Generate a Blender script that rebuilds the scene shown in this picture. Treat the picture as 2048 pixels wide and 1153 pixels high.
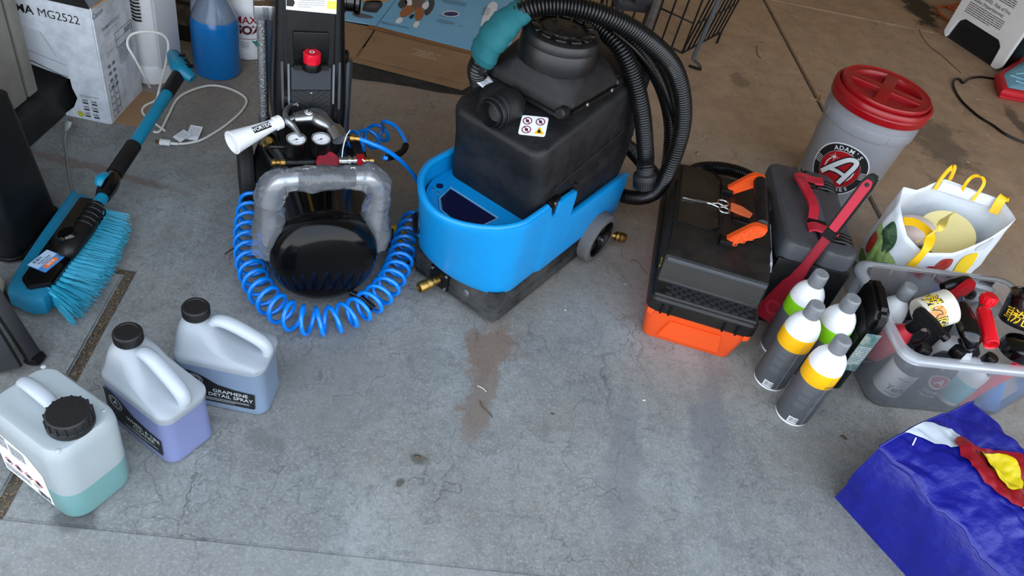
import bpy, bmesh, math, random
from mathutils import Vector, Matrix, Euler, noise
random.seed(7)
for o in list(bpy.data.objects): bpy.data.objects.remove(o, do_unlink=True)
SC = bpy.context.scene
COL = SC.collection
PI = math.pi

# ---------------------------------------------------------------- camera, sky, exposure
FPX, CX, CY, CAMH = 1560.0, 1024.0, 576.5, 1.45
CAM_R = Vector((0.96612753, 0.17441976, 0.19019817))      # camera right / down / forward in world axes
CAM_D = Vector((0.25806510, -0.65298148, -0.71205168))
CAM_F = Vector((0.0, 0.73701624, -0.67587504))
cam = bpy.data.objects.new('camera', bpy.data.cameras.new('camera'))
COL.objects.link(cam)
m3 = Matrix((CAM_R, -CAM_D, -CAM_F)).transposed()
cam.matrix_world = Matrix.Translation((0, 0, CAMH)) @ m3.to_4x4()
cam.data.sensor_width = 36.0
cam.data.lens = FPX / 2048 * 36.0
cam.data.clip_start = 0.05
SC.camera = cam
SC.view_settings.view_transform = 'Standard'
SC.view_settings.look = 'None'
SC.view_settings.gamma = 1.0
SC.view_settings.exposure = 1.92
SC.view_settings.use_curve_mapping = False

world = bpy.data.worlds.new('sky'); SC.world = world
world.use_nodes = True
wn = world.node_tree.nodes; wl = world.node_tree.links
wbg = wn['Background']
wtc = wn.new('ShaderNodeTexCoord'); wsep = wn.new('ShaderNodeSeparateXYZ')
wr = wn.new('ShaderNodeValToRGB')
wr.color_ramp.elements[0].position = 0.0; wr.color_ramp.elements[0].color = (0.90, 0.91, 0.92, 1)
wr.color_ramp.elements[1].position = 0.7; wr.color_ramp.elements[1].color = (0.60, 0.72, 0.88, 1)
wl.new(wtc.outputs['Generated'], wsep.inputs[0]); wl.new(wsep.outputs['Z'], wr.inputs[0])
wl.new(wr.outputs[0], wbg.inputs['Color'])
wbg.inputs['Strength'].default_value = 1.05


def W(u, v, z=0.0):
    """world point at height z that the photograph shows at (u, v)"""
    d = CAM_R * ((u - CX) / FPX) + CAM_D * ((v - CY) / FPX) + CAM_F
    t = (z - CAMH) / d.z
    return Vector((d.x * t, d.y * t, z))

# ---------------------------------------------------------------- materials
def lin(c):
    return tuple(((x / 255) / 12.92 if x / 255 <= 0.04045 else ((x / 255 + 0.055) / 1.055) ** 2.4) for x in c)

MATS = {}
def mat(name, rgb, rough=0.5, metal=0.0, dirt=None, bump=None, spec=0.5, coat=0.0, aniso=None, emit=None):
    """dirt = (rgb, amount, scale); bump = (scale, strength)"""
    if name in MATS: return MATS[name]
    m = bpy.data.materials.new(name); m.use_nodes = True
    nt = m.node_tree; b = nt.nodes['Principled BSDF']
    c = (*lin(rgb), 1)
    b.inputs['Base Color'].default_value = c
    b.inputs['Roughness'].default_value = rough
    b.inputs['Metallic'].default_value = metal
    b.inputs['Specular IOR Level'].default_value = spec
    if coat: b.inputs['Coat Weight'].default_value = coat; b.inputs['Coat Roughness'].default_value = 0.15
    tc = nt.nodes.new('ShaderNodeTexCoord')
    if dirt:
        n = nt.nodes.new('ShaderNodeTexNoise'); n.inputs['Scale'].default_value = dirt[2]; n.inputs['Detail'].default_value = 8
        n.inputs['Roughness'].default_value = 0.68
        r = nt.nodes.new('ShaderNodeValToRGB'); r.color_ramp.elements[0].position = 0.42; r.color_ramp.elements[1].position = 0.75
        mx = nt.nodes.new('ShaderNodeMix'); mx.data_type = 'RGBA'
        mm = nt.nodes.new('ShaderNodeMath'); mm.operation = 'MULTIPLY'; mm.inputs[1].default_value = dirt[1]
        nt.links.new(tc.outputs['Object'], n.inputs['Vector']); nt.links.new(n.outputs['Fac'], r.inputs[0])
        nt.links.new(r.outputs[0], mm.inputs[0]); nt.links.new(mm.outputs[0], mx.inputs[0])
        mx.inputs[6].default_value = c; mx.inputs[7].default_value = (*lin(dirt[0]), 1)
        nt.links.new(mx.outputs[2], b.inputs['Base Color'])
        ra = nt.nodes.new('ShaderNodeMath'); ra.operation = 'MULTIPLY_ADD'; ra.inputs[1].default_value = 0.35; ra.inputs[2].default_value = rough
        nt.links.new(mm.outputs[0], ra.inputs[0]); nt.links.new(ra.outputs[0], b.inputs['Roughness'])
    if bump:
        n2 = nt.nodes.new('ShaderNodeTexNoise'); n2.inputs['Scale'].default_value = bump[0]; n2.inputs['Detail'].default_value = 5
        bp = nt.nodes.new('ShaderNodeBump'); bp.inputs['Strength'].default_value = bump[1]; bp.inputs['Distance'].default_value = 0.004
        nt.links.new(tc.outputs['Object'], n2.inputs['Vector']); nt.links.new(n2.outputs['Fac'], bp.inputs['Height'])
        nt.links.new(bp.outputs[0], b.inputs['Normal'])
    MATS[name] = m
    return m

def clear(name, rgb, alpha, rough=0.25, trans=0.4, bump=None, spec=0.5):
    """see-through plastic: alpha = how milky it is, trans = part of it that scatters light through"""
    if name in MATS: return MATS[name]
    m = bpy.data.materials.new(name); m.use_nodes = True
    nt = m.node_tree; nt.nodes.clear()
    out = nt.nodes.new('ShaderNodeOutputMaterial')
    b = nt.nodes.new('ShaderNodeBsdfPrincipled')
    b.inputs['Base Color'].default_value = (*lin(rgb), 1); b.inputs['Roughness'].default_value = rough
    b.inputs['Specular IOR Level'].default_value = spec
    tl = nt.nodes.new('ShaderNodeBsdfTranslucent'); tl.inputs[0].default_value = (*lin(rgb), 1)
    tp = nt.nodes.new('ShaderNodeBsdfTransparent')
    a = nt.nodes.new('ShaderNodeMixShader'); a.inputs[0].default_value = trans
    c = nt.nodes.new('ShaderNodeMixShader'); c.inputs[0].default_value = alpha
    lw = nt.nodes.new('ShaderNodeFresnel'); lw.inputs[0].default_value = 1.45
    gl = nt.nodes.new('ShaderNodeBsdfGlossy'); gl.inputs['Roughness'].default_value = rough
    d = nt.nodes.new('ShaderNodeMixShader')
    L = nt.links.new
    L(b.outputs[0], a.inputs[1]); L(tl.outputs[0], a.inputs[2]); L(tp.outputs[0], c.inputs[1]); L(a.outputs[0], c.inputs[2])
    L(lw.outputs[0], d.inputs[0]); L(c.outputs[0], d.inputs[1]); L(gl.outputs[0], d.inputs[2]); L(d.outputs[0], out.inputs[0])
    if bump:
        tc = nt.nodes.new('ShaderNodeTexCoord')
        n2 = nt.nodes.new('ShaderNodeTexNoise'); n2.inputs['Scale'].default_value = bump[0]; n2.inputs['Detail'].default_value = 4
        n2.inputs['Distortion'].default_value = 1.2
        bp = nt.nodes.new('ShaderNodeBump'); bp.inputs['Strength'].default_value = bump[1]; bp.inputs['Distance'].default_value = 0.006
        L(tc.outputs['Object'], n2.inputs['Vector']); L(n2.outputs['Fac'], bp.inputs['Height'])
        for n in (b, tl, gl, lw): L(bp.outputs[0], n.inputs['Normal'])
    MATS[name] = m
    return m

BLACK = mat('black_plastic', (13, 13, 15), 0.42, spec=.35, dirt=((42, 42, 44), 0.3, 14), bump=(260, 0.10))
BLACKG = mat('black_gloss', (7, 7, 8), 0.16, coat=0.2, dirt=((30, 30, 32), 0.12, 9))
BLACKS = mat('black_satin', (10, 10, 11), 0.32, spec=.35)
DGREY = mat('dark_grey_plastic', (44, 47, 53), 0.45, dirt=((72, 70, 68), 0.4, 10), bump=(200, 0.08))
TEAL = mat('teal_plastic', (4, 124, 158), 0.35, dirt=((10, 80, 104), 0.3, 18))
HOSEB = mat('blue_hose', (0, 128, 232), 0.22, coat=0.3)
CHROME = mat('chrome', (200, 202, 205), 0.22, 1.0, dirt=((120, 120, 120), 0.4, 30))
STEEL = mat('steel', (150, 154, 158), 0.38, 1.0, dirt=((90, 92, 95), 0.5, 20))
BRASS = mat('brass', (176, 142, 78), 0.33, 1.0, dirt=((90, 70, 40), 0.5, 40))
RED = mat('red_plastic', (164, 8, 24), 0.33, dirt=((120, 12, 24), 0.4, 12))
WHITE = mat('white_plastic', (232, 234, 236), 0.4, dirt=((190, 188, 182), 0.3, 8))
PAPERW = mat('white_paper', (228, 230, 234), 0.7)
INK = mat('black_ink', (22, 22, 24), 0.6)
INKG = mat('grey_ink', (110, 112, 116), 0.6)
YEL = mat('yellow_print', (248, 190, 20), 0.5)
REDINK = mat('red_print', (176, 28, 40), 0.5)
WPRINT = mat('white_print', (232, 234, 236), 0.5)
CARD = mat('brown_cardboard', (148, 116, 84), 0.85, dirt=((122, 92, 64), 0.6, 7), bump=(60, 0.15))

# ---------------------------------------------------------------- mesh helpers
def I4(): return Matrix.Identity(4)
def T(x, y, z): return Matrix.Translation((x, y, z))
def RZ(a): return Matrix.Rotation(math.radians(a), 4, 'Z')
def RX(a): return Matrix.Rotation(math.radians(a), 4, 'X')
def RY(a): return Matrix.Rotation(math.radians(a), 4, 'Y')
def frame(o, x, y):
    x = Vector(x).normalized(); y = Vector(y); z = x.cross(y).normalized(); y = z.cross(x)
    return Matrix.Translation(Vector(o)) @ Matrix((x, y, z)).transposed().to_4x4()
def axis(p, d, up=(0, 0, 1)):
    """matrix whose local z runs along d"""
    d = Vector(d).normalized(); u = Vector(up)
    if abs(d.dot(u)) > 0.98: u = Vector((0, 1, 0))
    x = u.cross(d).normalized(); y = d.cross(x)
    return Matrix.Translation(Vector(p)) @ Matrix((x, y, d)).transposed().to_4x4()

def B(): return bmesh.new()
def loft(bm, rings, cap0=True, cap1=True, M=None, wrap=True, loop=False):
    vs = [[bm.verts.new((M @ Vector(p)) if M else Vector(p)) for p in r] for r in rings]
    n = len(vs[0]); k = len(vs)
    for i in range(k if loop else k - 1):
        a, b = vs[i], vs[(i + 1) % k]
        for j in range(n if wrap else n - 1):
            try: bm.faces.new((a[j], a[(j + 1) % n], b[(j + 1) % n], b[j]))
            except ValueError: pass
    if not loop and wrap:
        if cap0: bm.faces.new(list(reversed(vs[0])))
        if cap1: bm.faces.new(vs[-1])
    return vs
def rr(w, d, r, z=0.0, n=5, cx=0.0, cy=0.0):
    r = min(r, w / 2 - 1e-4, d / 2 - 1e-4); out = []
    for (sx, sy, a0) in ((1, 1, 0), (-1, 1, 90), (-1, -1, 180), (1, -1, 270)):
        for k in range(n + 1):
            a = math.radians(a0 + 90 * k / n)
            out.append((cx + sx * (w / 2 - r) + r * math.cos(a), cy + sy * (d / 2 - r) + r * math.sin(a), z))
    return out
def rbox(bm, w, d, h, r=0.01, e=0.003, M=None, top=1.0, n=5):
    """rounded-corner box from z=0 to h, softened top and bottom edges; top = scale of the top outline"""
    rings = [rr(w - 2 * e, d - 2 * e, max(r - e, .001), 0, n), rr(w - .6 * e, d - .6 * e, r, e * .3, n), rr(w, d, r, e, n)]
    w2, d2 = w * top, d * top
    rings += [rr(w2, d2, r, h - e, n), rr(w2 - .6 * e, d2 - .6 * e, r, h - e * .3, n), rr(w2 - 2 * e, d2 - 2 * e, max(r - e, .001), h, n)]
    loft(bm, rings, M=M)
def box(bm, sx, sy, sz, M=None, bev=0.0):
    g = bmesh.ops.create_cube(bm, size=1.0, matrix=(M or I4()) @ Matrix.Diagonal((sx, sy, sz, 1)))
    if bev:
        es = set(e for v in g['verts'] for e in v.link_edges)
        bmesh.ops.bevel(bm, geom=list(es), offset=bev, segments=2, affect='EDGES', profile=0.6)
def lathe(bm, prof, n=28, M=None, cap0=True, cap1=True, sx=1.0, sy=1.0):
    loft(bm, [[(r * sx * math.cos(2 * PI * k / n), r * sy * math.sin(2 * PI * k / n), z) for k in range(n)] for r, z in prof], cap0, cap1, M)
def prism(bm, pts, h, M=None, bev=0.0):
    a = [bm.verts.new((M or I4()) @ Vector((x, y, 0))) for x, y in pts]
    f = bm.faces.new(a)
    r = bmesh.ops.extrude_face_region(bm, geom=[f])
    vs = [v for v in r['geom'] if isinstance(v, bmesh.types.BMVert)]
    off = (M or I4()).to_3x3() @ Vector((0, 0, h))
    bmesh.ops.translate(bm, verts=vs, vec=off)
    if bev:
        es = [e for e in set(e for v in a + vs for e in v.link_edges)]
        bmesh.ops.bevel(bm, geom=es, offset=bev, segments=2, affect='EDGES')
def flat(bm, pts, M=None):
    bm.faces.new([bm.verts.new((M or I4()) @ Vector((p[0], p[1], p[2] if len(p) > 2 else 0))) for p in pts])
def spline(pts, per=8, closed=False):
    P = [Vector(p) for p in pts]; n = len(P); out = []
    segs = n if closed else n - 1
    for i in range(segs):
        p0 = P[(i - 1) % n] if (closed or i > 0) else P[0] * 2 - P[1]
        p1 = P[i]; p2 = P[(i + 1) % n]
        p3 = P[(i + 2) % n] if (closed or i + 2 < n) else p2 * 2 - p1
        for k in range(per):
            t = k / per
            out.append(0.5 * ((2 * p1) + (p2 - p0) * t + (2 * p0 - 5 * p1 + 4 * p2 - p3) * t * t + (3 * p1 - p0 - 3 * p2 + p3) * t ** 3))
    if not closed: out.append(P[-1])
    return out
def resample(pts, step):
    out = [pts[0]]; acc = 0.0
    for a, b in zip(pts, pts[1:]):
        d = (b - a).length
        if d < 1e-9: continue
        pos = step - acc
        while pos <= d:
            out.append(a.lerp(b, pos / d)); pos += step
        acc = d - (pos - step)
    return out
def tube(bm, pts, r, n=10, closed=False, caps=True, sx=1.0, sy=1.0, M=None, up=None):
    P = [Vector(p) for p in pts]; k = len(P)
    tang = []
    for i in range(k):
        a = P[(i - 1) % k] if (closed or i > 0) else P[0]
        b = P[(i + 1) % k] if (closed or i < k - 1) else P[-1]
        tang.append((b - a).normalized())
    nrm = Vector(up) if up else (Vector((0, 0, 1)) if abs(tang[0].z) < 0.9 else Vector((1, 0, 0)))
    rings = []
    for i in range(k):
        t = tang[i]; nrm = (nrm - t * nrm.dot(t))
        nrm = nrm.normalized() if nrm.length > 1e-6 else t.orthogonal().normalized()
        b = t.cross(nrm)
        rad = r(i / (k - 1)) if callable(r) else (r[i] if isinstance(r, (list, tuple)) else r)
        rings.append([P[i] + (nrm * math.cos(2 * PI * j / n) * sx + b * math.sin(2 * PI * j / n) * sy) * rad for j in range(n)])
    loft(bm, rings, caps and not closed, caps and not closed, M=M, loop=closed)
def strip(bm, pts, w, side, t=0.0015):
    """flat strap along pts; side = function(i) or vector giving the width direction"""
    P = [Vector(p) for p in pts]; rings = []
    for i, p in enumerate(P):
        s = Vector(side(i / (len(P) - 1)) if callable(side) else side).normalized()
        tg = (P[min(i + 1, len(P) - 1)] - P[max(i - 1, 0)]).normalized()
        s = (s - tg * s.dot(tg)).normalized(); nn = tg.cross(s)
        rings.append([p + s * w / 2 + nn * t / 2, p - s * w / 2 + nn * t / 2, p - s * w / 2 - nn * t / 2, p + s * w / 2 - nn * t / 2])
    loft(bm, rings)
def ell(bm, c, rx, ry, rz, n=16, m=10, M=None):
    prof = [(math.sin(PI * i / m), -math.cos(PI * i / m)) for i in range(1, m)]
    rings = [[(c[0] + rx * r * math.cos(2 * PI * k / n), c[1] + ry * r * math.sin(2 * PI * k / n), c[2] + rz * z) for k in range(n)] for r, z in prof]
    loft(bm, rings, M=M)
def dashes(bm, x0, x1, y0, dy, n, h, M, seed=1, ragged=True, word=True):
    """lines of small print: rows of thin dashes"""
    rnd = random.Random(seed)
    for i in range(n):
        y = y0 - dy * i; x = x0; e = x1 if (i < n - 1 or not ragged) else x0 + (x1 - x0) * rnd.uniform(.4, .8)
        while x < e:
            l = rnd.uniform(1.2, 4.5) * h if word else e - x
            flat(bm, [(x, y), (min(x + l, e), y), (min(x + l, e), y + h), (x, y + h)], M)
            x += l + h * .6

def obj(name, bm, m, parent=None, smooth=True, ang=38, normals=True):
    if normals: bmesh.ops.recalc_face_normals(bm, faces=bm.faces)
    lim = math.radians(ang)
    for f in bm.faces: f.smooth = smooth
    if smooth:
        for e in bm.edges:
            if len(e.link_faces) == 2 and e.calc_face_angle(0) > lim: e.smooth = False
    me = bpy.data.meshes.new(name); bm.to_mesh(me); bm.free()
    for mm in (m if isinstance(m, (list, tuple)) else [m]): me.materials.append(mm)
    o = bpy.data.objects.new(name, me); COL.objects.link(o)
    if parent: o.parent = parent
    return o
def tag(o, label, cat, group=None, kind=None):
    o['label'] = label; o['category'] = cat
    if group: o['group'] = group
    if kind: o['kind'] = kind
    return o
def thing(name, label, cat, loc=(0, 0, 0), rz=0.0, group=None, rot=None):
    o = bpy.data.objects.new(name, None); COL.objects.link(o); o.empty_display_size = 0.05
    o.location = loc; o.rotation_euler = rot if rot else (0, 0, math.radians(rz))
    return tag(o, label, cat, group)
def solo(name, bm, m, label, cat, group=None, **k):
    """a thing that is one mesh: its origin is moved to its base"""
    vs = [v.co.copy() for v in bm.verts]
    c = Vector((sum(v.x for v in vs) / len(vs), sum(v.y for v in vs) / len(vs), min(v.z for v in vs)))
    bmesh.ops.translate(bm, verts=bm.verts, vec=-c)
    o = obj(name, bm, m, **k); o.location = c
    return tag(o, label, cat, group)
def struct(name, bm, m, parent=None, **k):
    o = obj(name, bm, m, parent, **k)
    if not parent: o['kind'] = 'structure'
    return o
def solid(o, t, off=-1):
    md = o.modifiers.new('thickness', 'SOLIDIFY'); md.thickness = t; md.offset = off
def subd(o, l=2):
    md = o.modifiers.new('smooth', 'SUBSURF'); md.levels = l; md.render_levels = l

TCACHE = {}
def text_mesh(s, bold=0.0, spacing=1.0):
    key = (s, bold, spacing)
    if key not in TCACHE:
        cu = bpy.data.curves.new('txt', 'FONT'); cu.body = s; cu.size = 1.0; cu.align_x = 'CENTER'; cu.align_y = 'CENTER'
        cu.offset = bold; cu.space_character = spacing; cu.resolution_u = 3
        ob = bpy.data.objects.new('txt', cu); COL.objects.link(ob)
        dg = bpy.context.evaluated_depsgraph_get()
        me = bpy.data.meshes.new_from_object(ob.evaluated_get(dg))
        bpy.data.objects.remove(ob)
        TCACHE[key] = ([v.co.copy() for v in me.vertices], [tuple(p.vertices) for p in me.polygons])
        bpy.data.meshes.remove(me)
    return TCACHE[key]
def put_text(bm, s, size, M=None, fx=None, bold=0.0, xs=1.0, ital=0.0, spacing=1.0):
    """lettering; fx maps flat (x, y) to a point on a curved surface"""
    vs, fs = text_mesh(s, bold, spacing)
    nv = []
    for v in vs:
        x = v.x * size * xs + v.y * size * ital; y = v.y * size
        nv.append(bm.verts.new(fx(x, y) if fx else M @ Vector((x, y, 0))))
    for f in fs:
        try: bm.faces.new([nv[i] for i in f])
        except ValueError: pass
def cyl_fx(r, a0, z0, tilt=0.0, M=None, rt=None):
    """flat print wrapped on a cylinder of radius r (or rt(z)), centred on angle a0 (degrees) and height z0; tilt turns it"""
    ct, st = math.cos(math.radians(tilt)), math.sin(math.radians(tilt))
    def f(x, y):
        x2 = x * ct - y * st; y2 = x * st + y * ct
        R = rt(z0 + y2) if rt else r
        a = math.radians(a0) + x2 / R
        p = Vector((R * math.cos(a), R * math.sin(a), z0 + y2))
        return M @ p if M else p
    return f
def grid_patch(bm, fx, x0, x1, y0, y1, nx=12, ny=3):
    vs = [[bm.verts.new(fx(x0 + (x1 - x0) * i / nx, y0 + (y1 - y0) * j / ny)) for i in range(nx + 1)] for j in range(ny + 1)]
    for j in range(ny):
        for i in range(nx): bm.faces.new((vs[j][i], vs[j][i + 1], vs[j + 1][i + 1], vs[j + 1][i]))
def disc(bm, fx, cx, cy, rx, ry, n=28, rin=0.0):
    """disc or ring of print on a surface"""
    if rin == 0:
        c = bm.verts.new(fx(cx, cy)); ringm = [bm.verts.new(fx(cx + rx * .5 * math.cos(2 * PI * k / n), cy + ry * .5 * math.sin(2 * PI * k / n))) for k in range(n)]
        ring = [bm.verts.new(fx(cx + rx * math.cos(2 * PI * k / n), cy + ry * math.sin(2 * PI * k / n))) for k in range(n)]
        for k in range(n):
            bm.faces.new((c, ringm[k], ringm[(k + 1) % n])); bm.faces.new((ringm[k], ring[k], ring[(k + 1) % n], ringm[(k + 1) % n]))
    else:
        a = [bm.verts.new(fx(cx + rx * math.cos(2 * PI * k / n), cy + ry * math.sin(2 * PI * k / n))) for k in range(n)]
        b = [bm.verts.new(fx(cx + rx * rin * math.cos(2 * PI * k / n), cy + ry * rin * math.sin(2 * PI * k / n))) for k in range(n)]
        for k in range(n): bm.faces.new((a[k], a[(k + 1) % n], b[(k + 1) % n], b[k]))
def plane_fx(M, dz=0.0):
    return lambda x, y: M @ Vector((x, y, dz))
def vnoise(p, s, seed=0.0):
    return noise.noise(Vector((p[0] * s + seed, p[1] * s - seed, p[2] * s + 2 * seed)))

# ---------------------------------------------------------------- the garage
GA = math.radians(9.5)
ga = Vector((math.cos(GA), math.sin(GA), 0)); gd = Vector((-math.sin(GA), math.cos(GA), 0))
def GS(s, t, z=0.0): return ga * s + gd * t + Vector((0, 0, z))

def concrete(name, apron=False):
    m = bpy.data.materials.new(name); m.use_nodes = True
    nt = m.node_tree; b = nt.nodes['Principled BSDF']; L = nt.links.new
    N = nt.nodes.new
    tc = N('ShaderNodeTexCoord')
    mp = N('ShaderNodeMapping'); mp.inputs['Rotation'].default_value = (0, 0, -GA)
    L(tc.outputs['Object'], mp.inputs['Vector'])
    V = mp.outputs[0]
    def nz(scale, detail=6, rough=0.6, vec=V, dist=0.0):
        n = N('ShaderNodeTexNoise'); n.inputs['Scale'].default_value = scale; n.inputs['Detail'].default_value = detail
        n.inputs['Roughness'].default_value = rough; n.inputs['Distortion'].default_value = dist; L(vec, n.inputs['Vector']); return n.outputs['Fac']
    def ramp(f, a, b_, c0=(0, 0, 0, 1), c1=(1, 1, 1, 1)):
        r = N('ShaderNodeValToRGB'); r.color_ramp.elements[0].position = a; r.color_ramp.elements[1].position = b_
        r.color_ramp.elements[0].color = c0; r.color_ramp.elements[1].color = c1; L(f, r.inputs[0]); return r.outputs[0]
    def mix(f, a, c, mode='MIX'):
        x = N('ShaderNodeMix'); x.data_type = 'RGBA'; x.blend_type = mode
        if isinstance(f, float): x.inputs[0].default_value = f
        else: L(f, x.inputs[0])
        for i, q in ((6, a), (7, c)):
            if isinstance(q, tuple): x.inputs[i].default_value = (*lin(q), 1)
            else: L(q, x.inputs[i])
        return x.outputs[2]
    def mul(a, k):
        x = N('ShaderNodeMath'); x.operation = 'MULTIPLY'
        for i, q in ((0, a), (1, k)):
            if isinstance(q, float): x.inputs[i].default_value = q
            else: L(q, x.inputs[i])
        return x.outputs[0]
    base = mix(ramp(nz(2.2, 6), 0.35, 0.68), (116, 116, 112), (146, 152, 152))
    # long soft streaks running into the garage
    sm = N('ShaderNodeMapping'); sm.inputs['Scale'].default_value = (5.0, 0.45, 1); L(V, sm.inputs['Vector'])
    base = mix(mul(ramp(nz(1.3, 4, 0.55, sm.outputs[0]), 0.42, 0.7), 0.5), base, (100, 102, 104))
    # brown dust patches, mostly inside
    base = mix(mul(ramp(nz(0.9, 5, 0.6), 0.45, 0.72), 0.5), base, (124, 108, 90))
    base = mix(mul(ramp(nz(6.5, 10, 0.8, dist=0.8), 0.48, 0.64), 0.55), base, (94, 95, 95))
    base = mix(mul(ramp(nz(42, 8, 0.8), 0.48, 0.68), 0.6), base, (84, 85, 85))
    base = mix(mul(ramp(nz(150, 5, 0.7), 0.5, 0.7), 0.45), base, (170, 174, 176))
    # tan dust with warm indoor light painted in at the back, patchy towards the door
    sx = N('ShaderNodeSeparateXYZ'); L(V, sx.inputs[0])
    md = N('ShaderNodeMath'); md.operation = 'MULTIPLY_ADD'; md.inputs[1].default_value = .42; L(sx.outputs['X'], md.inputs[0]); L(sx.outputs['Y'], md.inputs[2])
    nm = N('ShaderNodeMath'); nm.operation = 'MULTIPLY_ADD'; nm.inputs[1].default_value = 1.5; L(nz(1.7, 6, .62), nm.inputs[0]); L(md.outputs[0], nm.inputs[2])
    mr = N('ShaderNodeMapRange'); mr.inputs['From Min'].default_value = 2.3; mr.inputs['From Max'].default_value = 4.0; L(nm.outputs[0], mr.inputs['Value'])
    dust_glow = mix(ramp(nz(9, 8, .7), .35, .7), (188, 156, 124), (158, 130, 102))
    base = mix(mul(mr.outputs[0], .85), base, dust_glow)
    # blotches of their own shape: (x, y, rx, ry, colour, strength) in world metres
    for (x, y, rx, ry, col, st) in STAINS:
        mm = N('ShaderNodeMapping'); mm.vector_type = 'TEXTURE'
        mm.inputs['Location'].default_value = (x, y, 0); mm.inputs['Scale'].default_value = (rx, ry, 1)
        ad = N('ShaderNodeVectorMath'); ad.operation = 'MULTIPLY_ADD'
        nn = N('ShaderNodeTexNoise'); nn.inputs['Scale'].default_value = 12; nn.inputs['Detail'].default_value = 9; nn.inputs['Roughness'].default_value = .68; L(tc.outputs['Object'], nn.inputs['Vector'])
        ad.inputs[1].default_value = (min(rx, ry) * 3.2,) * 3; L(nn.outputs['Color'], ad.inputs[0])
        sb = N('ShaderNodeVectorMath'); sb.operation = 'SUBTRACT'; L(tc.outputs['Object'], ad.inputs[2])
        sb.inputs[1].default_value = (min(rx, ry) * 1.6,) * 3; L(ad.outputs[0], sb.inputs[0]); L(sb.outputs[0], mm.inputs['Vector'])
        gr = N('ShaderNodeTexGradient'); gr.gradient_type = 'SPHERICAL'; L(mm.outputs[0], gr.inputs['Vector'])
        base = mix(mul(ramp(gr.outputs['Fac'], 0.08, 0.45), st), base, col)
    # hairline crazing
    cm = N('ShaderNodeMapping'); cm.inputs['Scale'].default_value = (1.6, 0.8, 1); L(V, cm.inputs['Vector'])
    dn = N('ShaderNodeTexNoise'); dn.inputs['Scale'].default_value = 7; dn.inputs['Detail'].default_value = 6; L(V, dn.inputs['Vector'])
    dm = N('ShaderNodeVectorMath'); dm.operation = 'MULTIPLY_ADD'; dm.inputs[1].default_value = (0.35, 0.35, 0); L(dn.outputs['Color'], dm.inputs[0]); L(cm.outputs[0], dm.inputs[2])
    vo = N('ShaderNodeTexVoronoi'); vo.feature = 'DISTANCE_TO_EDGE'; vo.inputs['Scale'].default_value = 5.5; L(dm.outputs[0], vo.inputs['Vector'])
    ck = ramp(vo.outputs['Distance'], 0.0, 0.012, (1, 1, 1, 1), (0, 0, 0, 1))
    ck = mul(mul(ck, ramp(nz(3.1, 3), 0.45, 0.58)), 0.5)
    base = mix(ck, base, (58, 58, 58))
    vo2 = N('ShaderNodeTexVoronoi'); vo2.feature = 'DISTANCE_TO_EDGE'; vo2.inputs['Scale'].default_value = 24; L(dm.outputs[0], vo2.inputs['Vector'])
    ck2 = mul(mul(ramp(vo2.outputs['Distance'], 0.0, 0.03, (1, 1, 1, 1), (0, 0, 0, 1)), ramp(nz(4.3, 4), 0.45, 0.58)), 0.5)
    base = mix(ck2, base, (66, 66, 66))
    if apron: base = mix(0.16, base, (150, 150, 148))
    L(base, b.inputs['Base Color'])
    b.inputs['Roughness'].default_value = 0.72
    b.inputs['Specular IOR Level'].default_value = 0.35
    bp = N('ShaderNodeBump'); bp.inputs['Strength'].default_value = 0.25; bp.inputs['Distance'].default_value = 0.003
    L(nz(55, 8, 0.7), bp.inputs['Height'])
    bp2 = N('ShaderNodeBump'); bp2.inputs['Strength'].default_value = 0.5; bp2.inputs['Distance'].default_value = 0.002; bp2.invert = True
    L(ck, bp2.inputs['Height']); L(bp.outputs[0], bp2.inputs['Normal']); L(bp2.outputs[0], b.inputs['Normal'])
    return m
def ST(u, v, ru, rv, col, st):
    p = W(u, v); return (p.x, p.y, ru, rv, col, st)
STAINS = [ST(985, 700, .09, .14, (112, 92, 78), .8), ST(960, 800, .05, .16, (110, 94, 82), .7), ST(1838, 15, .12, .42, (44, 40, 36), .95),
          ST(1090, 860, .02, .03, (104, 100, 90), .4), ST(840, 915, .022, .018, (78, 76, 66), .8), ST(800, 965, .012, .016, (70, 66, 58), .8),
          ST(530, 880, .05, .035, (92, 92, 90), .5), ST(160, 330, .4, .02, (104, 74, 62), .5), ST(2035, 245, .04, .22, (64, 62, 58), .7),
          ST(1880, 290, .16, .28, (84, 78, 70), .6), ST(150, 1040, .06, .03, (60, 60, 60), .7), ST(1480, 160, .05, .1, (82, 74, 64), .5), ST(640, 760, .25, .2, (112, 112, 110), .4), ST(1250, 900, .05, .3, (104, 106, 110), .45), ST(1420, 860, .06, .3, (100, 102, 108), .45)]
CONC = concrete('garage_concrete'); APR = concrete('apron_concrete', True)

bm = B()
flat(bm, [GS(-4.2, -7, -.008), GS(6.4, -7, -.008), GS(6.4, 8.2, -.008), GS(-4.2, 8.2, -.008)])
floor = struct('floor', bm, mat('joint_dirt', (88, 78, 66), 0.95, dirt=((50, 44, 36), 0.8, 30), bump=(90, 0.8)))
def slab(pts, m, z=0.0):
    bm = B(); prism(bm, [(GS(*p).x, GS(*p).y) for p in pts], 0.05, T(0, 0, z - 0.05))
    es = [e for e in bm.edges if all(abs(v.co.z - z) < 1e-5 for v in e.verts)]
    bmesh.ops.bevel(bm, geom=es, offset=0.004, segments=2, affect='EDGES')
    return obj('slab', bm, m, floor)
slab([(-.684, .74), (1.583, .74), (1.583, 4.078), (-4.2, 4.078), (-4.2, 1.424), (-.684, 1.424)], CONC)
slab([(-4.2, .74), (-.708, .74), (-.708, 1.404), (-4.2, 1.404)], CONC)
slab([(1.597, .74), (6.4, .74), (6.4, 4.078), (1.597, 4.078)], CONC)
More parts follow.
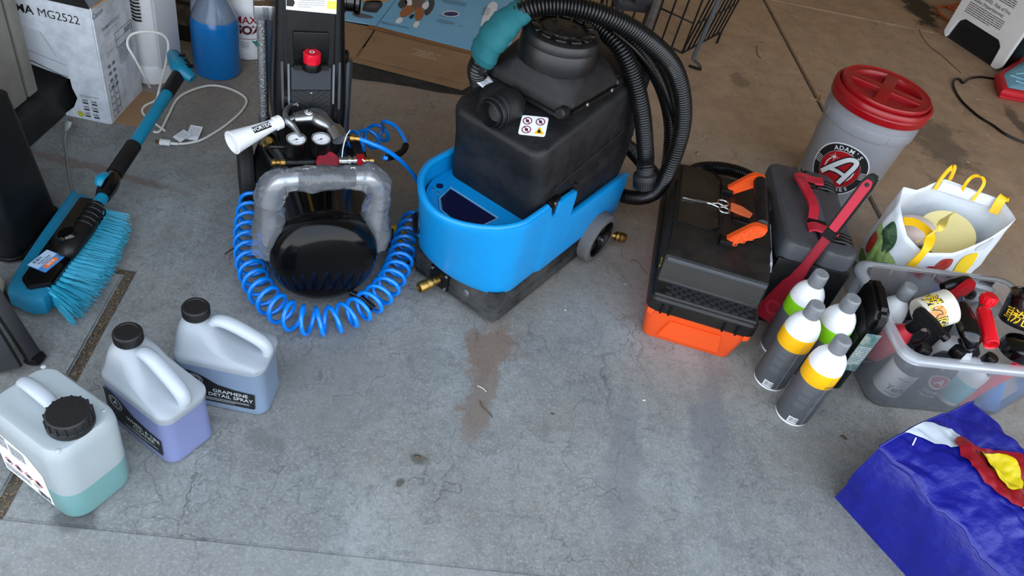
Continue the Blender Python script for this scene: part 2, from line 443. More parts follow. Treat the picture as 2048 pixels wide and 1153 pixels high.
slab([(-4.2, 4.09), (1.583, 4.09), (1.583, 8.2), (-4.2, 8.2)], CONC)
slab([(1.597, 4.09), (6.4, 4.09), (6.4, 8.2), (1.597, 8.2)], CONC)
slab([(-4.2, -7), (6.4, -7), (6.4, .7402), (-4.2, .7402)], APR, -.0005)
# joint grit: leaf litter caught in the left joint
bm = B(); rnd = random.Random(3)
for k in range(520):
    t = rnd.uniform(.5, 1.41); s = -.696 + rnd.uniform(-.011, .011)
    if k > 400: s = rnd.uniform(-.98, -.70); t = 1.414 + rnd.uniform(-.006, .006)
    p = GS(s, t, -.004); a = rnd.uniform(0, PI); l = rnd.uniform(.003, .009)
    box(bm, l, .002, .0012, T(*p) @ Matrix.Rotation(a, 4, 'Z') @ RX(rnd.uniform(-30, 30)))
o = obj('joint_litter', bm, mat('litter', (120, 100, 76), 0.9, dirt=((60, 46, 34), 0.8, 40)), floor); o['kind'] = 'stuff'

WALLM = mat('beige_wall', (222, 202, 172), 0.75, dirt=((190, 170, 142), 0.5, 3), bump=(40, 0.1))
WOOD = mat('ceiling_board', (222, 206, 180), 0.85, dirt=((200, 182, 152), 0.4, 3))
def wallbox(name, s0, s1, t0, t1, z0, z1, m):
    bm = B(); prism(bm, [(GS(s, t).x, GS(s, t).y) for s, t in ((s0, t0), (s1, t0), (s1, t1), (s0, t1))], z1 - z0, T(0, 0, z0))
    return struct(name, bm, m, smooth=False)
wallbox('wall_back', -2.2, 5.4, 7.4, 7.5, 0, 2.7, WALLM)
wallbox('wall_right', 5.3, 5.4, .74, 7.4, 0, 2.7, WALLM)
wallbox('wall_left', -2.2, -2.1, .74, 7.4, 0, 2.7, WALLM)
wallbox('ceiling', -2.2, 5.4, .74, 7.5, 2.7, 2.8, WOOD)
wallbox('wall_front', -2.2, 5.4, .72, .82, 2.15, 2.7, WALLM)
wallbox('trim_1', -2.1, -1.72, .72, .82, 0, 2.15, WALLM)
wallbox('trim_2', 4.6, 5.3, .72, .82, 0, 2.15, WALLM)

# tall cabinet with a black plinth that stands beside the printer carton
t = thing('tall_cabinet', 'dull grey-beige tall cabinet with a black plinth beside the white printer carton', 'cabinet', (-1.41, 1.35, 0), 2.5)
CAB = mat('cabinet_beige', (138, 136, 128), 0.55, dirt=((96, 90, 80), 0.75, 4), bump=(30, 0.08))
bm = B(); box(bm, .42, .60, 1.25, T(-.228, .10, .10 + .625), .004); obj('cabinet_body', bm, CAB, t)
bm = B(); box(bm, .014, .040, 1.24, T(-.011, .378, .73), .002); obj('end_stile', bm, CAB, t)
bm = B(); box(bm, .004, .012, 1.24, T(-.0145, .352, .73)); obj('gap_shade', bm, INK, t)  # dark strip stands in for the shade between door and stile
bm = B(); box(bm, .014, .544, 1.24, T(-.011, .074, .73), .002); obj('door', bm, CAB, t)
bm = B(); box(bm, .44, .78, .095, T(-.20, .16, .0475), .006)
obj('plinth', bm, mat('black_plinth', (15, 15, 16), 0.6, dirt=((70, 68, 64), 0.4, 11), bump=(24, 0.6)), t)

# ---------------------------------------------------------------- carpet extractor
def shear(ring, z0, y0, k, zmax):
    return [(x, y, min(z + k * max(0, y - y0), zmax)) for x, y, z in ring]
EXY = -27.0
ex = thing('carpet_extractor', 'bright blue and black carpet extractor with a round black dome lid', 'cleaning machine', (-0.0205, 1.7485, 0), EXY)
MACH = mat('machine_black', (15, 15, 17), 0.5, spec=.4, dirt=((46, 46, 48), 0.5, 11), bump=(240, 0.18))
MACHW = mat('machine_black_worn', (14, 14, 15), 0.55, dirt=((120, 120, 118), 0.35, 9), bump=(90, 0.3))
MBLUE = mat('machine_blue', (0, 138, 206), 0.34, dirt=((8, 112, 172), 0.35, 6), bump=(120, 0.06))
bm = B()
loft(bm, [rr(.275, .55, .02, .012, 6, 0.010, -.022), rr(.285, .565, .024, .020, 6, 0.010, -.022), rr(.288, .57, .026, .075, 6, .006, -.022), rr(.288, .57, .026, .112, 6, .0, -.020)])
base = obj('base', bm, MACHW, ex)
bm = B()
for z in (.036, .054): tube(bm, [(p[0] + .008, p[1], z + .004) for p in rr(.287, .568, .025, 0, 6, 0, -.022)], .0022, 6, closed=True)
obj('base_rib', bm, MACHW, base)
for sx in (-1, 1):
    bm = B(); rbox(bm, .03, .03, .02, .008, .003, T(sx * .085, -.235, 0)); obj('foot', bm, BLACKS, ex)
# blue shell: a wall that follows the outline, bulging forward towards its rim
HW = .146
def outline(bul):
    pts = [(HW, y_) for y_ in (.262, .2, .12, .04, -.020, -.048, -.0495, -.054, -.060, -.095, -.128, -.133, -.1345, -.150, -.1655, -.167, -.172, -.205)]; ns = len(pts) + 7
    for k in range(7):
        a = math.radians(90 * k / 6); pts.append((HW - .035 * (1 - math.cos(a)), -.240 - .035 * math.sin(a)))
    n = 14
    for k in range(1, n):
        x = (HW - .035) * (1 - 2 * k / n); pts.append((x, -.275))
    full = pts + [(-x, y) for x, y in reversed(pts[:ns])]
    out = []
    for x, y in full:
        f = max(0.0, min(1.0, (-y - .12) / .155)); yy = y - bul * f * (1 - (x / (HW + .012)) ** 2)
        out.append((x, yy))
    return out
def ztop(x, y):
    if y > -.049: return .250 - .02 * (y + .04)
    if y > -.053: return .315
    if y > -.058: return .330
    if y > -.134: return .336
    if y > -.166: return .298
    return .338
rows = []
O0 = outline(.045)
for f in (0, .12, .4, .7, .9, 1.0):
    Ob = outline(.045 + .080 * f ** 1.2)
    rows.append([(x * ((1 + .008 * f) if y0 > -.15 else (.955 + .053 * f)), y, .108 + (ztop(x, y0) - .108) * f) for (x, y), (_, y0) in zip(Ob, O0)])
bm = B(); loft(bm, rows, False, False, wrap=False)
shell = obj('blue_shell', bm, MBLUE, ex, ang=50)
solid(shell, .011, 1); bv = shell.modifiers.new('soft', 'BEVEL'); bv.width = .0035; bv.segments = 2; bv.limit_method = 'ANGLE'; bv.angle_limit = 1.0
bm = B(); tube(bm, [Vector(p) + Vector((0, -.002, -.002)) for p, q in zip(rows[-1], O0) if q[1] < -.165], .0075, 10); obj('rim_lip', bm, MBLUE, shell)
bm = B(); rbox(bm, .284, .52, .135, .02, .004, T(0, .004, .10)); obj('lower_tank', bm, MBLUE, ex)
# front pocket with its switch panel
bm = B()
dk = [(x * .985, y + .012, .283) for (x, y) in outline(.105) if y < -.12]
flat(bm, dk); obj('switch_panel', bm, MBLUE, ex)
bm = B(); A = lambda x, y: (x, y, 0)
sl = [(-.085, -.252), (.060, -.252), (.052, -.305), (.005, -.335), (-.045, -.328), (-.075, -.300)]
prism(bm, sl, .003, T(0, 0, .2835)); obj('dark_slot', bm, mat('navy_slot', (8, 12, 48), 0.3), ex)
bm = B(); tube(bm, [(x * 1.06, -.291 + (y + .291) * 1.14, .285) for x, y in sl], .0028, 6, closed=True); obj('slot_frame', bm, mat('blue_trim', (90, 150, 190), .5), ex)
bm = B(); lathe(bm, [(.009, 0), (.009, .003), (.0, .003)], 14, T(-.112, -.262, .283), cap1=False); obj('switch_hole', bm, mat('navy_slot', (8, 12, 48), 0.3), ex)
for x in (-.116, -.098):
    bm = B(); lathe(bm, [(.0035, 0), (.0035, .002), (.001, .003)], 10, T(x, -.285, .283)); obj('indicator', bm, CHROME, ex)
# recovery tank
bm = B()
def tk(w, d0, d1, r, z): return rr(w, d1 - d0, r, z, 6, 0, (d0 + d1) / 2)
R_ = [tk(.272, -.195, .262, .03, .232), tk(.278, -.205, .266, .032, .30), tk(.274, -.222, .264, .034, .42)]
R_ += [shear(tk(.268, -.242, .260, .034, .484), 0, -.242, .45, .550), shear(tk(.262, -.239, .256, .034, .495), 0, -.239, .45, .560), shear(tk(.248, -.231, .248, .03, .500), 0, -.231, .45, .566), shear(tk(.10, -.16, .18, .03, .503), 0, -.219, .42, .568)]
loft(bm, R_); tank = obj('recovery_tank', bm, MACH, ex, ang=50)
for (z, y0, y1) in ((.33, -.06, .235), (.345, -.06, .235), (.40, -.15, .235)):
    bm = B(); tube(bm, [(.1385, y0, z - .03), (.1385, (y0 + y1) / 2, z), (.1375, y1, z + .03)], .0035, 8); obj('side_rib', bm, MACH, tank)
for sx in (-1, 1):
    bm = B(); box(bm, .014, .045, .05, T(sx * .146, -.145, .322), .004); obj('latch', bm, BLACKS, ex)
    bm = B(); lathe(bm, [(.0065, 0), (.0065, .003), (.002, .0045)], 12, axis((sx * .153, -.145, .335), (sx, 0, 0))); obj('screw', bm, CHROME, ex)
    bm = B(); box(bm, .016, .012, .09, T(sx * .141, -.045, .30), .003); obj('latch_stop', bm, MACH, ex)
# tank lid with dome
bm = B()
loft(bm, [rr(.232, .232, .03, .548, 6, 0, -.03), rr(.240, .240, .03, .556, 6, 0, -.03), rr(.240, .240, .03, .585, 6, 0, -.03), rr(.228, .228, .032, .594, 6, 0, -.03),
          rr(.212, .212, .045, .612, 6, 0, -.03), rr(.194, .194, .08, .635, 6, 0, -.035), rr(.18, .18, .08, .638, 6, 0, -.035)])
lid = obj('tank_lid', bm, MACH, ex)
bm = B(); tube(bm, [(p[0], p[1], .561) for p in rr(.243, .243, .03, 0, 6, 0, -.03)], .003, 6, closed=True); obj('lid_seam', bm, BLACKS, lid)
bm = B(); lathe(bm, [(.098, .630), (.0985, .640), (.0965, .672), (.094, .676), (.096, .678), (.0965, .690), (.092, .698), (.086, .7005), (.05, .7015), (.049, .705), (.02, .707), (.0, .7075)], 44, T(.008, -.058, 0) @ Matrix.Diagonal((.94, .94, 1, 1)), cap1=False)
dome = obj('dome_cap', bm, mat('dome_black', (12, 12, 14), .36, dirt=((40, 40, 42), .3, 14)), ex)
for k in range(12):
    a = 2 * PI * k / 12
    bm = B(); rbox(bm, .028, .018, .008, .006, .002, T(.008 + .066 * math.cos(a), -.058 + .066 * math.sin(a), .700) @ RZ(math.degrees(a) + 90)); obj('dome_lug', bm, BLACKS, dome)
for k in range(3):
    a = 2 * PI * k / 3 + .9
    bm = B(); lathe(bm, [(.006, 0), (.006, .004), (.004, .004), (.004, .002), (0.0005, .002)], 12, T(.008 + .026 * math.cos(a), -.058 + .026 * math.sin(a), .705)); obj('dome_boss', bm, BLACKS, dome)
for (x, y) in ((-.112, -.148), (.112, -.148), (.112, .088), (-.112, .088)):
    bm = B(); lathe(bm, [(.013, -.012), (.014, -.008), (.014, .012), (.01, .016)], 16, axis((x, y - .01, .575), (0, -1, .1))); obj('lid_hinge', bm, BLACK, lid)
bm = B(); tube(bm, [(.124, -.135, .572), (.124, .075, .572)], .006, 8); obj('clamp_bar', bm, BLACKS, lid)
for y in (-.08, .03):
    bm = B(); lathe(bm, [(.005, 0), (.005, .003), (.002, .004)], 10, axis((.128, y, .576), (1, 0, .4))); obj('screw', bm, CHROME, lid)
# hose port
inv = (T(-0.0205, 1.7485, 0) @ RZ(EXY)).inverted()
p0 = inv @ W(1028, 206, .535); p1 = inv @ W(942, 246, .53); d = (p1 - p0).normalized()
bm = B(); lathe(bm, [(.036, -.01), (.04, .0), (.041, .02), (.037, .03), (.037, .042), (.034, .044), (.034, .058), (.0335, .06), (.031, .062), (.031, .074), (.029, .076), (.028, .05), (.027, -.02)], 30, axis(p0 + d * .012, d), cap1=False, cap0=False)
obj('hose_port', bm, MACH, ex)
bm = B(); lathe(bm, [(.029, 0), (.029, .002), (0, .002)], 24, axis(p0 + d * .012, d), cap1=False); obj('throat_shade', bm, INK, ex)  # black disc paints the shade deep inside the port
for k in (.048, .063):
    bm = B(); tube(bm, [axis(p0 + d * (.012 + k), d) @ Vector((.035 * math.cos(a * PI / 12), .035 * math.sin(a * PI / 12), 0)) for a in range(24)], .003, 6, closed=True); obj('port_ring', bm, MACH, ex)
bm = B(); loft(bm, [rr(.11, .11, .04, .505, 6, -.045, -.165), rr(.10, .095, .04, .545, 6, -.045, -.160), rr(.06, .06, .028, .56, 6, -.045, -.155)]); obj('port_boss', bm, MACH, ex)
# warning stickers on the front slope
sn = Vector((0, -.41, .91)).normalized()
Ms = frame((.062, -.182, .5215), RZ(0) @ Vector((.88, .42, .19)), Vector((-.42, .82, .36)))
bm = B(); loft(bm, [rr(.062, .056, .006, .0005, 4), rr(.062, .056, .006, .0015, 4)], M=Ms); st = obj('warning_sticker', bm, PAPERW, ex)
fx = plane_fx(Ms, .002)
bm = B()
for (x, y) in ((-.016, .012), (.014, .013), (-.014, -.013)):
    disc(bm, fx, x, y, .011, .011, 20, .78)
    a = .0075; flat(bm, [(x - a, y + a, .0022), (x - a + .003, y + a, .0022), (x + a, y - a, .0022), (x + a - .003, y - a, .0022)], Ms)
obj('sign_ring', bm, mat('maroon_print', (120, 20, 50), .6), st)
bm = B()
for (x, y) in ((-.016, .012), (.014, .013), (-.014, -.013)): disc(bm, plane_fx(Ms, .0018), x, y, .004, .0045, 10)
obj('sign_picture', bm, INK, st)
bm = B(); flat(bm, [(.004, -.022, .002), (.028, -.022, .002), (.016, -.002, .002)], Ms); obj('sign_triangle', bm, YEL, st)
bm = B(); flat(bm, [(.011, -.019, .0024), (.021, -.019, .0024), (.017, -.010, .0024), (.014, -.008, .0024)], Ms)
flat(bm, [(.0115, -.0075, .0023), (.016, -.0035, .0023), (.0150, -.0035, .0023), (.0105, -.0075, .0023)], Ms); obj('sign_picture', bm, INK, st)
Mq = frame((-.10, -.145, .5405), (.92, -.16, -.07), (.16, .90, .40))
bm = B(); loft(bm, [rr(.05, .045, .003, .0005, 3), rr(.05, .045, .003, .0013, 3)], M=Mq); q = obj('label_sticker', bm, PAPERW, ex)
bm = B(); dashes(bm, -.02, .02, -.004, .004, 4, .0015, Mq @ T(0, 0, .0018), 4); obj('print', bm, INK, q)
# front fittings
ff = Vector((-.032, -.31, .050))
bm = B(); box(bm, .062, .01, .058, T(ff.x, -.309, .056), .003); pl = obj('fitting_plate', bm, BLACKS, ex)
for (x, z) in ((-.024, .022), (.024, .022), (-.024, -.022), (.024, -.022)):
    bm = B(); lathe(bm, [(.0045, 0), (.0045, .003), (.0015, .0045)], 10, axis((ff.x + x, -.314, .056 + z), (0, -1, 0))); obj('screw', bm, CHROME, pl)
bm = B(); lathe(bm, [(.011, 0), (.011, .014), (.009, .016), (.009, .022), (.0145, .024), (.0145, .034), (.013, .036), (.0155, .038), (.0155, .056), (.0135, .060), (.010, .061), (.009, .05), (.001, .05)], 20, axis((ff.x, -.314, .052), (-.25, -1, -.08)), cap1=False)
obj('brass_coupler', bm, BRASS, ex)
bm = B(); lathe(bm, [(.012, 0), (.012, .004), (.006, .006)], 14, axis((.055, -.306, .062), (0, -1, .1))); obj('bolt', bm, STEEL, ex)
bm = B(); lathe(bm, [(.03, -.01), (.031, .004), (.027, .011), (.02, .013), (.0, .013)], 24, axis((-.136, -.292, .165), (-.55, -.83, .05)), cap1=False); obj('drain_cap', bm, mat('navy_cap', (12, 20, 40), .4), ex)
bm = B(); lathe(bm, [(.036, -.012), (.037, .002), (.034, .005), (.03, .005)], 24, axis((-.136, -.292, .165), (-.55, -.83, .05)), cap0=False, cap1=False); obj('cap_collar', bm, MBLUE, ex)
# wheels
for sx in (-1, 1):
    c = Vector((sx * .170, .145, .080))
    bm = B(); lathe(bm, [(.058, -.02), (.07, -.021), (.077, -.014), (.078, 0), (.077, .014), (.07, .021), (.058, .02)], 36, axis(c, (sx, 0, 0)), False, False)
    wh = obj('wheel', bm, mat('grey_tyre', (92, 92, 92), .8, dirt=((60, 58, 54), .6, 14)), ex)
    bm = B(); lathe(bm, [(.06, -.018), (.06, .014), (.052, .016), (.05, .006), (.018, .008), (.016, .018), (.008, .019), (.001, .019)], 30, axis(c, (sx, 0, 0)), True, False); obj('wheel_hub', bm, BLACKS, wh)
    for k in range(5):
        a = 2 * PI * k / 5
        bm = B(); box(bm, .036, .009, .008, axis(c, (sx, 0, 0)) @ RZ(math.degrees(a)) @ T(.034, 0, .009), .002); obj('wheel_spoke', bm, BLACKS, wh)
    bm = B(); lathe(bm, [(.006, 0), (.006, .006), (.002, .008)], 12, axis(c + Vector((sx * .019, 0, 0)), (sx, 0, 0))); obj('axle_end', bm, STEEL, wh)
bm = B(); tube(bm, [(-.16, .145, .080), (.16, .145, .080)], .008, 10); obj('axle', bm, STEEL, ex)
# rear brass fitting on its short pipe, beside the wheel
q0 = inv @ W(1222, 470, .055); q1 = inv @ W(1262, 480, .05)
bm = B(); tube(bm, [Vector((.06, .23, .06)), q0], .007, 10); obj('rear_pipe', bm, BRASS, ex)
dd = (q1 - q0).normalized()
bm = B(); lathe(bm, [(.009, 0), (.009, .012), (.0145, .014), (.0145, .022), (.011, .024), (.0155, .028), (.0155, .04), (.012, .046), (.006, .047)], 18, axis(q0, dd)); obj('brass_coupler', bm, BRASS, ex)

# ---------------------------------------------------------------- vacuum hose draped over the machine
HOSE = mat('hose_black', (12, 12, 13), 0.27, dirt=((36, 36, 38), .2, 20))
def corr(name, pts, r, parent, pitch=.0078, n=18, amp=.12):
    P = resample(spline(pts, 24), pitch / 4)
    rad = [r * (1 + amp * (1, .35, -1, .35)[i % 4]) for i in range(len(P))]
    bm = B(); tube(bm, P, rad, n); return obj(name, bm, HOSE, parent, ang=80)
hs = thing('vacuum_hose', 'black corrugated vacuum hose looped over the carpet extractor', 'hose', W(1290, 390, 0))
hl = -hs.location
def L_(pts): return [Vector(p) + hl for p in pts]
corr('hose_run', L_([W(1010, 45, .69), W(1062, 16, .735), W(1130, 12, .752), W(1205, 30, .745), W(1285, 72, .70), W(1345, 130, .62), W(1366, 200, .52), W(1362, 270, .41), W(1335, 345, .28), W(1305, 388, .165), W(1255, 394, .105), W(1190, 365, .10)]), .0205, hs)
corr('hose_run', L_([W(1140, 22, .665), W(1190, 48, .675), W(1236, 90, .655), W(1266, 150, .59), W(1284, 225, .49), W(1291, 300, .375), W(1292, 335, .325)]), .0205, hs)
corr('hose_run', L_([W(1180, 42, .64), W(1250, 72, .655), W(1305, 130, .585), W(1338, 210, .465), W(1343, 290, .345), W(1322, 360, .225), W(1250, 290, .18), W(1180, 285, .18)]), .0205, hs)
d = (W(1287, 392, .245) - W(1291, 325, .34)).normalized()
bm = B(); lathe(bm, [(.0225, -.02), (.0235, 0), (.0235, .03), (.031, .034), (.032, .04), (.032, .048), (.030, .05), (.030, .072), (.028, .074), (.026, .06), (.001, .06)], 30, axis(W(1291, 325, .335) + hl, d), cap1=False); cf = obj('hose_cuff', bm, mat('cuff_black', (20, 21, 23), .5, dirt=((52, 52, 52), .4, 18)), hs)
for k in range(30):
    a = 2 * PI * k / 30
    bm = B(); box(bm, .002, .0022, .018, axis(W(1291, 325, .335) + hl, d) @ RZ(math.degrees(a)) @ T(.0303, 0, .061)); obj('cuff_ridge', bm, BLACKS, cf)
bm = B(); tube(bm, spline(L_([W(1225, 62, .69), W(1275, 105, .645), W(1318, 165, .56), W(1346, 240, .44), W(1352, 280, .38)]), 10), .0042, 8); obj('solution_line', bm, BLACKS, hs)
# teal cloth sleeve on the hose end
bm = B(); P = resample(spline([W(1050, 18, .725), W(1018, 42, .70), W(985, 78, .655), W(962, 118, .60)], 20), .006)
rings_r = [(.027 + .010 * min(1, i / (len(P) * .4))) * (1 + .05 * math.sin(i * .9) + .03 * math.sin(i * 2.3)) for i in range(len(P))]
tube(bm, P, rings_r, 26, sx=.75, sy=1.15, caps=False)
for v in bm.verts: v.co += Vector((1, 1, 1)) * .0035 * vnoise(v.co, 30)
o = solo('hose_sleeve', bm, mat('teal_cloth', (6, 92, 100), .75, dirt=((6, 70, 80), .5, 9), bump=(70, .2)), 'teal cloth sleeve pulled over the end of the black vacuum hose', 'hose sleeve', ang=60)
solid(o, .003)
e0, e1 = P[-6], P[-1]
corr('hose_tail', L_([W(985, 78, .645), W(966, 112, .60), W(955, 140, .56), W(962, 170, .50)]), .022, hs)

# second black hose on the floor behind the orange tool box
hp = thing('floor_hose', 'black corrugated hose lying on the floor behind the orange tool box', 'hose', W(1430, 345, 0))
hl = -hp.location
corr('hose_body', L_([W(1375, 350, .05), W(1400, 338, .055), W(1440, 337, .06), W(1480, 346, .055), W(1510, 362, .04), W(1530, 380, .03)]), .021, hp)

# ---------------------------------------------------------------- air compressor
CYAW = 28.0
cp = thing('air_compressor', 'black portable air compressor with red switch knob and bagged carry handle', 'air compressor', (-0.468, 1.378, 0), CYAW)
invc = (T(-0.468, 1.378, 0) @ RZ(CYAW)).inverted()
TANKB = mat('tank_black', (5, 5, 6), 0.14, spec=.25, dirt=((26, 26, 28), 0.15, 8))
bm = B()
prof = [(.0, -.046), (.03, -.0455), (.06, -.043), (.085, -.038), (.103, -.029), (.115, -.015), (.1215, .002), (.1240, .012), (.1245, .018), (.1265, .018), (.1265, .022), (.1245, .024), (.1245, .40), (.119, .42), (.09, .45), (.04, .465), (.0, .468)]
lathe(bm, [(r * 1.055, z) for r, z in prof], 48, axis((0, -.032, .148), (0, 1, 0)), cap0=False, cap1=False); bmesh.ops.remove_doubles(bm, verts=bm.verts, dist=1e-5)
obj('air_tank', bm, TANKB, cp, ang=50)
for sx in (-1, 1):
    bm = B(); lathe(bm, [(.016, 0), (.02, .006), (.018, .03), (.013, .034)], 14, T(sx * .07, .06, 0)); obj('rubber_foot', bm, BLACKS, cp)
# carry handle: steel bow with a ribbed grip
def hpos(): return [(-.122, .012, .17), (-.124, .005, .24), (-.122, -.004, .31), (-.105, -.012, .362), (-.07, -.016, .374), (0, -.018, .376), (.07, -.016, .374), (.105, -.012, .362), (.122, -.004, .31), (.124, .005, .24), (.122, .012, .17)]
HP = spline(hpos(), 8)
bm = B(); tube(bm, HP, .0165, 16); hd = obj('carry_handle', bm, mat('silver_paint', (176, 178, 180), .3, .8), cp)
bm = B(); G_ = resample(spline([(-.062, -.0165, .3745), (0, -.018, .376), (.062, -.0165, .3745)], 20), .002)
tube(bm, G_, [.0205 * (1 + .05 * (1 if i % 4 < 2 else -1)) for i in range(len(G_))], 18); obj('grip', bm, BLACK, hd, ang=80)
for sx in (-1, 1):
    bm = B(); box(bm, .02, .05, .05, T(sx * .115, .018, .185), .004); obj('handle_bracket', bm, BLACKS, cp)
# shroud
bm = B()
def sh(w, y0, y1, z, r=.02): return rr(w, y1 - y0, r, z, 5, 0, (y0 + y1) / 2)
loft(bm, [sh(.15, .235, .46, .262), sh(.166, .238, .47, .30), sh(.174, .248, .48, .38), sh(.170, .258, .485, .46), sh(.160, .268, .48, .56), sh(.154, .275, .475, .64), sh(.150, .282, .47, .70), sh(.13, .30, .45, .715)])
shd = obj('motor_shroud', bm, mat('shroud_black', (9, 9, 10), .3, spec=.4, dirt=((26, 26, 28), .3, 10)), cp)
def fy(z):  # front face of the shroud
    for (z0, y0), (z1, y1) in zip([(.262, .235), (.30, .238), (.38, .248), (.46, .258), (.56, .268), (.64, .275), (.70, .282)], [(.30, .238), (.38, .248), (.46, .258), (.56, .268), (.64, .275), (.70, .282), (.8, .3)]):
        if z <= z1: return y0 + (y1 - y0) * (z - z0) / (z1 - z0)
    return .3
def fpanel(name, x0, x1, z0, z1, m, t=.004, par=None, x2=None, x3=None):
    M = frame((0, fy(z0) - .0002, z0), (1, 0, 0), (0, fy(z1) - fy(z0), z1 - z0)); h = math.hypot(fy(z1) - fy(z0), z1 - z0)
    bm = B(); prism(bm, [(x0, 0), (x1, 0), (x3 if x3 is not None else x1, h), (x2 if x2 is not None else x0, h)], t, M, .0012); return obj(name, bm, m, par or shd)
GP = mat('shroud_grey', (46, 49, 55), .4)
fpanel('trim_panel', -.046, .046, .436, .492, GP, .005)
for sx in (-1, 1):
    fpanel('side_strip', sx * .052 - .0025, sx * .052 + .0025, .40, .50, mat('strip_grey', (104, 108, 114), .4), .006)
    fpanel('corner_strip', sx * .066 - .003, sx * .066 + .003, .385, .505, mat('strip_grey2', (62, 66, 72), .4), .004)
    fpanel('shroud_rib', sx * .058 - .004, sx * .058 + .004, .28, .66, BLACKG, .004)
fpanel('grille_panel', -.046, .046, .345, .434, mat('grille_grey', (24, 25, 28), .45), .0035)
bm = B(); lathe(bm, [(.003, 0), (.003, .002), (.001, .003)], 8, axis((0, fy(.428) - .004, .428), (0, -1, 0))); obj('screw', bm, STEEL, shd)
for k in range(6):
    for sx in (-1, 1):
        z0 = .352 + k * .0125
        M = frame((0, fy(z0) - .0040, z0), (1, 0, 0), (0, fy(z0 + .03) - fy(z0), .03))
        bm = B(); xo = .040; h = min(.026, .430 - z0)
        prism(bm, [(sx * .004, 0), (sx * .004, .006), (sx * (.004 + h * 1.35), .006 + h), (sx * (.004 + h * 1.35), h)], .002, M); obj('vent_slot', bm, INK, shd)
kz = .498
fpanel('knob_plate', -.040, .040, .488, .500, BLACK, .014)
bm = B(); box(bm, .082, .008, .085, T(0, fy(.53) + .001, .535), .003); obj('knob_recess', bm, BLACKS, shd)
kM = T(0, fy(.5) - .014, .494)
bm = B(); lathe(bm, [(.022, 0), (.0225, .012), (.021, .018)], 28, kM); kn = obj('knob_base', bm, BLACKS, shd)
bm = B(); lathe(bm, [(.0195, .018), (.0205, .020), (.0205, .040), (.018, .0425), (.008, .0425), (.0, .0425)], 28, kM, cap1=False); obj('red_knob', bm, mat('knob_red', (206, 14, 40), .22, coat=.4), kn)
bm = B(); disc(bm, plane_fx(kM, .0431), 0, 0, .006, .006, 18, .6); obj('knob_mark', bm, WPRINT, kn)
M = frame((0, fy(.632) - .0025, .630), (1, 0, 0), (0, .09, 1))
bm = B(); prism(bm, [(-.060, -.004), (.058, -.010), (.060, .07), (-.060, .07)], .001, M); lb = obj('instruction_label', bm, PAPERW, shd)
bm = B(); prism(bm, [(-.054, .004), (-.040, .003), (-.036, .012), (-.040, .022), (-.054, .022)], .0006, M @ T(0, 0, .001)); obj('pictogram', bm, INK, lb)
bm = B(); dashes(bm, -.03, .03, .018, .005, 4, .0012, M @ T(0, 0, .0016), 9); obj('print', bm, INKG, lb)
bm = B(); flat(bm, [(.034, .002), (.056, .001), (.057, .02), (.034, .02)], M @ T(0, 0, .0014)); obj('yellow_field', bm, mat('pale_yellow', (232, 212, 90), .6), lb)
bm = B(); lathe(bm, [(.030, 0), (.030, .012), (.026, .014), (.026, .03), (.032, .034), (.033, .042), (.030, .046), (.012, .047)], 28, axis((.076, .345, .622), (1, -.15, 0))); obj('air_filter', bm, BLACKG, cp)
bm = B(); lathe(bm, [(.016, 0), (.017, .012), (.01, .016)], 16, axis((.078, .30, .50), (1, -.3, 0))); obj('side_cap', bm, BLACKS, cp)
# tube frame on the left of the shroud
pb = invc @ W(534, 332, .20); px = -.1015; py = .355
bm = B(); tube(bm, [(px, py, .05), (px, py, .30)], .0145, 18); pol = obj('frame_tube', bm, STEEL, cp)
bm = B(); tube(bm, [(px, py, .30), (px, py, .575)], .0115, 18)
obj('knurled_tube', bm, mat('knurled', (170, 174, 178), .3, 1.0, dirt=((60, 62, 66), .95, 240), bump=(300, .9)), cp)
bm = B(); box(bm, .034, .03, .034, T(px, py - .003, .582), .002); box(bm, .07, .03, .034, T(px + .035, py - .003, .5825), .002); obj('square_corner', bm, CHROME, cp)
bm = B(); tube(bm, [(.1015, py, .05), (.1015, py, .46)], .0135, 16); obj('frame_tube', bm, STEEL, cp)
# wheels
TYRE = mat('tyre_black', (20, 20, 21), .7, bump=(40, .3))
for sx in (-1, 1):
    c = Vector((sx * .15, .40, .092))
    bm = B(); lathe(bm, [(.055, -.016), (.078, -.02), (.088, -.017), (.0915, -.008), (.0915, .008), (.088, .017), (.078, .02), (.055, .016)], 40, axis(c, (sx, 0, 0)), False, False); wh = obj('wheel', bm, TYRE, cp)
    bm = B(); lathe(bm, [(.057, -.012), (.057, .012), (.02, .014), (.01, .018), (.001, .018)], 26, axis(c, (sx, 0, 0)), True, False); obj('wheel_hub', bm, DGREY, wh)
    bm = B()
    for k in range(44):
        for j in (-1, 1):
            box(bm, .0035, .011, .002, axis(c, (sx, 0, 0)) @ RZ(360 / 44 * k) @ RY(90) @ T(j * .006, 0, .0912) @ RZ(j * 35))
    obj('tread_block', bm, TYRE, wh)['kind'] = 'stuff'
bm = B(); tube(bm, [(-.15, .40, .092), (.15, .40, .092)], .007, 8); obj('axle', bm, STEEL, cp)
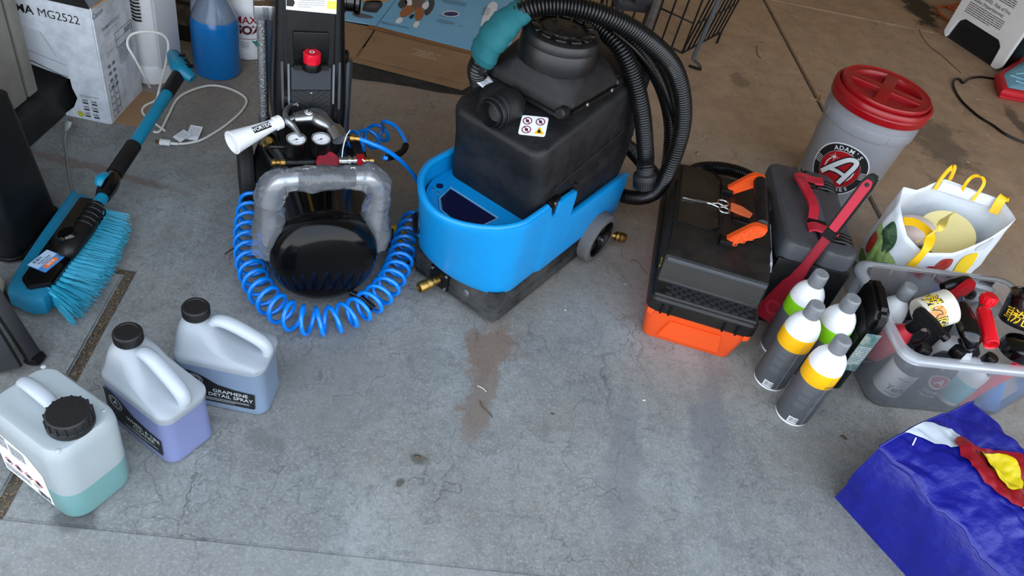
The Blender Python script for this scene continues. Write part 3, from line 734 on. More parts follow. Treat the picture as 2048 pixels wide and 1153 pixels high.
# regulator manifold in front of the shroud
mz, my = .318, .125
bm = B(); tube(bm, [(-.075, my, mz), (.05, my, mz)], .0095, 14); man = obj('manifold', bm, BLACKS, cp)
bm = B(); tube(bm, [(-.03, my, .26), (-.03, my, mz)], .008, 10); obj('manifold_post', bm, BRASS, man)
bm = B(); tube(bm, [(.02, my, .26), (.02, my, mz)], .011, 10); obj('manifold_post', bm, BLACKS, man)
bm = B(); lathe(bm, [(.024, 0), (.0265, .004), (.0265, .02), (.023, .024), (.01, .0245), (.0, .0245)], 30, axis((.02, my - .018, mz + .004), (0, -.55, .83)), cap1=False); rk = obj('regulator_knob', bm, mat('knob_dark_red', (150, 20, 42), .4), cp)
for k in range(9):
    bm = B(); box(bm, .0018, .034 - abs(k - 4) * .004, .002, axis((.02, my - .018, mz + .004), (0, -.55, .83)) @ T((k - 4) * .005, 0, .0245)); obj('knob_ridge', bm, mat('knob_dark_red2', (120, 14, 34), .4), rk)
for gx in (-.049, .007):
    gM = axis((gx, my + .004, mz + .012), (0, -.12, 1))
    bm = B(); lathe(bm, [(.008, -.012), (.012, .0), (.0205, .012), (.0215, .016), (.0215, .050), (.0225, .051), (.0225, .056), (.0205, .057), (.0200, .052), (.001, .052)], 30, gM, cap1=False); ga_ = obj('gauge', bm, BLACKS, cp)
    bm = B(); disc(bm, plane_fx(gM, .0535), 0, 0, .0198, .0198, 30); obj('dial', bm, WPRINT, ga_)
    bm = B(); tube(bm, [gM @ Vector((.0215 * math.cos(2 * PI * k / 36), .0215 * math.sin(2 * PI * k / 36), .056)) for k in range(36)], .0016, 6, closed=True); obj('bezel', bm, CHROME, ga_)
    bm = B(); Mg = gM @ T(0, 0, .0542) @ RZ(0)
    for k in range(21):
        a = math.radians(-30 + 240 * k / 20); r0 = .0135 if k % 5 == 0 else .0155
        flat(bm, [(r0 * math.cos(a - .02), r0 * math.sin(a - .02)), (.0175 * math.cos(a - .02), .0175 * math.sin(a - .02)), (.0175 * math.cos(a + .02), .0175 * math.sin(a + .02)), (r0 * math.cos(a + .02), r0 * math.sin(a + .02))], Mg)
    a = math.radians(205); flat(bm, [(.015 * math.cos(a), .015 * math.sin(a)), (-.004 * math.cos(a - .3), -.004 * math.sin(a - .3)), (-.004 * math.cos(a + .3), -.004 * math.sin(a + .3))], Mg)
    put_text(bm, 'psi', .005, Mg @ T(0, -.009, 0)); disc(bm, plane_fx(Mg, .0004), 0, 0, .0022, .0022, 12); obj('dial_print', bm, INK, ga_)
bm = B(); lathe(bm, [(.009, 0), (.009, .01), (.006, .012), (.006, .02), (.0085, .022), (.0085, .03), (.005, .032)], 14, axis((-.075, my, mz), (-1, 0, 0))); obj('brass_fitting', bm, BRASS, cp)
bm = B(); lathe(bm, [(.0125, 0), (.0125, .004), (.010, .005), (.010, .02), (.0135, .021), (.0135, .028), (.009, .029), (.009, .034), (.012, .035), (.012, .042)], 16, axis((.05, my, mz), (1, 0, 0))); obj('quick_coupler', bm, CHROME, cp)
bm = B(); box(bm, .02, .024, .026, T(.102, my, mz), .003); obj('valve_red', bm, RED, cp)
bm = B(); lathe(bm, [(.007, 0), (.007, .01), (.0085, .011), (.0085, .022), (.005, .023)], 12, axis((.112, my, mz), (1, 0, 0))); obj('brass_fitting', bm, BRASS, cp)
bm = B(); strip(bm, spline([(.104, my - .012, mz + .013), (.112, my - .016, mz + .006), (.118, my - .02, mz - .006)], 5), .003, (1, 0, 0), .001); obj('zip_tie', bm, WPRINT, cp)
bm = B(); tube(bm, spline([(-.1, .17, .30), (-.115, .16, .335), (-.09, .15, .345), (-.04, .15, .34)], 6), .0045, 8); obj('pressure_line', bm, BLACKS, cp)
bm = B(); tube(bm, spline([(.03, my - .005, mz + .012), (.05, my - .03, mz), (.06, .06, .28)], 6), .006, 8); obj('pressure_line', bm, BLACKS, cp)
bm = B(); lathe(bm, [(.012, 0), (.016, .004), (.016, .02), (.012, .024), (.008, .04)], 16, axis((-.1015, .245, .285), (0, -.5, .6))); obj('brass_drain', bm, BRASS, cp)
# stickers on the tank under the grip
for (a, w, c) in ((-14, .05, (226, 222, 120)), (12, .022, (224, 210, 60))):
    f = cyl_fx(.1252, 90 - a, .085); bm = B()
    Mt = axis((0, 0, .148), (0, 1, 0)); 
    fx = (lambda ff: (lambda x, y: Mt @ RZ(180) @ ff(x, y)))(f)
    grid_patch(bm, fx, -w / 2, w / 2, -.012, .012, 6, 1); obj('tank_sticker', bm, mat('sticker%d' % a, c, .5), cp)

# plastic bag pulled over the handle
WRAP = clear('poly_bag', (220, 226, 236), .24, .06, .5, bump=(20, .8))
bm = B(); P = resample(spline([(-.126, .012, .155)] + hpos()[1:-1] + [(.126, .012, .155)], 12), .006); n = len(P)
def wr_(i):
    f = i / (n - 1); leg = abs(f - .5) * 2
    return .027 + .013 * max(0, leg - .40) / .60 + (.005 if .28 < leg < .5 else 0)
rings = []
tube(bm, P, [wr_(i) for i in range(n)], 30, caps=False, sx=1.0, sy=1.05)
for v in bm.verts:
    k = vnoise(v.co, 24, 3) * .007 + abs(vnoise(v.co, 60, 9)) * .005
    c = min(P, key=lambda q: (q - v.co).length_squared); dv = (v.co - c).normalized(); v.co += dv * k
    if v.co.z < .18: v.co.z += .012 * vnoise(v.co, 70, 5)
wo = obj('plastic_bag', bm, WRAP, None, ang=25)
wo.location = (-0.468, 1.378, 0); wo.rotation_euler = (0, 0, math.radians(CYAW))
tag(wo, 'crumpled clear plastic bag wrapped around the compressor carry handle', 'plastic bag')

# ---------------------------------------------------------------- coiled blue air hose
ah = thing('coil_hose', 'bright blue coiled air hose lying in a ring around the compressor tank', 'air hose', W(645, 640, 0))
hl = -ah.location
ring = [W(838, 428, .042), W(824, 452, .04), W(812, 482, .04), W(800, 520, .04), W(785, 556, .04), W(757, 592, .04), W(715, 622, .04), W(668, 640, .04), W(620, 643, .04), W(572, 628, .04), W(530, 592, .04), W(504, 540, .04), W(496, 485, .045), W(500, 430, .055), W(515, 380, .075), W(538, 345, .11)]
cen = resample(spline(ring, 24), .0012); n = len(cen)
def helix(cen, rad, pitch, ph=0.0):
    out = []; nrm = Vector((0, 0, 1)); ln = 0
    for i in range(len(cen)):
        tg = (cen[min(i + 1, len(cen) - 1)] - cen[max(i - 1, 0)]).normalized()
        nrm = (nrm - tg * nrm.dot(tg)).normalized(); b = tg.cross(nrm)
        if i: ln += (cen[i] - cen[i - 1]).length
        a = 2 * PI * ln / pitch + ph
        e = min(1.0, i / 20, (len(cen) - 1 - i) / 20)
        out.append(cen[i] + (nrm * math.cos(a) + b * math.sin(a)) * rad * e)
    return out
coil = helix(cen, .033, .036)
bm = B(); tube(bm, [p + hl for p in coil[::2]], .0056, 10); obj('coil', bm, HOSEB, ah)
back = [W(538, 345, .11), W(548, 318, .18), W(590, 322, .2), W(640, 300, .2), W(690, 285, .19), W(722, 285, .18), W(745, 275, .17), W(768, 262, .16)]
cb = resample(spline(back, 20), .0012)
cw = helix(cb, .030, .052, 2.0)
bm = B(); tube(bm, [p + hl for p in cw[::2]], .0056, 10); obj('coil', bm, HOSEB, ah)
tail = spline([W(768, 262, .17), W(766, 243, .26), W(790, 252, .27), W(808, 276, .27), W(812, 292, .27)], 10)
bm = B(); tube(bm, [p + hl for p in tail], .0056, 10); obj('coil', bm, HOSEB, ah)
rel = spline([W(812, 290, .27), W(806, 302, .275), W(790, 312, .29), W(772, 316, .31)], 12)
bm = B(); tube(bm, [p + hl for p in resample(rel, .002)], [.0088 if i % 3 else .0072 for i in range(len(resample(rel, .002)))], 10); obj('strain_relief', bm, BLACKS, ah)
bm = B(); tube(bm, [p + hl for p in spline([W(774, 317, .315), W(766, 315, .318)], 4)], .0058, 10); obj('coil', bm, HOSEB, ah)
lead = spline([W(716, 277, .372), W(742, 287, .366), W(775, 302, .34), W(808, 328, .29), W(832, 358, .22), W(845, 392, .12), W(838, 428, .042)], 10)
bm = B(); tube(bm, [p + hl for p in lead], .0056, 10); obj('lead', bm, HOSEB, ah)
rl = resample(spline([W(700, 585, .05), W(722, 596, .045), W(748, 618, .03)], 12), .002)
bm = B(); tube(bm, [p + hl for p in rl], [.0088 if i % 3 else .0074 for i in range(len(rl))], 10); obj('strain_relief', bm, BLACKS, ah)

# ---------------------------------------------------------------- cleaning air gun lying on the gauges
gz = .392
gt = [W(464, 286, gz - .012), W(562, 243, gz), W(590, 236, gz), W(632, 234, gz), W(668, 258, gz - .004), W(676, 272, gz - .01), W(716, 277, .372)]
gun = thing('air_gun', 'silver air cleaning gun with a white cone nozzle resting on the gauges', 'air gun', gt[2] - Vector((0, 0, .02)))
hl = -gun.location
M = axis(gt[1] + hl, gt[0] - gt[1])
ln = (gt[0] - gt[1]).length
bm = B(); lathe(bm, [(.0145, 0), (.0165, .002), (.0165, .017), (.0135, .019), (.0138, .03), (.019, .075), (.026, ln - .008), (.0275, ln), (.025, ln + .001), (.0235, ln - .006), (.012, .05), (.001, .05)], 34, M, cap1=False); cn = obj('cone_nozzle', bm, WHITE, gun)
# VORTEX plate on the cone
upv = (M.to_3x3().inverted() @ Vector((0.1, -1.0, .9))).normalized(); a0 = math.degrees(math.atan2(upv.y, upv.x))
rt = lambda z: .0142 + (z - .03) * (.0265 - .0142) / (ln - .038)
def conefx(x, y, off=.0008):
    z = .058 - x; R = rt(z) + off; a = math.radians(a0) + y / R
    return M @ Vector((R * math.cos(a), R * math.sin(a), z))
bm = B(); grid_patch(bm, lambda x, y: conefx(x, y, .0004), -.024, .024, -.0075, .0075, 8, 6); pl = obj('name_plate', bm, INK, cn)
bm = B(); put_text(bm, 'VORTEX', .0125, fx=lambda x, y: conefx(x, y, .0010), bold=.02); obj('lettering', bm, WPRINT, pl)
AL = mat('cast_alloy', (172, 174, 176), .3, 1.0, dirt=((110, 110, 112), .5, 25))
bm = B(); tube(bm, [gt[1] + hl, gt[2] + hl], .008, 14); obj('barrel', bm, STEEL, gun)
bm = B(); P = spline([p + hl for p in (gt[2] + (gt[1] - gt[2]) * .1, gt[3] + Vector((-.004, .002, 0)), gt[3] + (gt[4] - gt[3]) * .35, gt[4], gt[4] + (gt[5] - gt[4]) * 1.6)], 8)
tube(bm, P, lambda f: .0135 + .009 * math.sin(PI * min(1, f * 1.5)) + (.005 if f > .72 else 0), 16, sx=.8, sy=1.1); body = obj('gun_body', bm, AL, gun)
dB = (gt[3] - gt[2]).normalized()
bm = B(); lathe(bm, [(.011, 0), (.013, .002), (.013, .008), (.011, .01)], 16, axis(gt[2] + hl, dB)); obj('lock_ring', bm, CHROME, body)
bm = B(); Mz = T(*(gt[3] + hl + (gt[2] - gt[3]) * .35 + Vector((0, 0, .0155)))); lathe(bm, [(.0095, -.004), (.0095, 0), (.0, .0002)], 20, Mz, cap1=False); bd = obj('round_badge', bm, WPRINT, body)
bm = B(); disc(bm, plane_fx(Mz, .0006), 0, 0, .0085, .0085, 20, .8); flat(bm, [(-.004, -.003, .0007), (.004, -.003, .0007), (0, .004, .0007)], Mz); obj('badge_mark', bm, INK, bd)
tg_ = [W(585, 210, gz + .008), W(572, 222, gz + .01), W(573, 240, gz + .008), W(588, 255, gz), W(602, 275, gz - .008)]
bm = B(); tube(bm, [p + hl for p in spline([W(598, 214, gz + .006), W(590, 208, gz + .008)] + tg_[1:], 7)], lambda f: .0048 + .0035 * math.sin(PI * f), 10, sx=1.2, sy=.8); obj('trigger', bm, AL, gun)
bm = B(); tube(bm, [p + hl for p in (gt[5] + (gt[6] - gt[5]) * .12, gt[5] + (gt[6] - gt[5]) * .6)], .008, 12); obj('swivel', bm, BLACKS, gun)
bm = B(); lathe(bm, [(.0085, 0), (.0085, .01), (.007, .011), (.007, .024)], 8, axis(gt[5] + (gt[6] - gt[5]) * .55 + hl, gt[6] - gt[5])); obj('brass_nut', bm, BRASS, gun)
bm = B(); tube(bm, [p + hl for p in spline([gt[5] + (gt[6] - gt[5]) * .5 + Vector((0, .012, .012)), gt[5] + (gt[6] - gt[5]) * .5 + Vector((0, -.012, .012)), gt[5] + (gt[6] - gt[5]) * .5 + Vector((-.004, -.02, -.015)), gt[5] + (gt[6] - gt[5]) * .48 + Vector((-.002, -.03, -.04))], 6)], .0014, 6); obj('cord_tie', bm, WPRINT, gun)

# ---------------------------------------------------------------- jugs of liquid
HDPE = clear('milky_plastic', (226, 234, 238), .80, .34, .5)
def liquid(name, rgb, a=.93): return clear(name, rgb, a, .3, .4)
CAPB = mat('cap_black', (16, 16, 17), .5, bump=(150, .15))

t = thing('jerrycan', 'milky jerrycan with pale green liquid and a large black ribbed cap', 'jerrycan', (-.734, .737, 0), -21)
bm = B()
Rg = [rr(.175, .118, .03, .0, 6), rr(.192, .134, .036, .006, 6), rr(.196, .138, .036, .02, 6), rr(.196, .138, .036, .182, 6), rr(.192, .134, .036, .198, 6), rr(.178, .120, .032, .209, 6), rr(.168, .11, .03, .2105, 6)]
Rg += [rr(.15, .075, .025, .2065, 6), rr(.12, .05, .02, .2055, 6)]
loft(bm, Rg); bd = obj('body', bm, HDPE, t)
bm = B(); loft(bm, [rr(.1755, .1185, .03, -.0002, 6), rr(.1926, .1346, .036, .006, 6), rr(.1966, .1386, .036, .02, 6), rr(.1966, .1386, .036, .082, 6), rr(.190, .132, .034, .0825, 6)]); obj('green_liquid', bm, liquid('green_fluid', (136, 190, 190)), t)
bm = B(); tube(bm, spline([(-.085, .004, .203), (-.075, .004, .220), (-.045, .003, .227), (-.01, .002, .226), (.016, .001, .219), (.024, 0, .204)], 6), lambda f: .0085 + .003 * math.sin(PI * f), 14, sx=.8, sy=1.2); obj('handle', bm, clear('milky_thick', (206, 214, 222), .90, .38, .3), t)
cM = T(.052, 0, 0)
bm = B(); lathe(bm, [(.034, .205), (.036, .209), (.036, .214)], 30, cM, cap1=False); obj('neck', bm, HDPE, t)
bm = B(); lathe(bm, [(.039, .211), (.0395, .2125), (.0395, .222), (.037, .223), (.0365, .240), (.034, .2435), (.0, .2435)], 40, cM, cap1=False); cp_ = obj('cap', bm, CAPB, t)
for k in range(16):
    bm = B(); box(bm, .004, .0036, .017, cM @ RZ(22.5 * k) @ T(.0375, 0, .231), .001); obj('cap_rib', bm, CAPB, cp_)
for (x, y) in ((-.088, .05), (.07, .05), (-.088, -.05), (.082, -.048)):
    bm = B(); ell(bm, (x, y, .2085), .005, .005, .003, 10, 6); obj('stud', bm, HDPE, bd)
LM = frame((-.012, -.0697, .088), (1, 0, 0), (0, 0, 1))
bm = B(); flat(bm, [(-.075, -.068), (.058, -.068), (.054, .028), (.02, .062), (-.075, .072)], LM); lb = obj('hazard_label', bm, PAPERW, t)
bm = B()
for k in range(4):
    cx = -.052 + k * .027; cy = -.022; s = .0125
    for q in range(4):
        a, b_ = math.radians(90 * q), math.radians(90 * q + 90)
        flat(bm, [(cx + s * math.cos(a), cy + s * math.sin(a), .0006), (cx + s * math.cos(b_), cy + s * math.sin(b_), .0006), (cx + s * .8 * math.cos(b_), cy + s * .8 * math.sin(b_), .0006), (cx + s * .8 * math.cos(a), cy + s * .8 * math.sin(a), .0006)], LM)
obj('hazard_frame', bm, REDINK, lb)
bm = B()
for k in range(4):
    cx = -.052 + k * .027; cy = -.022; s = .0088; flat(bm, [(cx + s, cy, .0006), (cx, cy + s * (.9 if k % 2 else .5), .0006), (cx - s, cy, .0006), (cx, cy - s * .6, .0006)], LM)
dashes(bm, -.07, -.035, .062, .0035, 12, .0014, LM @ T(0, 0, .0005), 5); dashes(bm, -.03, .012, .052, .0035, 10, .0014, LM @ T(0, 0, .0005), 6)
dashes(bm, -.07, .0, -.042, .0034, 6, .0013, LM @ T(0, 0, .0005), 7)
put_text(bm, '101', .012, LM @ T(.018, -.040, .0005), bold=.01)
rn = random.Random(2); x = .018
while x < .052:
    w = rn.choice((.0007, .0012, .0018)); flat(bm, [(x, -.064, .0005), (x + w, -.064, .0005), (x + w, -.048, .0005), (x, -.048, .0005)], LM); x += w + rn.choice((.0007, .0012))
obj('print', bm, INK, lb)

def fjug(label, loc, rz, fluid, level, lines, capdir=1, grp=None, dirty=False, mirror=1):
    """one-gallon F-style jug: cap end at -x, handle sloping down to +x"""
    t = thing('gallon_jug', label, 'jug', loc, rz)
    mt = clear('milky_plastic_dusty', (214, 222, 230), .80, .42, .5) if dirty else HDPE
    bm = B()
    def rg(x0, x1, d, z, r=.026): return rr(x1 - x0, d, r, z, 6, (x0 + x1) / 2, 0)
    loft(bm, [rg(-.09, .09, .10, 0), rg(-.1, .1, .113, .005), rg(-.101, .101, .115, .014), rg(-.099, .098, .112, .02), rg(-.098, .093, .110, .128), rg(-.099, .098, .113, .138), rg(-.098, .097, .112, .146),
              rg(-.096, .085, .106, .152), rg(-.095, .050, .100, .158), rg(-.094, .016, .094, .168), rg(-.092, .0, .086, .184), rg(-.088, -.012, .074, .202, .024), rg(-.083, -.024, .056, .214, .022), rg(-.0785, -.0335, .045, .219, .02), rg(-.0775, -.0345, .043, .226, .0205)])
    obj('body', bm, mt, t)
    hi = min(level, .127)
    bm = B(); loft(bm, [rg(-.0903, .0903, .1006, -.0002), rg(-.1003, .1003, .1136, .005), rg(-.1013, .1013, .1156, .014), rg(-.0993, .0983, .1126, .02), rg(-.0983, .0983 - .005 * (level - .02) / .108, .1126 - .002 * (level - .02) / .108, level), rg(-.094, .088, .104, level + .0004)])
    obj('liquid', bm, fluid, t)
    bm = B(); tube(bm, spline([(.083, 0, .138), (.088, 0, .160), (.076, 0, .181), (.040, 0, .203), (.008, 0, .217), (-.014, 0, .217), (-.028, 0, .204)], 7), lambda f: .0115 + .002 * math.sin(PI * f), 16, sx=.95, sy=1.15)
    obj('handle', bm, clear('milky_thick', (206, 214, 222), .90, .38, .3), t)
    M = T(-.056, 0, 0)
    bm = B(); lathe(bm, [(.0255, .2225), (.0262, .2235), (.0262, .2445), (.0245, .247), (.02, .2475), (.019, .2465), (.0, .2465)], 36, M, cap1=False); c = obj('cap', bm, CAPB, t)
    for k in range(36):
        bm = B(); box(bm, .0016, .0018, .018, M @ RZ(10 * k) @ T(.0266, 0, .234)); obj('cap_rib', bm, CAPB, c)
    LM = frame((0, -.0573, .07), (1, 0, 0), (0, .008, 1))
    bm = B(); flat(bm, [(-.082, -.048, 0), (.074, -.048, 0), (.078, -.044, 0), (.078, .002, 0), (.04, .004, 0), (0, .012, 0), (-.035, .034, 0), (-.06, .042, 0), (-.082, .044, 0)], LM); lb = obj('label', bm, mat('label_black', (18, 20, 20), .45), t)
    bm = B()
    for i, s in enumerate(lines): put_text(bm, s, .0150, LM @ T(.026, -.008 - i * .0140, .0006), bold=.012)
    disc(bm, plane_fx(LM, .0005), -.05, .016, .019, .019, 28, .93); disc(bm, plane_fx(LM, .0005), -.05, .016, .0145, .0145, 24, .9)
    put_text(bm, 'A', .019, LM @ T(-.05, .016, .0006), bold=.02, ital=.15)
    dashes(bm, -.03, .066, -.034, .0035, 3, .0012, LM @ T(0, 0, .0006), 8)
    obj('print', bm, mat('label_grey', (180, 186, 190), .5), lb)
    return t
fjug('milky gallon jug of purple liquid with a black cap, wheel and tire cleaner label', (-.636, .892, 0), -23, liquid('purple_fluid', (142, 152, 200)), .122, ['WHEEL & TIRE', 'CLEANER'])
fjug('dusty milky gallon jug of clear liquid with a black cap, detail spray label', (-.548, 1.022, 0), 4, liquid('pale_fluid', (150, 172, 200), .75), .128, ['GRAPHENE', 'DETAIL SPRAY'], dirty=True)

# ---------------------------------------------------------------- four detailing bottles
CAPG = mat('cap_grey', (116, 120, 124), .45, dirt=((150, 150, 150), .5, 60))
BOT_W = mat('bottle_white', (236, 238, 240), .32)
SLEEVE = mat('label_dark_grey', (74, 76, 80), .45, dirt=((90, 90, 94), .3, 12))
def dbottle(label, p, band, rz, words=None):
    t = thing('detailing_bottle', label, 'bottle', (p.x, p.y, 0), rz)
    r = .0435
    bm = B(); lathe(bm, [(.036, 0), (.0425, .002), (r, .006), (r, .196), (.0425, .206), (.039, .220), (.032, .233), (.023, .243), (.018, .247), (.0175, .252)], 40, None); obj('body', bm, BOT_W, t)
    bm = B(); lathe(bm, [(.0205, .2475), (.0213, .249), (.0198, .284), (.018, .2865), (.0, .2865)], 32, None, cap1=False); c = obj('cap', bm, CAPG, t)
    for k in range(40):
        bm = B(); box(bm, .0008, .0012, .028, RZ(9 * k) @ T(.0206, 0, .266) @ RY(-2.4)); obj('cap_rib', bm, CAPG, c)
    bm = B(); lathe(bm, [(r + .0003, .009), (r + .0006, .010), (r + .0006, .150), (r + .0003, .1505)], 40, None, False, False); sl = obj('label_sleeve', bm, SLEEVE, t)
    bm = B(); lathe(bm, [(r + .0003, .1505), (r + .0006, .151), (r + .0006, .194), (r + .0003, .195)], 40, None, False, False); bn = obj('colour_band', bm, band, t)
    f = lambda a, z: cyl_fx(r + .001, a, z)
    bm = B()
    for (a, z, n) in ((-118, .128, 4), (-118, .106, 5), (-118, .08, 5), (-70, .12, 7), (-70, .08, 8)):
        fx = f(a, z)
        rn = random.Random(int(a * 7 + z * 1000))
        for i in range(n):
            y = -.0032 * i; grid_patch(bm, fx, -.016, .016 - rn.uniform(0, .008), y, y + .0009, 6, 1)
    obj('small_print', bm, mat('print_grey', (108, 110, 114), .5), sl)
    fx = f(-95, .0)
    bm = B(); grid_patch(bm, f(-112, .022), -.012, .012, -.010, .010, 6, 1); bc = obj('barcode_field', bm, WPRINT, sl)
    bm = B(); rn = random.Random(4); x = -.010; fx = cyl_fx(r + .0014, -112, .022)
    while x < .010:
        w = rn.choice((.0006, .001, .0015)); grid_patch(bm, fx, x, x + w, -.007, .008, 1, 1); x += w + .0009
    obj('barcode', bm, INK, bc)
    bm = B()
    if words: put_text(bm, words, .0095, fx=f(-62, .158), bold=.01)
    grid_patch(bm, f(-20, .186), -.010, .010, -.005, .005, 5, 1)
    obj('band_print', bm, INK, bn)
    bm = B(); grid_patch(bm, f(-78, .1), -.0006, .0006, -.09, .09, 1, 8); obj('label_seam', bm, mat('seam_grey', (150, 152, 156), .5), sl)
YB = mat('band_yellow', (250, 186, 8), .4); GB = mat('band_green', (126, 202, 22), .4)
dbottle('white bottle with a yellow band printed DANGER, beside the clear storage bin', Vector((.777, 1.394, 0)), YB, 8, 'DANGER')
dbottle('yellow-banded white bottle with a small black mark, in front of a green one', Vector((.726, 1.495, 0)), YB, 0)
dbottle('white bottle with a green band between the red scraper and yellow bottle', Vector((.752, 1.624, 0)), GB, 25)
dbottle('white bottle with a green band standing against the black jug', Vector((.826, 1.558, 0)), GB, 40)

# black jug squeezed between the bottles and the bin
t = thing('black_jug', 'flat black jug squeezed between the green bottle and the clear bin', 'jug', (.897, 1.588, 0), 8)
bm = B(); loft(bm, [rr(.042, .125, .018, 0), rr(.05, .135, .02, .006), rr(.05, .135, .02, .20), rr(.046, .13, .02, .225), rr(.032, .05, .014, .248, 5, 0, .03), rr(.03, .046, .014, .262, 5, 0, .03)]); obj('body', bm, BLACKS, t)
bm = B(); P = [(-.066, .205), (-.066, .262), (-.05, .286), (.03, .306), (.055, .300), (.066, .275), (.066, .205)]; prism(bm, [(y, z) for y, z in P], .036, frame((-.018, 0, 0), (0, 1, 0), (0, 0, 1)), .010); obj('handle', bm, BLACKS, t)
LM = frame((-.0256, -.01, .13), (0, -1, 0), (0, 0, 1))
bm = B(); flat(bm, [(-.05, -.06), (.05, -.06), (.05, .065), (-.05, .065)], LM); lb = obj('label', bm, mat('label_black2', (30, 32, 34), .5), t)
LM2 = frame((.0, -.0682, .15), (1, 0, 0), (0, 0, 1))
bm = B(); flat(bm, [(-.02, -.07), (.02, -.07), (.02, .07), (-.02, .07)], LM2); lb = obj('label', bm, mat('label_teal', (70, 110, 112), .5, dirt=((200, 196, 170), .8, 30)), t)
bm = B(); dashes(bm, -.018, .018, .02, .006, 12, .0022, LM2 @ T(0, 0, .0006), 3); obj('print', bm, WPRINT, lb)

# ---------------------------------------------------------------- bucket with screw lid
BKX, BKY = 1.03, 2.555
t = thing('bucket', 'frosted wash bucket with a red screw lid and round red and black logo', 'bucket', (BKX, BKY, 0), 0)
BK = clear('frosted_bucket', (206, 208, 216), .80, .38, .5)
bm = B(); lathe(bm, [(.126, 0), (.131, .003), (.133, .008), (.147, .275), (.1475, .283), (.1545, .285), (.1555, .290), (.1565, .318), (.1555, .322), (.1505, .324), (.1515, .36), (.1475, .362), (.1435, .28), (.129, .008), (.0, .007)], 64, None, cap1=False); bk = obj('pail', bm, BK, t)
for k in range(12):
    bm = B(); box(bm, .002, .002, .03, RZ(30 * k + 12) @ T(.1563, 0, .304)); obj('pail_rib', bm, BK, bk)
LR = mat('lid_red', (150, 6, 18), .3, dirt=((126, 40, 44), .4, 10))
bm = B(); lathe(bm, [(.1525, .352), (.162, .352), (.1635, .356), (.1655, .374), (.163, .378), (.1655, .381), (.1655, .394), (.162, .399), (.156, .4005), (.150, .396), (.150, .376), (.14, .37)], 64, None, False, False); ri = obj('lid_ring', bm, LR, t)
bm = B(); lathe(bm, [(.147, .385), (.1495, .402), (.1505, .409), (.1485, .4135), (.144, .414), (.141, .411), (.1375, .411)], 64, None, False, False)
sl = obj('screw_lid', bm, LR, t)
# lid top: sunken floor, raised border and raised cross
bm = B(); lathe(bm, [(.122, .3905), (.122, .3925), (0, .3925)], 48, None, cap1=False); obj('lid_floor', bm, LR, sl)
bm = B(); lathe(bm, [(.1165, .388), (.1185, .4095), (.1200, .4112), (.139, .4112)], 64, None, False, False); obj('lid_border', bm, LR, sl)
for a_ in (0, 90):
    bm = B(); box(bm, .240, .040, .022, RZ(a_ - 22) @ T(0, 0, .4005 + a_ * .000006), .003); obj('lid_cross', bm, LR, sl)
# round logo
rt = lambda z: .133 + (z - .008) * (.014 / .267) + .0007
A0 = -113
def bfx(off, z0=.148):
    def f(x, y):
        R = rt(z0 + y) + off; a = math.radians(A0) + x / R; return Vector((R * math.cos(a), R * math.sin(a), z0 + y))
    return f
bm = B(); disc(bm, bfx(.0), 0, 0, .0985, .0985, 56); lg = obj('logo', bm, WPRINT, t)
bm = B(); disc(bm, bfx(.0006), 0, 0, .094, .094, 56, .745); obj('logo_ring', bm, INK, lg)
bm = B(); disc(bm, bfx(.0006), 0, 0, .068, .068, 48); obj('logo_field', bm, mat('logo_red', (178, 18, 28), .45), lg)
def arc_text(bm, s, rad, size, mid, fx, flip=1):
    adv = size * .82; n = len(s)
    for i, ch in enumerate(s):
        a = math.radians(mid) - flip * (i - (n - 1) / 2) * adv / rad
        cx, cy = rad * math.cos(a), rad * math.sin(a); ro = a - flip * PI / 2
        put_text(bm, ch, size, fx=lambda x, y: fx(cx + x * math.cos(ro) - y * math.sin(ro), cy + x * math.sin(ro) + y * math.cos(ro)), bold=.02)
bm = B(); arc_text(bm, "ADAM'S", .080, .022, 90, bfx(.0013)); arc_text(bm, 'POLISHES', .080, .020, 270, bfx(.0013), -1)
for k in range(5):
    for sx in (-1, 1):
        x = sx * (.082 - .0001); y = -.012 + k * .006; grid_patch(bm, bfx(.0013), x - .011, x + .011, y, y + .002, 2, 1)
obj('logo_lettering', bm, WPRINT, lg)
LA = [(-.05, -.036), (-.02, .01), (.012, .048), (.036, .052), (.042, .034), (.030, -.012), (.020, -.048)]
def ribbon(bm, pts, w, fx):
    P = spline([(x, y, 0) for x, y in pts], 8); L1, L2 = [], []
    for i, p_ in enumerate(P):
        tg = (P[min(i + 1, len(P) - 1)] - P[max(i - 1, 0)]).normalized(); nn = Vector((-tg.y, tg.x, 0))
        L1.append(bm.verts.new(fx(*(p_ + nn * w / 2)[:2]))); L2.append(bm.verts.new(fx(*(p_ - nn * w / 2)[:2])))
    for i in range(len(P) - 1): bm.faces.new((L1[i], L1[i + 1], L2[i + 1], L2[i]))
bm = B(); ribbon(bm, LA, .026, bfx(.0012)); ribbon(bm, [(-.036, -.012), (-.005, -.006), (.028, -.012)], .022, bfx(.0012)); obj('logo_shadow', bm, INK, lg)
bm = B(); ribbon(bm, LA, .0165, bfx(.0019)); ribbon(bm, [(-.034, -.012), (-.005, -.006), (.028, -.012)], .012, bfx(.0019))
for k in range(4):
    a = PI * k / 4 + .2; l = .020 if k % 2 == 0 else .012; f = bfx(.0019); cx, cy = -.034, .036
    nx, ny = -math.sin(a) * .0016, math.cos(a) * .0016
    bm.faces.new([bm.verts.new(f(cx + math.cos(a) * l, cy + math.sin(a) * l)), bm.verts.new(f(cx + nx, cy + ny)), bm.verts.new(f(cx - math.cos(a) * l, cy - math.sin(a) * l)), bm.verts.new(f(cx - nx, cy - ny))])
obj('logo_letter', bm, WPRINT, lg)

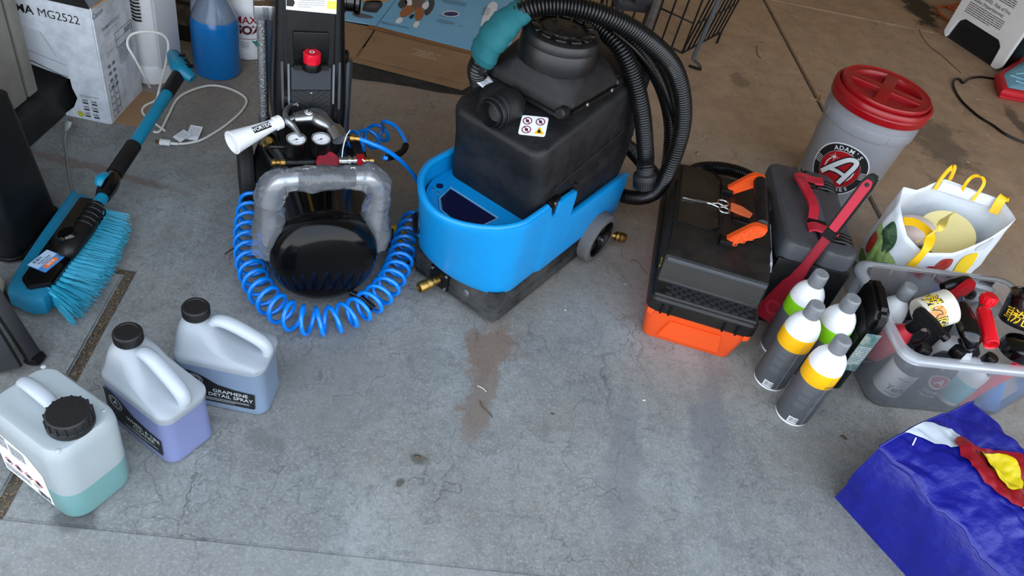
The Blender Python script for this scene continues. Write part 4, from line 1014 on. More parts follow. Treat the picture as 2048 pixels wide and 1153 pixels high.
# ---------------------------------------------------------------- orange and black tool box
ORG = mat('tool_orange', (232, 82, 24), .42, dirt=((206, 70, 20), .4, 5), bump=(150, .05))
TBK = mat('toolbox_black', (17, 16, 15), .4, spec=.4, dirt=((52, 46, 40), .45, 9), bump=(180, .12))
t = thing('tool_box', 'orange and black plastic tool box with a folding carry handle', 'tool box', (.502, 1.765, 0), -2.5)
bm = B(); loft(bm, [rr(.238, .46, .02, 0, 5), rr(.244, .466, .022, .004, 5), rr(.278, .498, .022, .118, 5)]); ob = obj('box_base', bm, ORG, t)
bm = B(); prism(bm, [(-.085, .0), (.085, .0), (.07, .07), (-.07, .07)], .005, frame((0, -.2350, .018), (1, 0, 0), (0, -.145, 1)), .002); obj('base_panel', bm, ORG, ob)
for sx in (-1, 1):
    bm = B(); box(bm, .018, .012, .022, T(sx * .127, -.248, .108) @ RZ(sx * 20), .004); obj('base_corner', bm, ORG, ob)
bm = B(); loft(bm, [rr(.284, .506, .022, .112, 5), rr(.29, .512, .022, .118, 5), rr(.288, .510, .022, .150, 5), rr(.278, .50, .02, .156, 5)]); tr = obj('rim_tray', bm, TBK, t)
for x in (-.105, -.083, .06, .095):
    bm = B(); box(bm, .006, .008, .03, T(x, -.257, .128), .0015); obj('rim_tab', bm, BLACKS, tr)
# stepped lid: low tread in front, high lid behind
bm = B()
side = [(-.25, .150), (-.248, .166), (-.198, .170), (-.180, .228), (-.176, .238), (-.09, .262), (-.06, .266), (.235, .262), (.248, .25), (.252, .150)]
vs = [[(sx * w, y, z) for y, z in side] for sx, w in ((-1, .137), (1, .137))]
loft(bm, vs); 
lidm = obj('lid', bm, TBK, t); bvm = lidm.modifiers.new('soft', 'BEVEL'); bvm.width = .006; bvm.segments = 3; bvm.limit_method = 'ANGLE'
for r_ in range(4):
    for c_ in range(9):
        x = -.100 + c_ * .025 + (.0125 if r_ % 2 else 0); y = -.238 + r_ * .0105
        bm = B(); prism(bm, [(-.011, 0), (-.006, -.0042), (.006, -.0042), (.011, 0), (.006, .0042), (-.006, .0042)], .0055, T(x, y, .1650 + r_ * .0008), .0012); obj('tread_hex', bm, mat('tread_black', (40, 41, 44), .28), lidm)
bm = B(); box(bm, .262, .006, .012, T(0, -.186, .2345) @ RX(-20), .002); obj('lid_edge', bm, DGREY, lidm)
for (x, w, y0, y1) in ((-.068, .115, -.055, .225),):
    bm = B(); prism(bm, [(x - w / 2, y0), (x + w / 2 - .02, y0 - .008), (x + w / 2, y0 + .02), (x + w / 2, y1 - .03), (x + w / 2 - .025, y1), (x - w / 2, y1)], .006, T(0, 0, .2635), .0025); cpn = obj('organizer_lid', bm, mat('smoked', (24, 20, 17), .26, dirt=((58, 50, 42), .5, 8)), lidm)
    bm = B(); tube(bm, [(x + w / 2 - .02, y0 - .006, .270), (x + w / 2 + .003, y0 + .02, .270), (x + w / 2 + .003, y1 - .03, .270), (x + w / 2 - .025, y1 + .002, .270)], .003, 6); obj('lid_rib', bm, BLACKS, cpn)
for y in (.09, .02):
    bm = B(); box(bm, .014, .022, .008, T(-.006, y, .268), .002); obj('lid_catch', bm, BLACKS, lidm)
for (y0, z) in ((-.062, .2665),):
    bm = B(); tube(bm, [(-.137, y0, z), (.137, y0, z)], .002, 6); obj('lid_crease', bm, BLACKS, lidm)
# handle: two orange arms and a ribbed black grip
hx = .075
def armp(y): return [(.012, y, .262), (.03, y, .300), (.062, y, .337), (.085, y, .345)]
for i, y in enumerate((-.085, .155)):
    s = -1 if i == 0 else 1
    M = frame((0, y + s * .012, .262), (1, 0, 0), (0, 0, 1))
    bm = B(); prism(bm, [(-.006, 0), (.024, 0), (.09, .058), (.092, .080), (.062, .082), (.05, .074)], .024, frame((-.0, y + .012, .262), (1, 0, 0), (0, 0, 1)), .003); arm = obj('handle_arm', bm, ORG, t)
    if i == 0:
        Mf = frame((0, y - .0125, .262), (1, 0, 0), (0, 0, 1))
        for r_ in range(4):
            for c_ in range(2):
                u = .018 + r_ * .0155 + c_ * .012; v = .012 + r_ * .0155 + (.012 - c_ * .012)
                bm = B(); P = [(u + .0075 * math.cos(PI / 3 * k + .75), v + .0062 * math.sin(PI / 3 * k + .75)) for k in range(6)]
                tube(bm, [Mf @ Vector((a, b_, .001)) for a, b_ in P], .0012, 5, closed=True); obj('hex_ridge', bm, mat('org2', (214, 84, 34), .45), arm)
    bm = B(); box(bm, .034, .034, .022, T(.008, y - .004, .268), .004); obj('arm_foot', bm, BLACKS, t)
bm = B(); G_ = resample([Vector((.078, -.07, .333)), Vector((.078, .14, .333))], .0035)
tube(bm, G_, [.0175 * (1 + (.05 if i % 6 else -.05)) for i in range(len(G_))], 16, sx=1.0, sy=.95); obj('grip', bm, BLACK, t, ang=70)
bm = B(); prism(bm, [(.02, .012), (.075, -.002), (.085, .026), (.055, .046), (.022, .05)], .006, T(-.002, .045, .266), .002); obj('front_latch', bm, mat('org3', (222, 110, 66), .45), t)
bm = B(); box(bm, .05, .03, .02, T(.05, .03, .262), .004); obj('latch_recess', bm, BLACKS, t)
for y in (.12,):
    bm = B(); box(bm, .05, .075, .055, T(.125, y + .07, .225), .006); obj('side_clasp', bm, DGREY, t)
bm = B(); box(bm, .006, .17, .035, T(.1385, -.03, .247) @ RY(-18), .0015); rl = obj('metal_rail', bm, mat('rail', (190, 204, 220), .3, .6), t)
bm = B(); flat(bm, [(0, 0), (.028, 0), (.028, .012), (0, .012)], frame((.1415, -.112, .25), (0, 1, 0), (-.3, 0, 1)) @ T(0, -.006, .0012)); obj('maker_mark', bm, mat('org_print', (236, 96, 40), .5), rl)
Ml = frame((-.1385, -.17, .205), (0, -1, .2), (0, .2, 1))
bm = B(); disc(bm, plane_fx(Ml, .001), 0, 0, .014, .014, 24); bd = obj('round_sticker', bm, mat('yel_st', (214, 206, 60), .5), t)
bm = B(); disc(bm, plane_fx(Ml, .0016), 0, 0, .008, .008, 16); obj('sticker_mark', bm, INK, bd)

# scissors on the tool box
p = W(1420, 408, .2715)
t = thing('scissors', 'small steel scissors lying on the tool box lid', 'scissors', p, 3)
bm = B(); loft(bm, [[(-.078, -.004, 0), (-.078, -.005, .001), (-.078, -.004, .0015)], [(-.02, -.0045, 0), (-.02, .003, .001), (-.02, .002, .002)], [(.01, -.003, 0), (.01, .004, .001), (.01, .003, .002)]]); obj('blade', bm, CHROME, t)
bm = B(); loft(bm, [[(-.078, -.004, .002), (-.078, -.005, .003), (-.078, -.0035, .003)], [(-.02, -.003, .002), (-.02, .0045, .003), (-.02, .003, .0035)], [(.01, -.006, .002), (.01, .001, .003), (.01, 0, .0035)]]); obj('blade', bm, CHROME, t)
for sy in (-1, 1):
    bm = B(); tube(bm, spline([(-.008, 0, .002), (.01, sy * .004, .002), (.024, sy * .010, .002)], 5), .0025, 8)
    tube(bm, [(.038 + .0155 * math.cos(2 * PI * k / 28), sy * .0165 + .0125 * math.sin(2 * PI * k / 28), .0022) for k in range(28)], .0024, 8, closed=True); obj('finger_ring', bm, CHROME, t)
bm = B(); lathe(bm, [(.003, 0), (.003, .0045), (.001, .005)], 10, T(-.01, 0, 0)); obj('pivot', bm, STEEL, t)

# ---------------------------------------------------------------- grey and black drill case
t = thing('drill_case', 'grey and black power tool case with red latches and red carry handle', 'tool case', (.760, 1.928, 0), 3)
CG = mat('case_grey', (66, 68, 73), .45, dirt=((44, 42, 40), .6, 7), bump=(120, .1))
CB = mat('case_black', (13, 13, 15), .38, dirt=((38, 38, 40), .35, 9))
bm = B(); rbox(bm, .102, .40, .282, .03, .012, T(-.05, 0, 0)); lf = obj('case_half', bm, CG, t)
bm = B(); rbox(bm, .098, .40, .282, .03, .012, T(.052, 0, 0)); rt_ = obj('case_half', bm, CG, t)
bm = B(); rbox(bm, .202, .012, .20, .004, .003, T(0, -.1985, .03)); obj('end_panel', bm, CB, t)
bm = B(); loft(bm, [rr(.206, .406, .03, .0), rr(.207, .407, .03, .15), rr(.207, .407, .03, .218)]); obj('lower_wrap', bm, CB, t)
for x in (-.001,):
    bm = B(); box(bm, .004, .38, .004, T(x, 0, .283), .001); obj('seam', bm, BLACKS, t)
for sy in (-1, 1):
    for k in range(3):
        bm = B(); tube(bm, spline([(.035, sy * .125 + (k - 1) * .016, .282), (.07, sy * .125 + (k - 1) * .016, .284), (.098, sy * .125 + (k - 1) * .016, .272), (.104, sy * .125 + (k - 1) * .016, .24)], 5), .0055, 8); obj('latch_rib', bm, BLACKS, t)
    bm = B(); box(bm, .078, .058, .010, T(.058, sy * .125, .278) @ RY(4), .003); obj('latch_pad', bm, BLACKS, t)
RL = mat('latch_red', (176, 20, 44), .45, dirt=((196, 74, 90), .5, 14))
for y in (.13, -.112):
    bm = B(); strip(bm, spline([(-.03, y, .285), (-.012, y, .293), (.02, y - .003, .291), (.05, y - .004, .295)], 6), .034, (0, 1, 0), .007); obj('latch', bm, RL, t)
bm = B(); strip(bm, spline([(-.022, .13, .288), (-.024, .09, .301), (-.014, .03, .303), (-.008, -.03, .302), (-.012, -.075, .288)], 8), .026, (1, 0, .15), .010); obj('carry_handle', bm, RL, t)
for y in (.11, -.09):
    bm = B(); box(bm, .05, .03, .014, T(.0, y, .286), .003); obj('handle_mount', bm, BLACKS, t)
bm = B(); box(bm, .03, .12, .005, T(.012, .0, .284), .001); obj('handle_plate', bm, mat('plate_grey', (74, 76, 80), .45), t)
for (y, x) in ((.203, -.02), (.203, .03)):
    bm = B(); box(bm, .03, .01, .02, T(x, y, .262), .002); obj('hinge', bm, BLACKS, t)

# ---------------------------------------------------------------- red scraper leaning on the case
a = W(1527, 642, .02); b_ = W(1752, 348, .53); ax = (b_ - a).normalized()
t = thing('scraper', 'long red scraper with a black edged handle leaning on the drill case', 'scraper', a)
sd = Vector((.80, -.55, 0)); sd = (sd - ax * sd.dot(ax)).normalized(); M = frame((0, 0, 0), sd, ax); LN = (b_ - a).length
SR = mat('scraper_red', (146, 10, 36), .38, dirt=((112, 14, 34), .4, 10)); SR2 = mat('scraper_grip', (190, 34, 60), .5, dirt=((166, 40, 58), .5, 12))
bm = B(); prism(bm, [(-.040, 0), (.042, .012), (.047, .055), (.036, .115), (.019, .165), (.012, .22), (.012, LN * .62), (-.012, LN * .62), (-.012, .22), (-.019, .165), (-.036, .115), (-.045, .055)], .010, M @ T(0, 0, -.005), .003); obj('blade', bm, SR, t)
bm = B(); prism(bm, [(-.016, LN * .6), (.016, LN * .6), (.0155, LN * .66), (-.0155, LN * .66)], .020, M @ T(0, 0, -.010), .004); obj('collar', bm, BLACKS, t)
G2 = [(-.0165, LN * .65), (.0165, LN * .65), (.018, LN * .93), (.014, LN * .985), (0, LN), (-.014, LN * .985), (-.018, LN * .93)]
bm = B(); prism(bm, G2, .016, M @ T(0, 0, -.009), .004); obj('handle_core', bm, BLACKS, t)
bm = B(); prism(bm, [(-.0115, LN * .655), (.0115, LN * .655), (.012, LN * .94), (.007, LN * .965), (-.007, LN * .965), (-.012, LN * .94)], .006, M @ T(0, 0, .004), .002); g_ = obj('handle_grip', bm, SR2, t)
bm = B(); lathe(bm, [(.006, 0), (.006, .001), (.0, .001)], 16, M @ T(0, LN * .94, .0098), cap1=False); obj('hang_hole', bm, INK, g_)
bm = B(); disc(bm, plane_fx(M, .0056), 0, .055, .022, .022, 28, .93); disc(bm, plane_fx(M, .0056), 0, .055, .017, .017, 28, .93); obj('blade_ring', bm, mat('ring_red', (206, 60, 82), .4), t)

# ---------------------------------------------------------------- clear storage bin
BINY = 12.6
bo = Vector((1.162, 1.665, 0))
bn = thing('storage_bin', 'clear plastic storage bin full of detailing bottles and tins', 'storage bin', bo, BINY)
CLR = clear('clear_bin', (228, 236, 246), .27, .2, .40)
BL, BD, BH = .40, .27, .245
def bring(f, z, g=0.0, n=7): return rr(BL + 2 * f, BD + 2 * f, .045, z, n)
def notch(ring):   # the end walls dip in the middle for the hand hold
    out = []
    for x, y, z in ring:
        k = 1.0 if (abs(x) > BL / 2 - .02 and abs(y) < .09) else 0.0
        out.append((x, y, z))
    return out
bm = B()
loft(bm, [bring(-.012, 0), bring(-.004, .004), bring(.0, .014), bring(.014, .10), bring(.026, .2), bring(.031, .237)], True, False)
w_ = obj('bin_wall', bm, CLR, bn, ang=50)
bm = B()
loft(bm, [bring(.030, .236), bring(.044, .238), bring(.047, .234), bring(.047, .226), bring(.050, .226), bring(.050, .236), bring(.046, .243), bring(.034, .245), bring(.028, .243)], False, False)
obj('bin_rim', bm, clear('clear_rim', (232, 238, 246), .45, .2, .4), bn, ang=50)
for x in (-.13, .0, .13):
    for s in (-1, 1):
        bm = B(); box(bm, .003, .016, .03, T(x, s * (BD / 2 + .036), .222), .001); obj('rim_gusset', bm, CLR, bn)

def cyl_bottle(name, label, p, d, r, h, mbody, mcap, rcap=.018, hcap=.03, lab=None, grp=None, group=None):
    """bottle whose base is at p and axis along d"""
    t = thing(name, label, 'bottle', p, 0, group)
    t.rotation_euler = Vector((0, 0, 1)).rotation_difference(Vector(d).normalized()).to_euler()
    bm = B(); lathe(bm, [(r * .85, 0), (r * .98, .003), (r, .008), (r, h * .68), (r * .96, h * .76), (r * .8, h * .86), (rcap * 1.05, h * .93), (rcap, h * .95), (rcap, h)], 30); obj('body', bm, mbody, t)
    bm = B(); lathe(bm, [(rcap * 1.08, h * .965), (rcap * 1.14, h * .975), (rcap * 1.06, h + hcap * .9), (rcap * .95, h + hcap), (0, h + hcap)], 26, cap1=False); obj('cap', bm, mcap, t)
    if lab:
        bm = B(); lathe(bm, [(r + .0005, h * lab[1]), (r + .0008, h * lab[1] + .001), (r + .0008, h * lab[2] - .001), (r + .0005, h * lab[2])], 30, None, False, False); lo = obj('label', bm, lab[0], t)
    return t
def binp(x, y, z): return bn.matrix_basis @ Vector((x, y, z)) if False else T(*bo) @ RZ(BINY) @ Vector((x, y, z))
# bottle with grey cap
cyl_bottle('cleaner_bottle', 'white bottle with a grey cap standing inside the clear bin', binp(-.150, .055, .006), (.02, .02, 1), .038, .232, BOT_W, CAPG, .0185, .034, (mat('label_dark3', (52, 54, 58), .5), .05, .62))
# trigger bottles seen through the front wall
DARKB = mat('dark_bottle', (40, 44, 52), .35)
t = cyl_bottle('tar_remover_bottle', 'dark bottle with a white TarX label behind the bin front wall', binp(-.135, -.075, .006), (.10, -.02, 1), .040, .17, DARKB, BLACKS, .016, .02, (mat('tar_label', (216, 218, 220), .55), .12, .66))
bm = B(); put_text(bm, 'TarX', .024, fx=cyl_fx(.0412, -92, .05), bold=.015)
grid_patch(bm, cyl_fx(.0412, -92, .09), -.02, .015, 0, .002, 6, 1); grid_patch(bm, cyl_fx(.0412, -92, .034), -.022, .02, 0, .001, 6, 1); grid_patch(bm, cyl_fx(.0412, -92, .031), -.022, .01, 0, .001, 6, 1); obj('label_print', bm, INK, t)
t = cyl_bottle('degreaser_bottle', 'dark citrus degreaser bottle with a round red logo inside the bin', binp(-.045, -.085, .006), (.06, -.02, 1), .038, .185, DARKB, BLACKS, .016, .02)
bm = B(); disc(bm, cyl_fx(.0388, -92, .105), 0, 0, .026, .026, 30); lo = obj('label', bm, WPRINT, t)
bm = B(); disc(bm, cyl_fx(.0394, -92, .107), 0, 0, .0225, .0225, 30); obj('label_field', bm, mat('logo_red', (178, 18, 28), .45), lo)
bm = B(); put_text(bm, 'A', .03, fx=cyl_fx(.0400, -92, .107), bold=.02, ital=.2); put_text(bm, 'citrus', .018, fx=cyl_fx(.0392, -92, .066), bold=.01); put_text(bm, 'degreaser', .013, fx=cyl_fx(.0392, -92, .050), bold=.01); obj('lettering', bm, WPRINT, lo)
bm = B(); grid_patch(bm, cyl_fx(.0392, -92, .036), -.014, .014, 0, .002, 6, 1); obj('label_line', bm, REDINK, lo)
cyl_bottle('spray_bottle', 'white and pale blue bottle leaning inside the bin behind its front wall', binp(.055, -.075, .008), (.16, .0, 1), .038, .16, BOT_W, BLACKS, .016, .02, (mat('cyan_label', (120, 200, 216), .5), .1, .55))
bm = B(); strip(bm, spline([binp(.085, -.10, .012), binp(.10, -.105, .08), binp(.125, -.11, .15), binp(.14, -.11, .19)], 6), .03, (1, .2, 0), .014); solo('red_brush', bm, mat('brush_red', (222, 40, 70), .45), 'bright red brush handle standing inside the clear bin', 'brush')
# blue cloths on the right of the bin
bm = B(); N_ = 16
vs = [[None] * N_ for _ in range(N_)]
for i in range(N_):
    for j in range(N_):
        x = .115 + .085 * i / (N_ - 1); y = -.12 + .11 * j / (N_ - 1); f = math.sin(PI * i / (N_ - 1)) * math.sin(PI * j / (N_ - 1))
        z = .012 + .105 * f ** .5 + .02 * vnoise((x, y, 0), 34)
        vs[i][j] = bm.verts.new(binp(x, y, max(z, .012)))
for i in range(N_ - 1):
    for j in range(N_ - 1): bm.faces.new((vs[i][j], vs[i + 1][j], vs[i + 1][j + 1], vs[i][j + 1]))
o = solo('microfiber_cloth', bm, mat('cloth_blue', (20, 128, 216), .8, bump=(90, .5)), 'bunched bright blue microfiber cloth at the bottom of the clear bin', 'cloth'); solid(o, .004)
# base layer of dark odds and ends: a black towel folded at the back
bm = B(); rbox(bm, .30, .11, .10, .03, .02, T(*binp(.02, .065, .006)) @ RZ(BINY)); 
for v in bm.verts: v.co += Vector((1, 1, 1)) * .006 * vnoise(v.co, 40)
solo('folded_towel', bm, mat('towel_dark', (38, 40, 46), .9, bump=(200, .4)), 'folded dark grey towel under the tins in the clear bin', 'towel')

# white wax tin lying on its side
CJK = True
def wax_tin(label, p, d, roll, r, h, mbody, mlid, lid_black):
    t = thing('wax_tin', label, 'tin', p); q = Vector((0, 0, 1)).rotation_difference(Vector(d).normalized())
    v_ = q.inverted() @ -CAM_F; roll += math.degrees(math.atan2(v_.y, v_.x))   # the printed side faces the door
    t.rotation_euler = (q.to_matrix() @ Matrix.Rotation(math.radians(roll), 3, 'Z')).to_euler()
    bm = B(); lathe(bm, [(r * .94, 0), (r * .98, .002), (r, .006), (r, h * .62), (r * .985, h * .63)], 40); obj('tin_body', bm, mbody, t)
    bm = B(); lathe(bm, [(r * .99, h * .62), (r * 1.02, h * .63), (r * 1.02, h * .93), (r * 1.0, h * .97), (r * 1.03, h * .975), (r * 1.03, h), (r * .95, h), (r * .93, h * .97), (0, h * .97)], 40, cap1=False); obj('tin_lid', bm, mlid, t)
    f = lambda a, z: cyl_fx(r * 1.004, a, z)
    bm = B(); disc(bm, f(0, h * .33), 0, 0, r * .42, h * .27, 26); di = obj('picture', bm, mat('tin_orange', (214, 140, 60), .5, dirt=((240, 214, 160), .8, 30)), t)
    bm = B(); ribbon(bm, [(-.012, -.010), (-.004, .008), (.006, .010), (.004, .0), (.014, -.012)], .0022, cyl_fx(r * 1.010, 0, h * .33)); obj('picture_line', bm, INK, di)
    for a, s in ((42, '防'), (66, '水'), (-40, '洗'), (-64, '車')):
        sz = h * .46
        bm = B(); put_text(bm, s, sz * 1.12, fx=cyl_fx(r * 1.006, a, h * .33), bold=.045); bo_ = obj('lettering_edge', bm, INK, t)
        bm = B(); put_text(bm, s, sz * 1.1, fx=cyl_fx(r * 1.014, a, h * .33), bold=.0); obj('lettering', bm, mat('tin_yellow', (250, 208, 24), .5), bo_)
    return t
CREAM = mat('tin_cream', (226, 222, 206), .35, dirt=((196, 188, 166), .4, 12))
c0 = W(1838, 632, .235); c1 = None
wax_tin('cream wax tin with yellow lettering lying on its side in the bin', c0, CAM_R * .955 - CAM_D * .30, 0, .045, .082, CREAM, CREAM, False)
wt = wax_tin('black wax tin with yellow lettering standing tilted beside the red sprayer', W(2040, 648, .215), (-.06, .30, 1), 0, .056, .085, mat('tin_black', (18, 18, 20), .3), BLACKG, True)
bm = B(); tube(bm, spline([(-.05, .01, .078), (-.058, .0, .10), (-.03, -.01, .118), (.02, -.01, .118), (.054, 0, .10), (.05, .01, .08)], 6), .008, 10, sx=.6, sy=1.4); obj('tin_handle', bm, BLACKS, wt)

# trigger sprayers
def trigger(label, p, yaw, pitch, mhead, mtrig, mbody=None, roll=0):
    t = thing('trigger_sprayer', label, 'sprayer', p); t.rotation_euler = (math.radians(roll), math.radians(pitch), math.radians(yaw))
    bm = B(); loft(bm, [rr(.03, .022, .006, z, 4, x, 0) for z, x in ((.0, 0), (.012, 0))]); lathe(bm, [(.015, -.022), (.016, -.02), (.016, 0)], 18); obj('collar', bm, BLACKS, t)
    M = frame((0, .011, .008), (1, 0, 0), (0, 0, 1))
    bm = B(); prism(bm, [(-.022, 0), (.014, 0), (.018, .014), (.055, .022), (.056, .036), (.02, .042), (-.03, .036), (-.036, .022)], .022, M, .004); hd = obj('head', bm, mhead, t)
    bm = B(); tube(bm, spline([(.022, 0, .022), (.036, 0, .008), (.040, 0, -.02), (.034, 0, -.042)], 5), .0055, 8, sx=.7, sy=1.5); obj('trigger', bm, mtrig, t)
    bm = B(); lathe(bm, [(.011, 0), (.0115, .003), (.0115, .014), (.009, .016), (.003, .016)], 12, axis((.054, 0, .037), (1, 0, .05))); obj('nozzle', bm, mtrig, t)
    if mbody:
        bm = B(); lathe(bm, [(.03, -.155), (.034, -.15), (.035, -.14), (.035, -.07), (.03, -.05), (.019, -.03), (.015, -.02)], 28); obj('bottle', bm, mbody, t)
    return t
trigger('black trigger sprayer head beside the cream wax tin', W(1832, 650, .235), -35, 18, BLACKS, BLACKS, mat('sp_red', (190, 40, 54), .4))
CLB = clear('clear_bottle', (214, 218, 224), .55, .2, .4)
trigger('red and black trigger sprayer lying on a clear bottle in the bin', W(1935, 585, .235), 205, 62, RED, RED, CLB)
# red foam sprayer
p0, p1 = W(1966, 620, .25), W(1983, 690, .235)
t = thing('foam_sprayer', 'glossy red foam sprayer with a ribbed cap lying among the bottles', 'sprayer', W(1975, 640, .22)); hl = -t.location
RG = mat('red_gloss', (214, 16, 34), .2, coat=.4)
d = p1 - p0
bm = B(); lathe(bm, [(.010, -.005), (.0165, .0), (.0185, .01), (.0185, .03), (.0200, .05), (.0185, d.length), (.017, d.length + .002), (.014, d.length - .002), (.012, d.length - .012), (.001, d.length - .012)], 26, axis(p0 + hl, d), cap1=False); obj('spray_barrel', bm, RG, t)
bm = B(); k0 = W(1978, 598, .275) + hl; lathe(bm, [(.018, -.016), (.0205, -.012), (.0205, .008), (.016, .012), (.0, .0125)], 26, axis(k0, (-.05, .1, 1)), cap1=False); kc = obj('cap', bm, RG, t)
for k in range(12):
    bm = B(); box(bm, .004, .004, .018, axis(k0, (-.05, .1, 1)) @ RZ(30 * k) @ T(.0200, 0, -.001), .001); obj('cap_rib', bm, RG, kc)
bm = B(); tube(bm, [k0 + Vector((0, 0, -.02)), p0 + hl + Vector((0, 0, .0))], .014, 12); obj('elbow', bm, mat('olive_part', (70, 66, 40), .5), t)
bm = B(); lathe(bm, [(.034, -.17), (.036, -.16), (.036, -.06), (.03, -.04), (.016, -.02)], 26, axis(k0, (-.05, .1, 1))); obj('reservoir', bm, CLB, t)
# white dome bottle with black base, and the dark nozzle beside it
t = cyl_bottle('polish_bottle', 'white round-shouldered bottle with a black cap lying low in the bin', binp(.01, -.03, .05), (.08, -.05, 1), .046, .135, BOT_W, BLACKS, .014, .012)
bm = B(); tube(bm, spline([W(1925, 610, .245), W(1935, 650, .24), W(1945, 680, .225), W(1938, 700, .19)], 8), lambda f: .014 + .012 * math.sin(PI * min(1, f * 1.1)), 16, sx=.8, sy=1.2); solo('brush_handle', bm, BLACKG, 'smooth black brush handle lying between the cream tin and red sprayer', 'brush')
bm = B(); lathe(bm, [(.045, 0), (.047, .01), (.044, .03), (.03, .042), (0, .046)], 26, T(*W(2030, 705, .17)), cap1=False); solo('black_pad', bm, BLACKG, 'round glossy black lid lying under the black wax tin', 'lid')
bm = B(); tube(bm, spline([W(1885, 575, .235), W(1905, 568, .245), W(1930, 562, .245), W(1940, 575, .24)], 8), lambda f: .013 + .004 * math.sin(PI * f), 14); solo('brush_handle', bm, BLACKS, 'matt black brush handle against the bin back wall', 'brush')
bm = B(); ell(bm, (0, 0, 0), .045, .016, .012, 18, 10, T(*W(1958, 572, .235)) @ RZ(-8)); so = solo('scrub_bottle', bm, CLB, 'small clear bottle with handwriting lying by the bin back wall', 'bottle')
bm = B(); put_text(bm, 'Purma', .014, T(.01, -.004, .024) @ RZ(-4) @ RX(12), ital=.25); o = obj('handwriting', bm, INK, so)

# ---------------------------------------------------------------- flag tote bag lying in front
FE1 = Vector((.66, -.751, 0)); FE2 = Vector((.78, .626, 0)); FL_ = Vector((.862, 1.165, 0))
fb = thing('tote_bag', 'shiny blue woven tote bag with a red ring and yellow disc, lying flat', 'bag', (1.02, 1.10, 0), 0)
hl = -fb.location
LA_, LB_, HH = .62, .34, .215
def bag_pt(a, b_, top):
    """a along the long side, b across, both 0..1; top 0 = floor outline, 1 = top sheet"""
    p = FL_ + FE1 * (a * LA_) + FE2 * (b_ * LB_)
    return p
NA, NB = 110, 64
bm = B(); grid = {}
def topz(a, b_):
    base = HH * (.94 + .10 * math.sin(PI * min(1, b_ * 1.1)) - .10 * max(0, a - .25))
    ridge = .012 * math.exp(-((b_ - .93) / .07) ** 2) * math.exp(-((a - .05) / .3) ** 2)
    dip = -.035 * math.exp(-((b_ - .62) / .14) ** 2) * (1 - math.exp(-(a / .12) ** 2)) + .022 * math.exp(-((b_ - .38) / .2) ** 2) * math.exp(-((a - .3) / .25) ** 2)
    return base + ridge + dip
rows = []
prof = [(0, 0.0), (-.012, .25), (-.014, .55), (-.004, .85)]
def P_(a, b_, z):
    p = FL_ + FE1 * (a * LA_) + FE2 * (b_ * LB_) + Vector((0, 0, z)) + hl
    n = vnoise(p, 9, 1) * .012 + abs(vnoise(p, 17, 4)) * .014 + abs(vnoise(p, 40, 7)) * .006
    k = min(1, z / .03)
    return p + Vector((n * .6 * k, n * .5 * k, n * k))
cols = []
# cross sections along the long side: front wall up, over the top, back wall down
for i in range(NA + 1):
    a = i / NA; sec = []
    for f in (0, .06, .2, .4, .6, .8, .92): sec.append(P_(a, -.035 * math.sin(PI * f) - .0, topz(a, 0) * f))
    for j in range(NB + 1):
        b_ = j / NB; sec.append(P_(a, b_, topz(a, b_) + (-.008 if j in (0, NB) else 0)))
    for f in (.92, .8, .6, .4, .2, .06, 0): sec.append(P_(a, 1 + .05 * math.sin(PI * f), topz(a, 1) * f))
    cols.append(sec)
loft(bm, cols, True, True, wrap=False)
n_ = len(cols[0])
bm.verts.ensure_lookup_table()
for st, e in ((0, 0), (NA, 0)):
    vsq = [bm.verts[st * n_ + q] for q in range(n_)]
    bm.faces.new(vsq)
# colours by position on the printed sheet
def inside(a, b_, ca, cb, ra, rb): return ((a - ca) / ra) ** 2 + ((b_ - cb) / rb) ** 2 < 1
FBL = mat('tote_blue', (14, 20, 126), .38, spec=.5, dirt=((8, 12, 84), .5, 6), bump=(30, 1.0)); FWH = mat('tote_white', (190, 198, 206), .36, bump=(40, .4)); FRD = mat('tote_red', (138, 12, 30), .34, bump=(40, .4)); FYE = mat('tote_yellow', (218, 194, 24), .34, bump=(40, .4))
bag = obj('tote_body', bm, FBL, fb, ang=50)
def decal(name, pts, m, off=.0016, rings=16):
    """printed patch following the bag's top sheet: outline in (a, b)"""
    bm = B(); ca = sum(p[0] for p in pts) / len(pts); cb = sum(p[1] for p in pts) / len(pts)
    prev = None
    def Q(a, b_):
        aa, bb = max(0, min(1, a)), max(0, min(1, b_)); return P_(aa, bb, topz(aa, bb)) + Vector((0, 0, off + .003))
    c = bm.verts.new(Q(ca, cb)); rg = []
    for r in range(1, rings + 1):
        rg.append([bm.verts.new(Q(ca + (a - ca) * r / rings, cb + (b_ - cb) * r / rings)) for a, b_ in pts])
    n = len(pts)
    for k in range(n): bm.faces.new((c, rg[0][k], rg[0][(k + 1) % n]))
    for r in range(rings - 1):
        for k in range(n): bm.faces.new((rg[r][k], rg[r][(k + 1) % n], rg[r + 1][(k + 1) % n], rg[r + 1][k]))
    return obj(name, bm, m, fb)
def pix_ab(u, v, z=.2):
    p = W(u, v, z) - FL_; p.z = 0
    det = FE1.x * FE2.y - FE1.y * FE2.x
    return ((p.x * FE2.y - p.y * FE2.x) / det / LA_, (FE1.x * p.y - FE1.y * p.x) / det / LB_)
def outl(pts, z=.2, per=6):
    return [(q.x, q.y) for q in spline([(*pix_ab(u, v, z), 0) for u, v in pts], per * 2, True)]
FLAGW = [(1800, 872), (1835, 858), (1870, 869), (1905, 871), (1932, 890), (1960, 930), (2048, 985), (2120, 1060), (2120, 1120), (2040, 1050), (1960, 960), (1893, 908), (1862, 884), (1820, 875)]
decal('white_band', outl(FLAGW, .21), FWH, .0016)
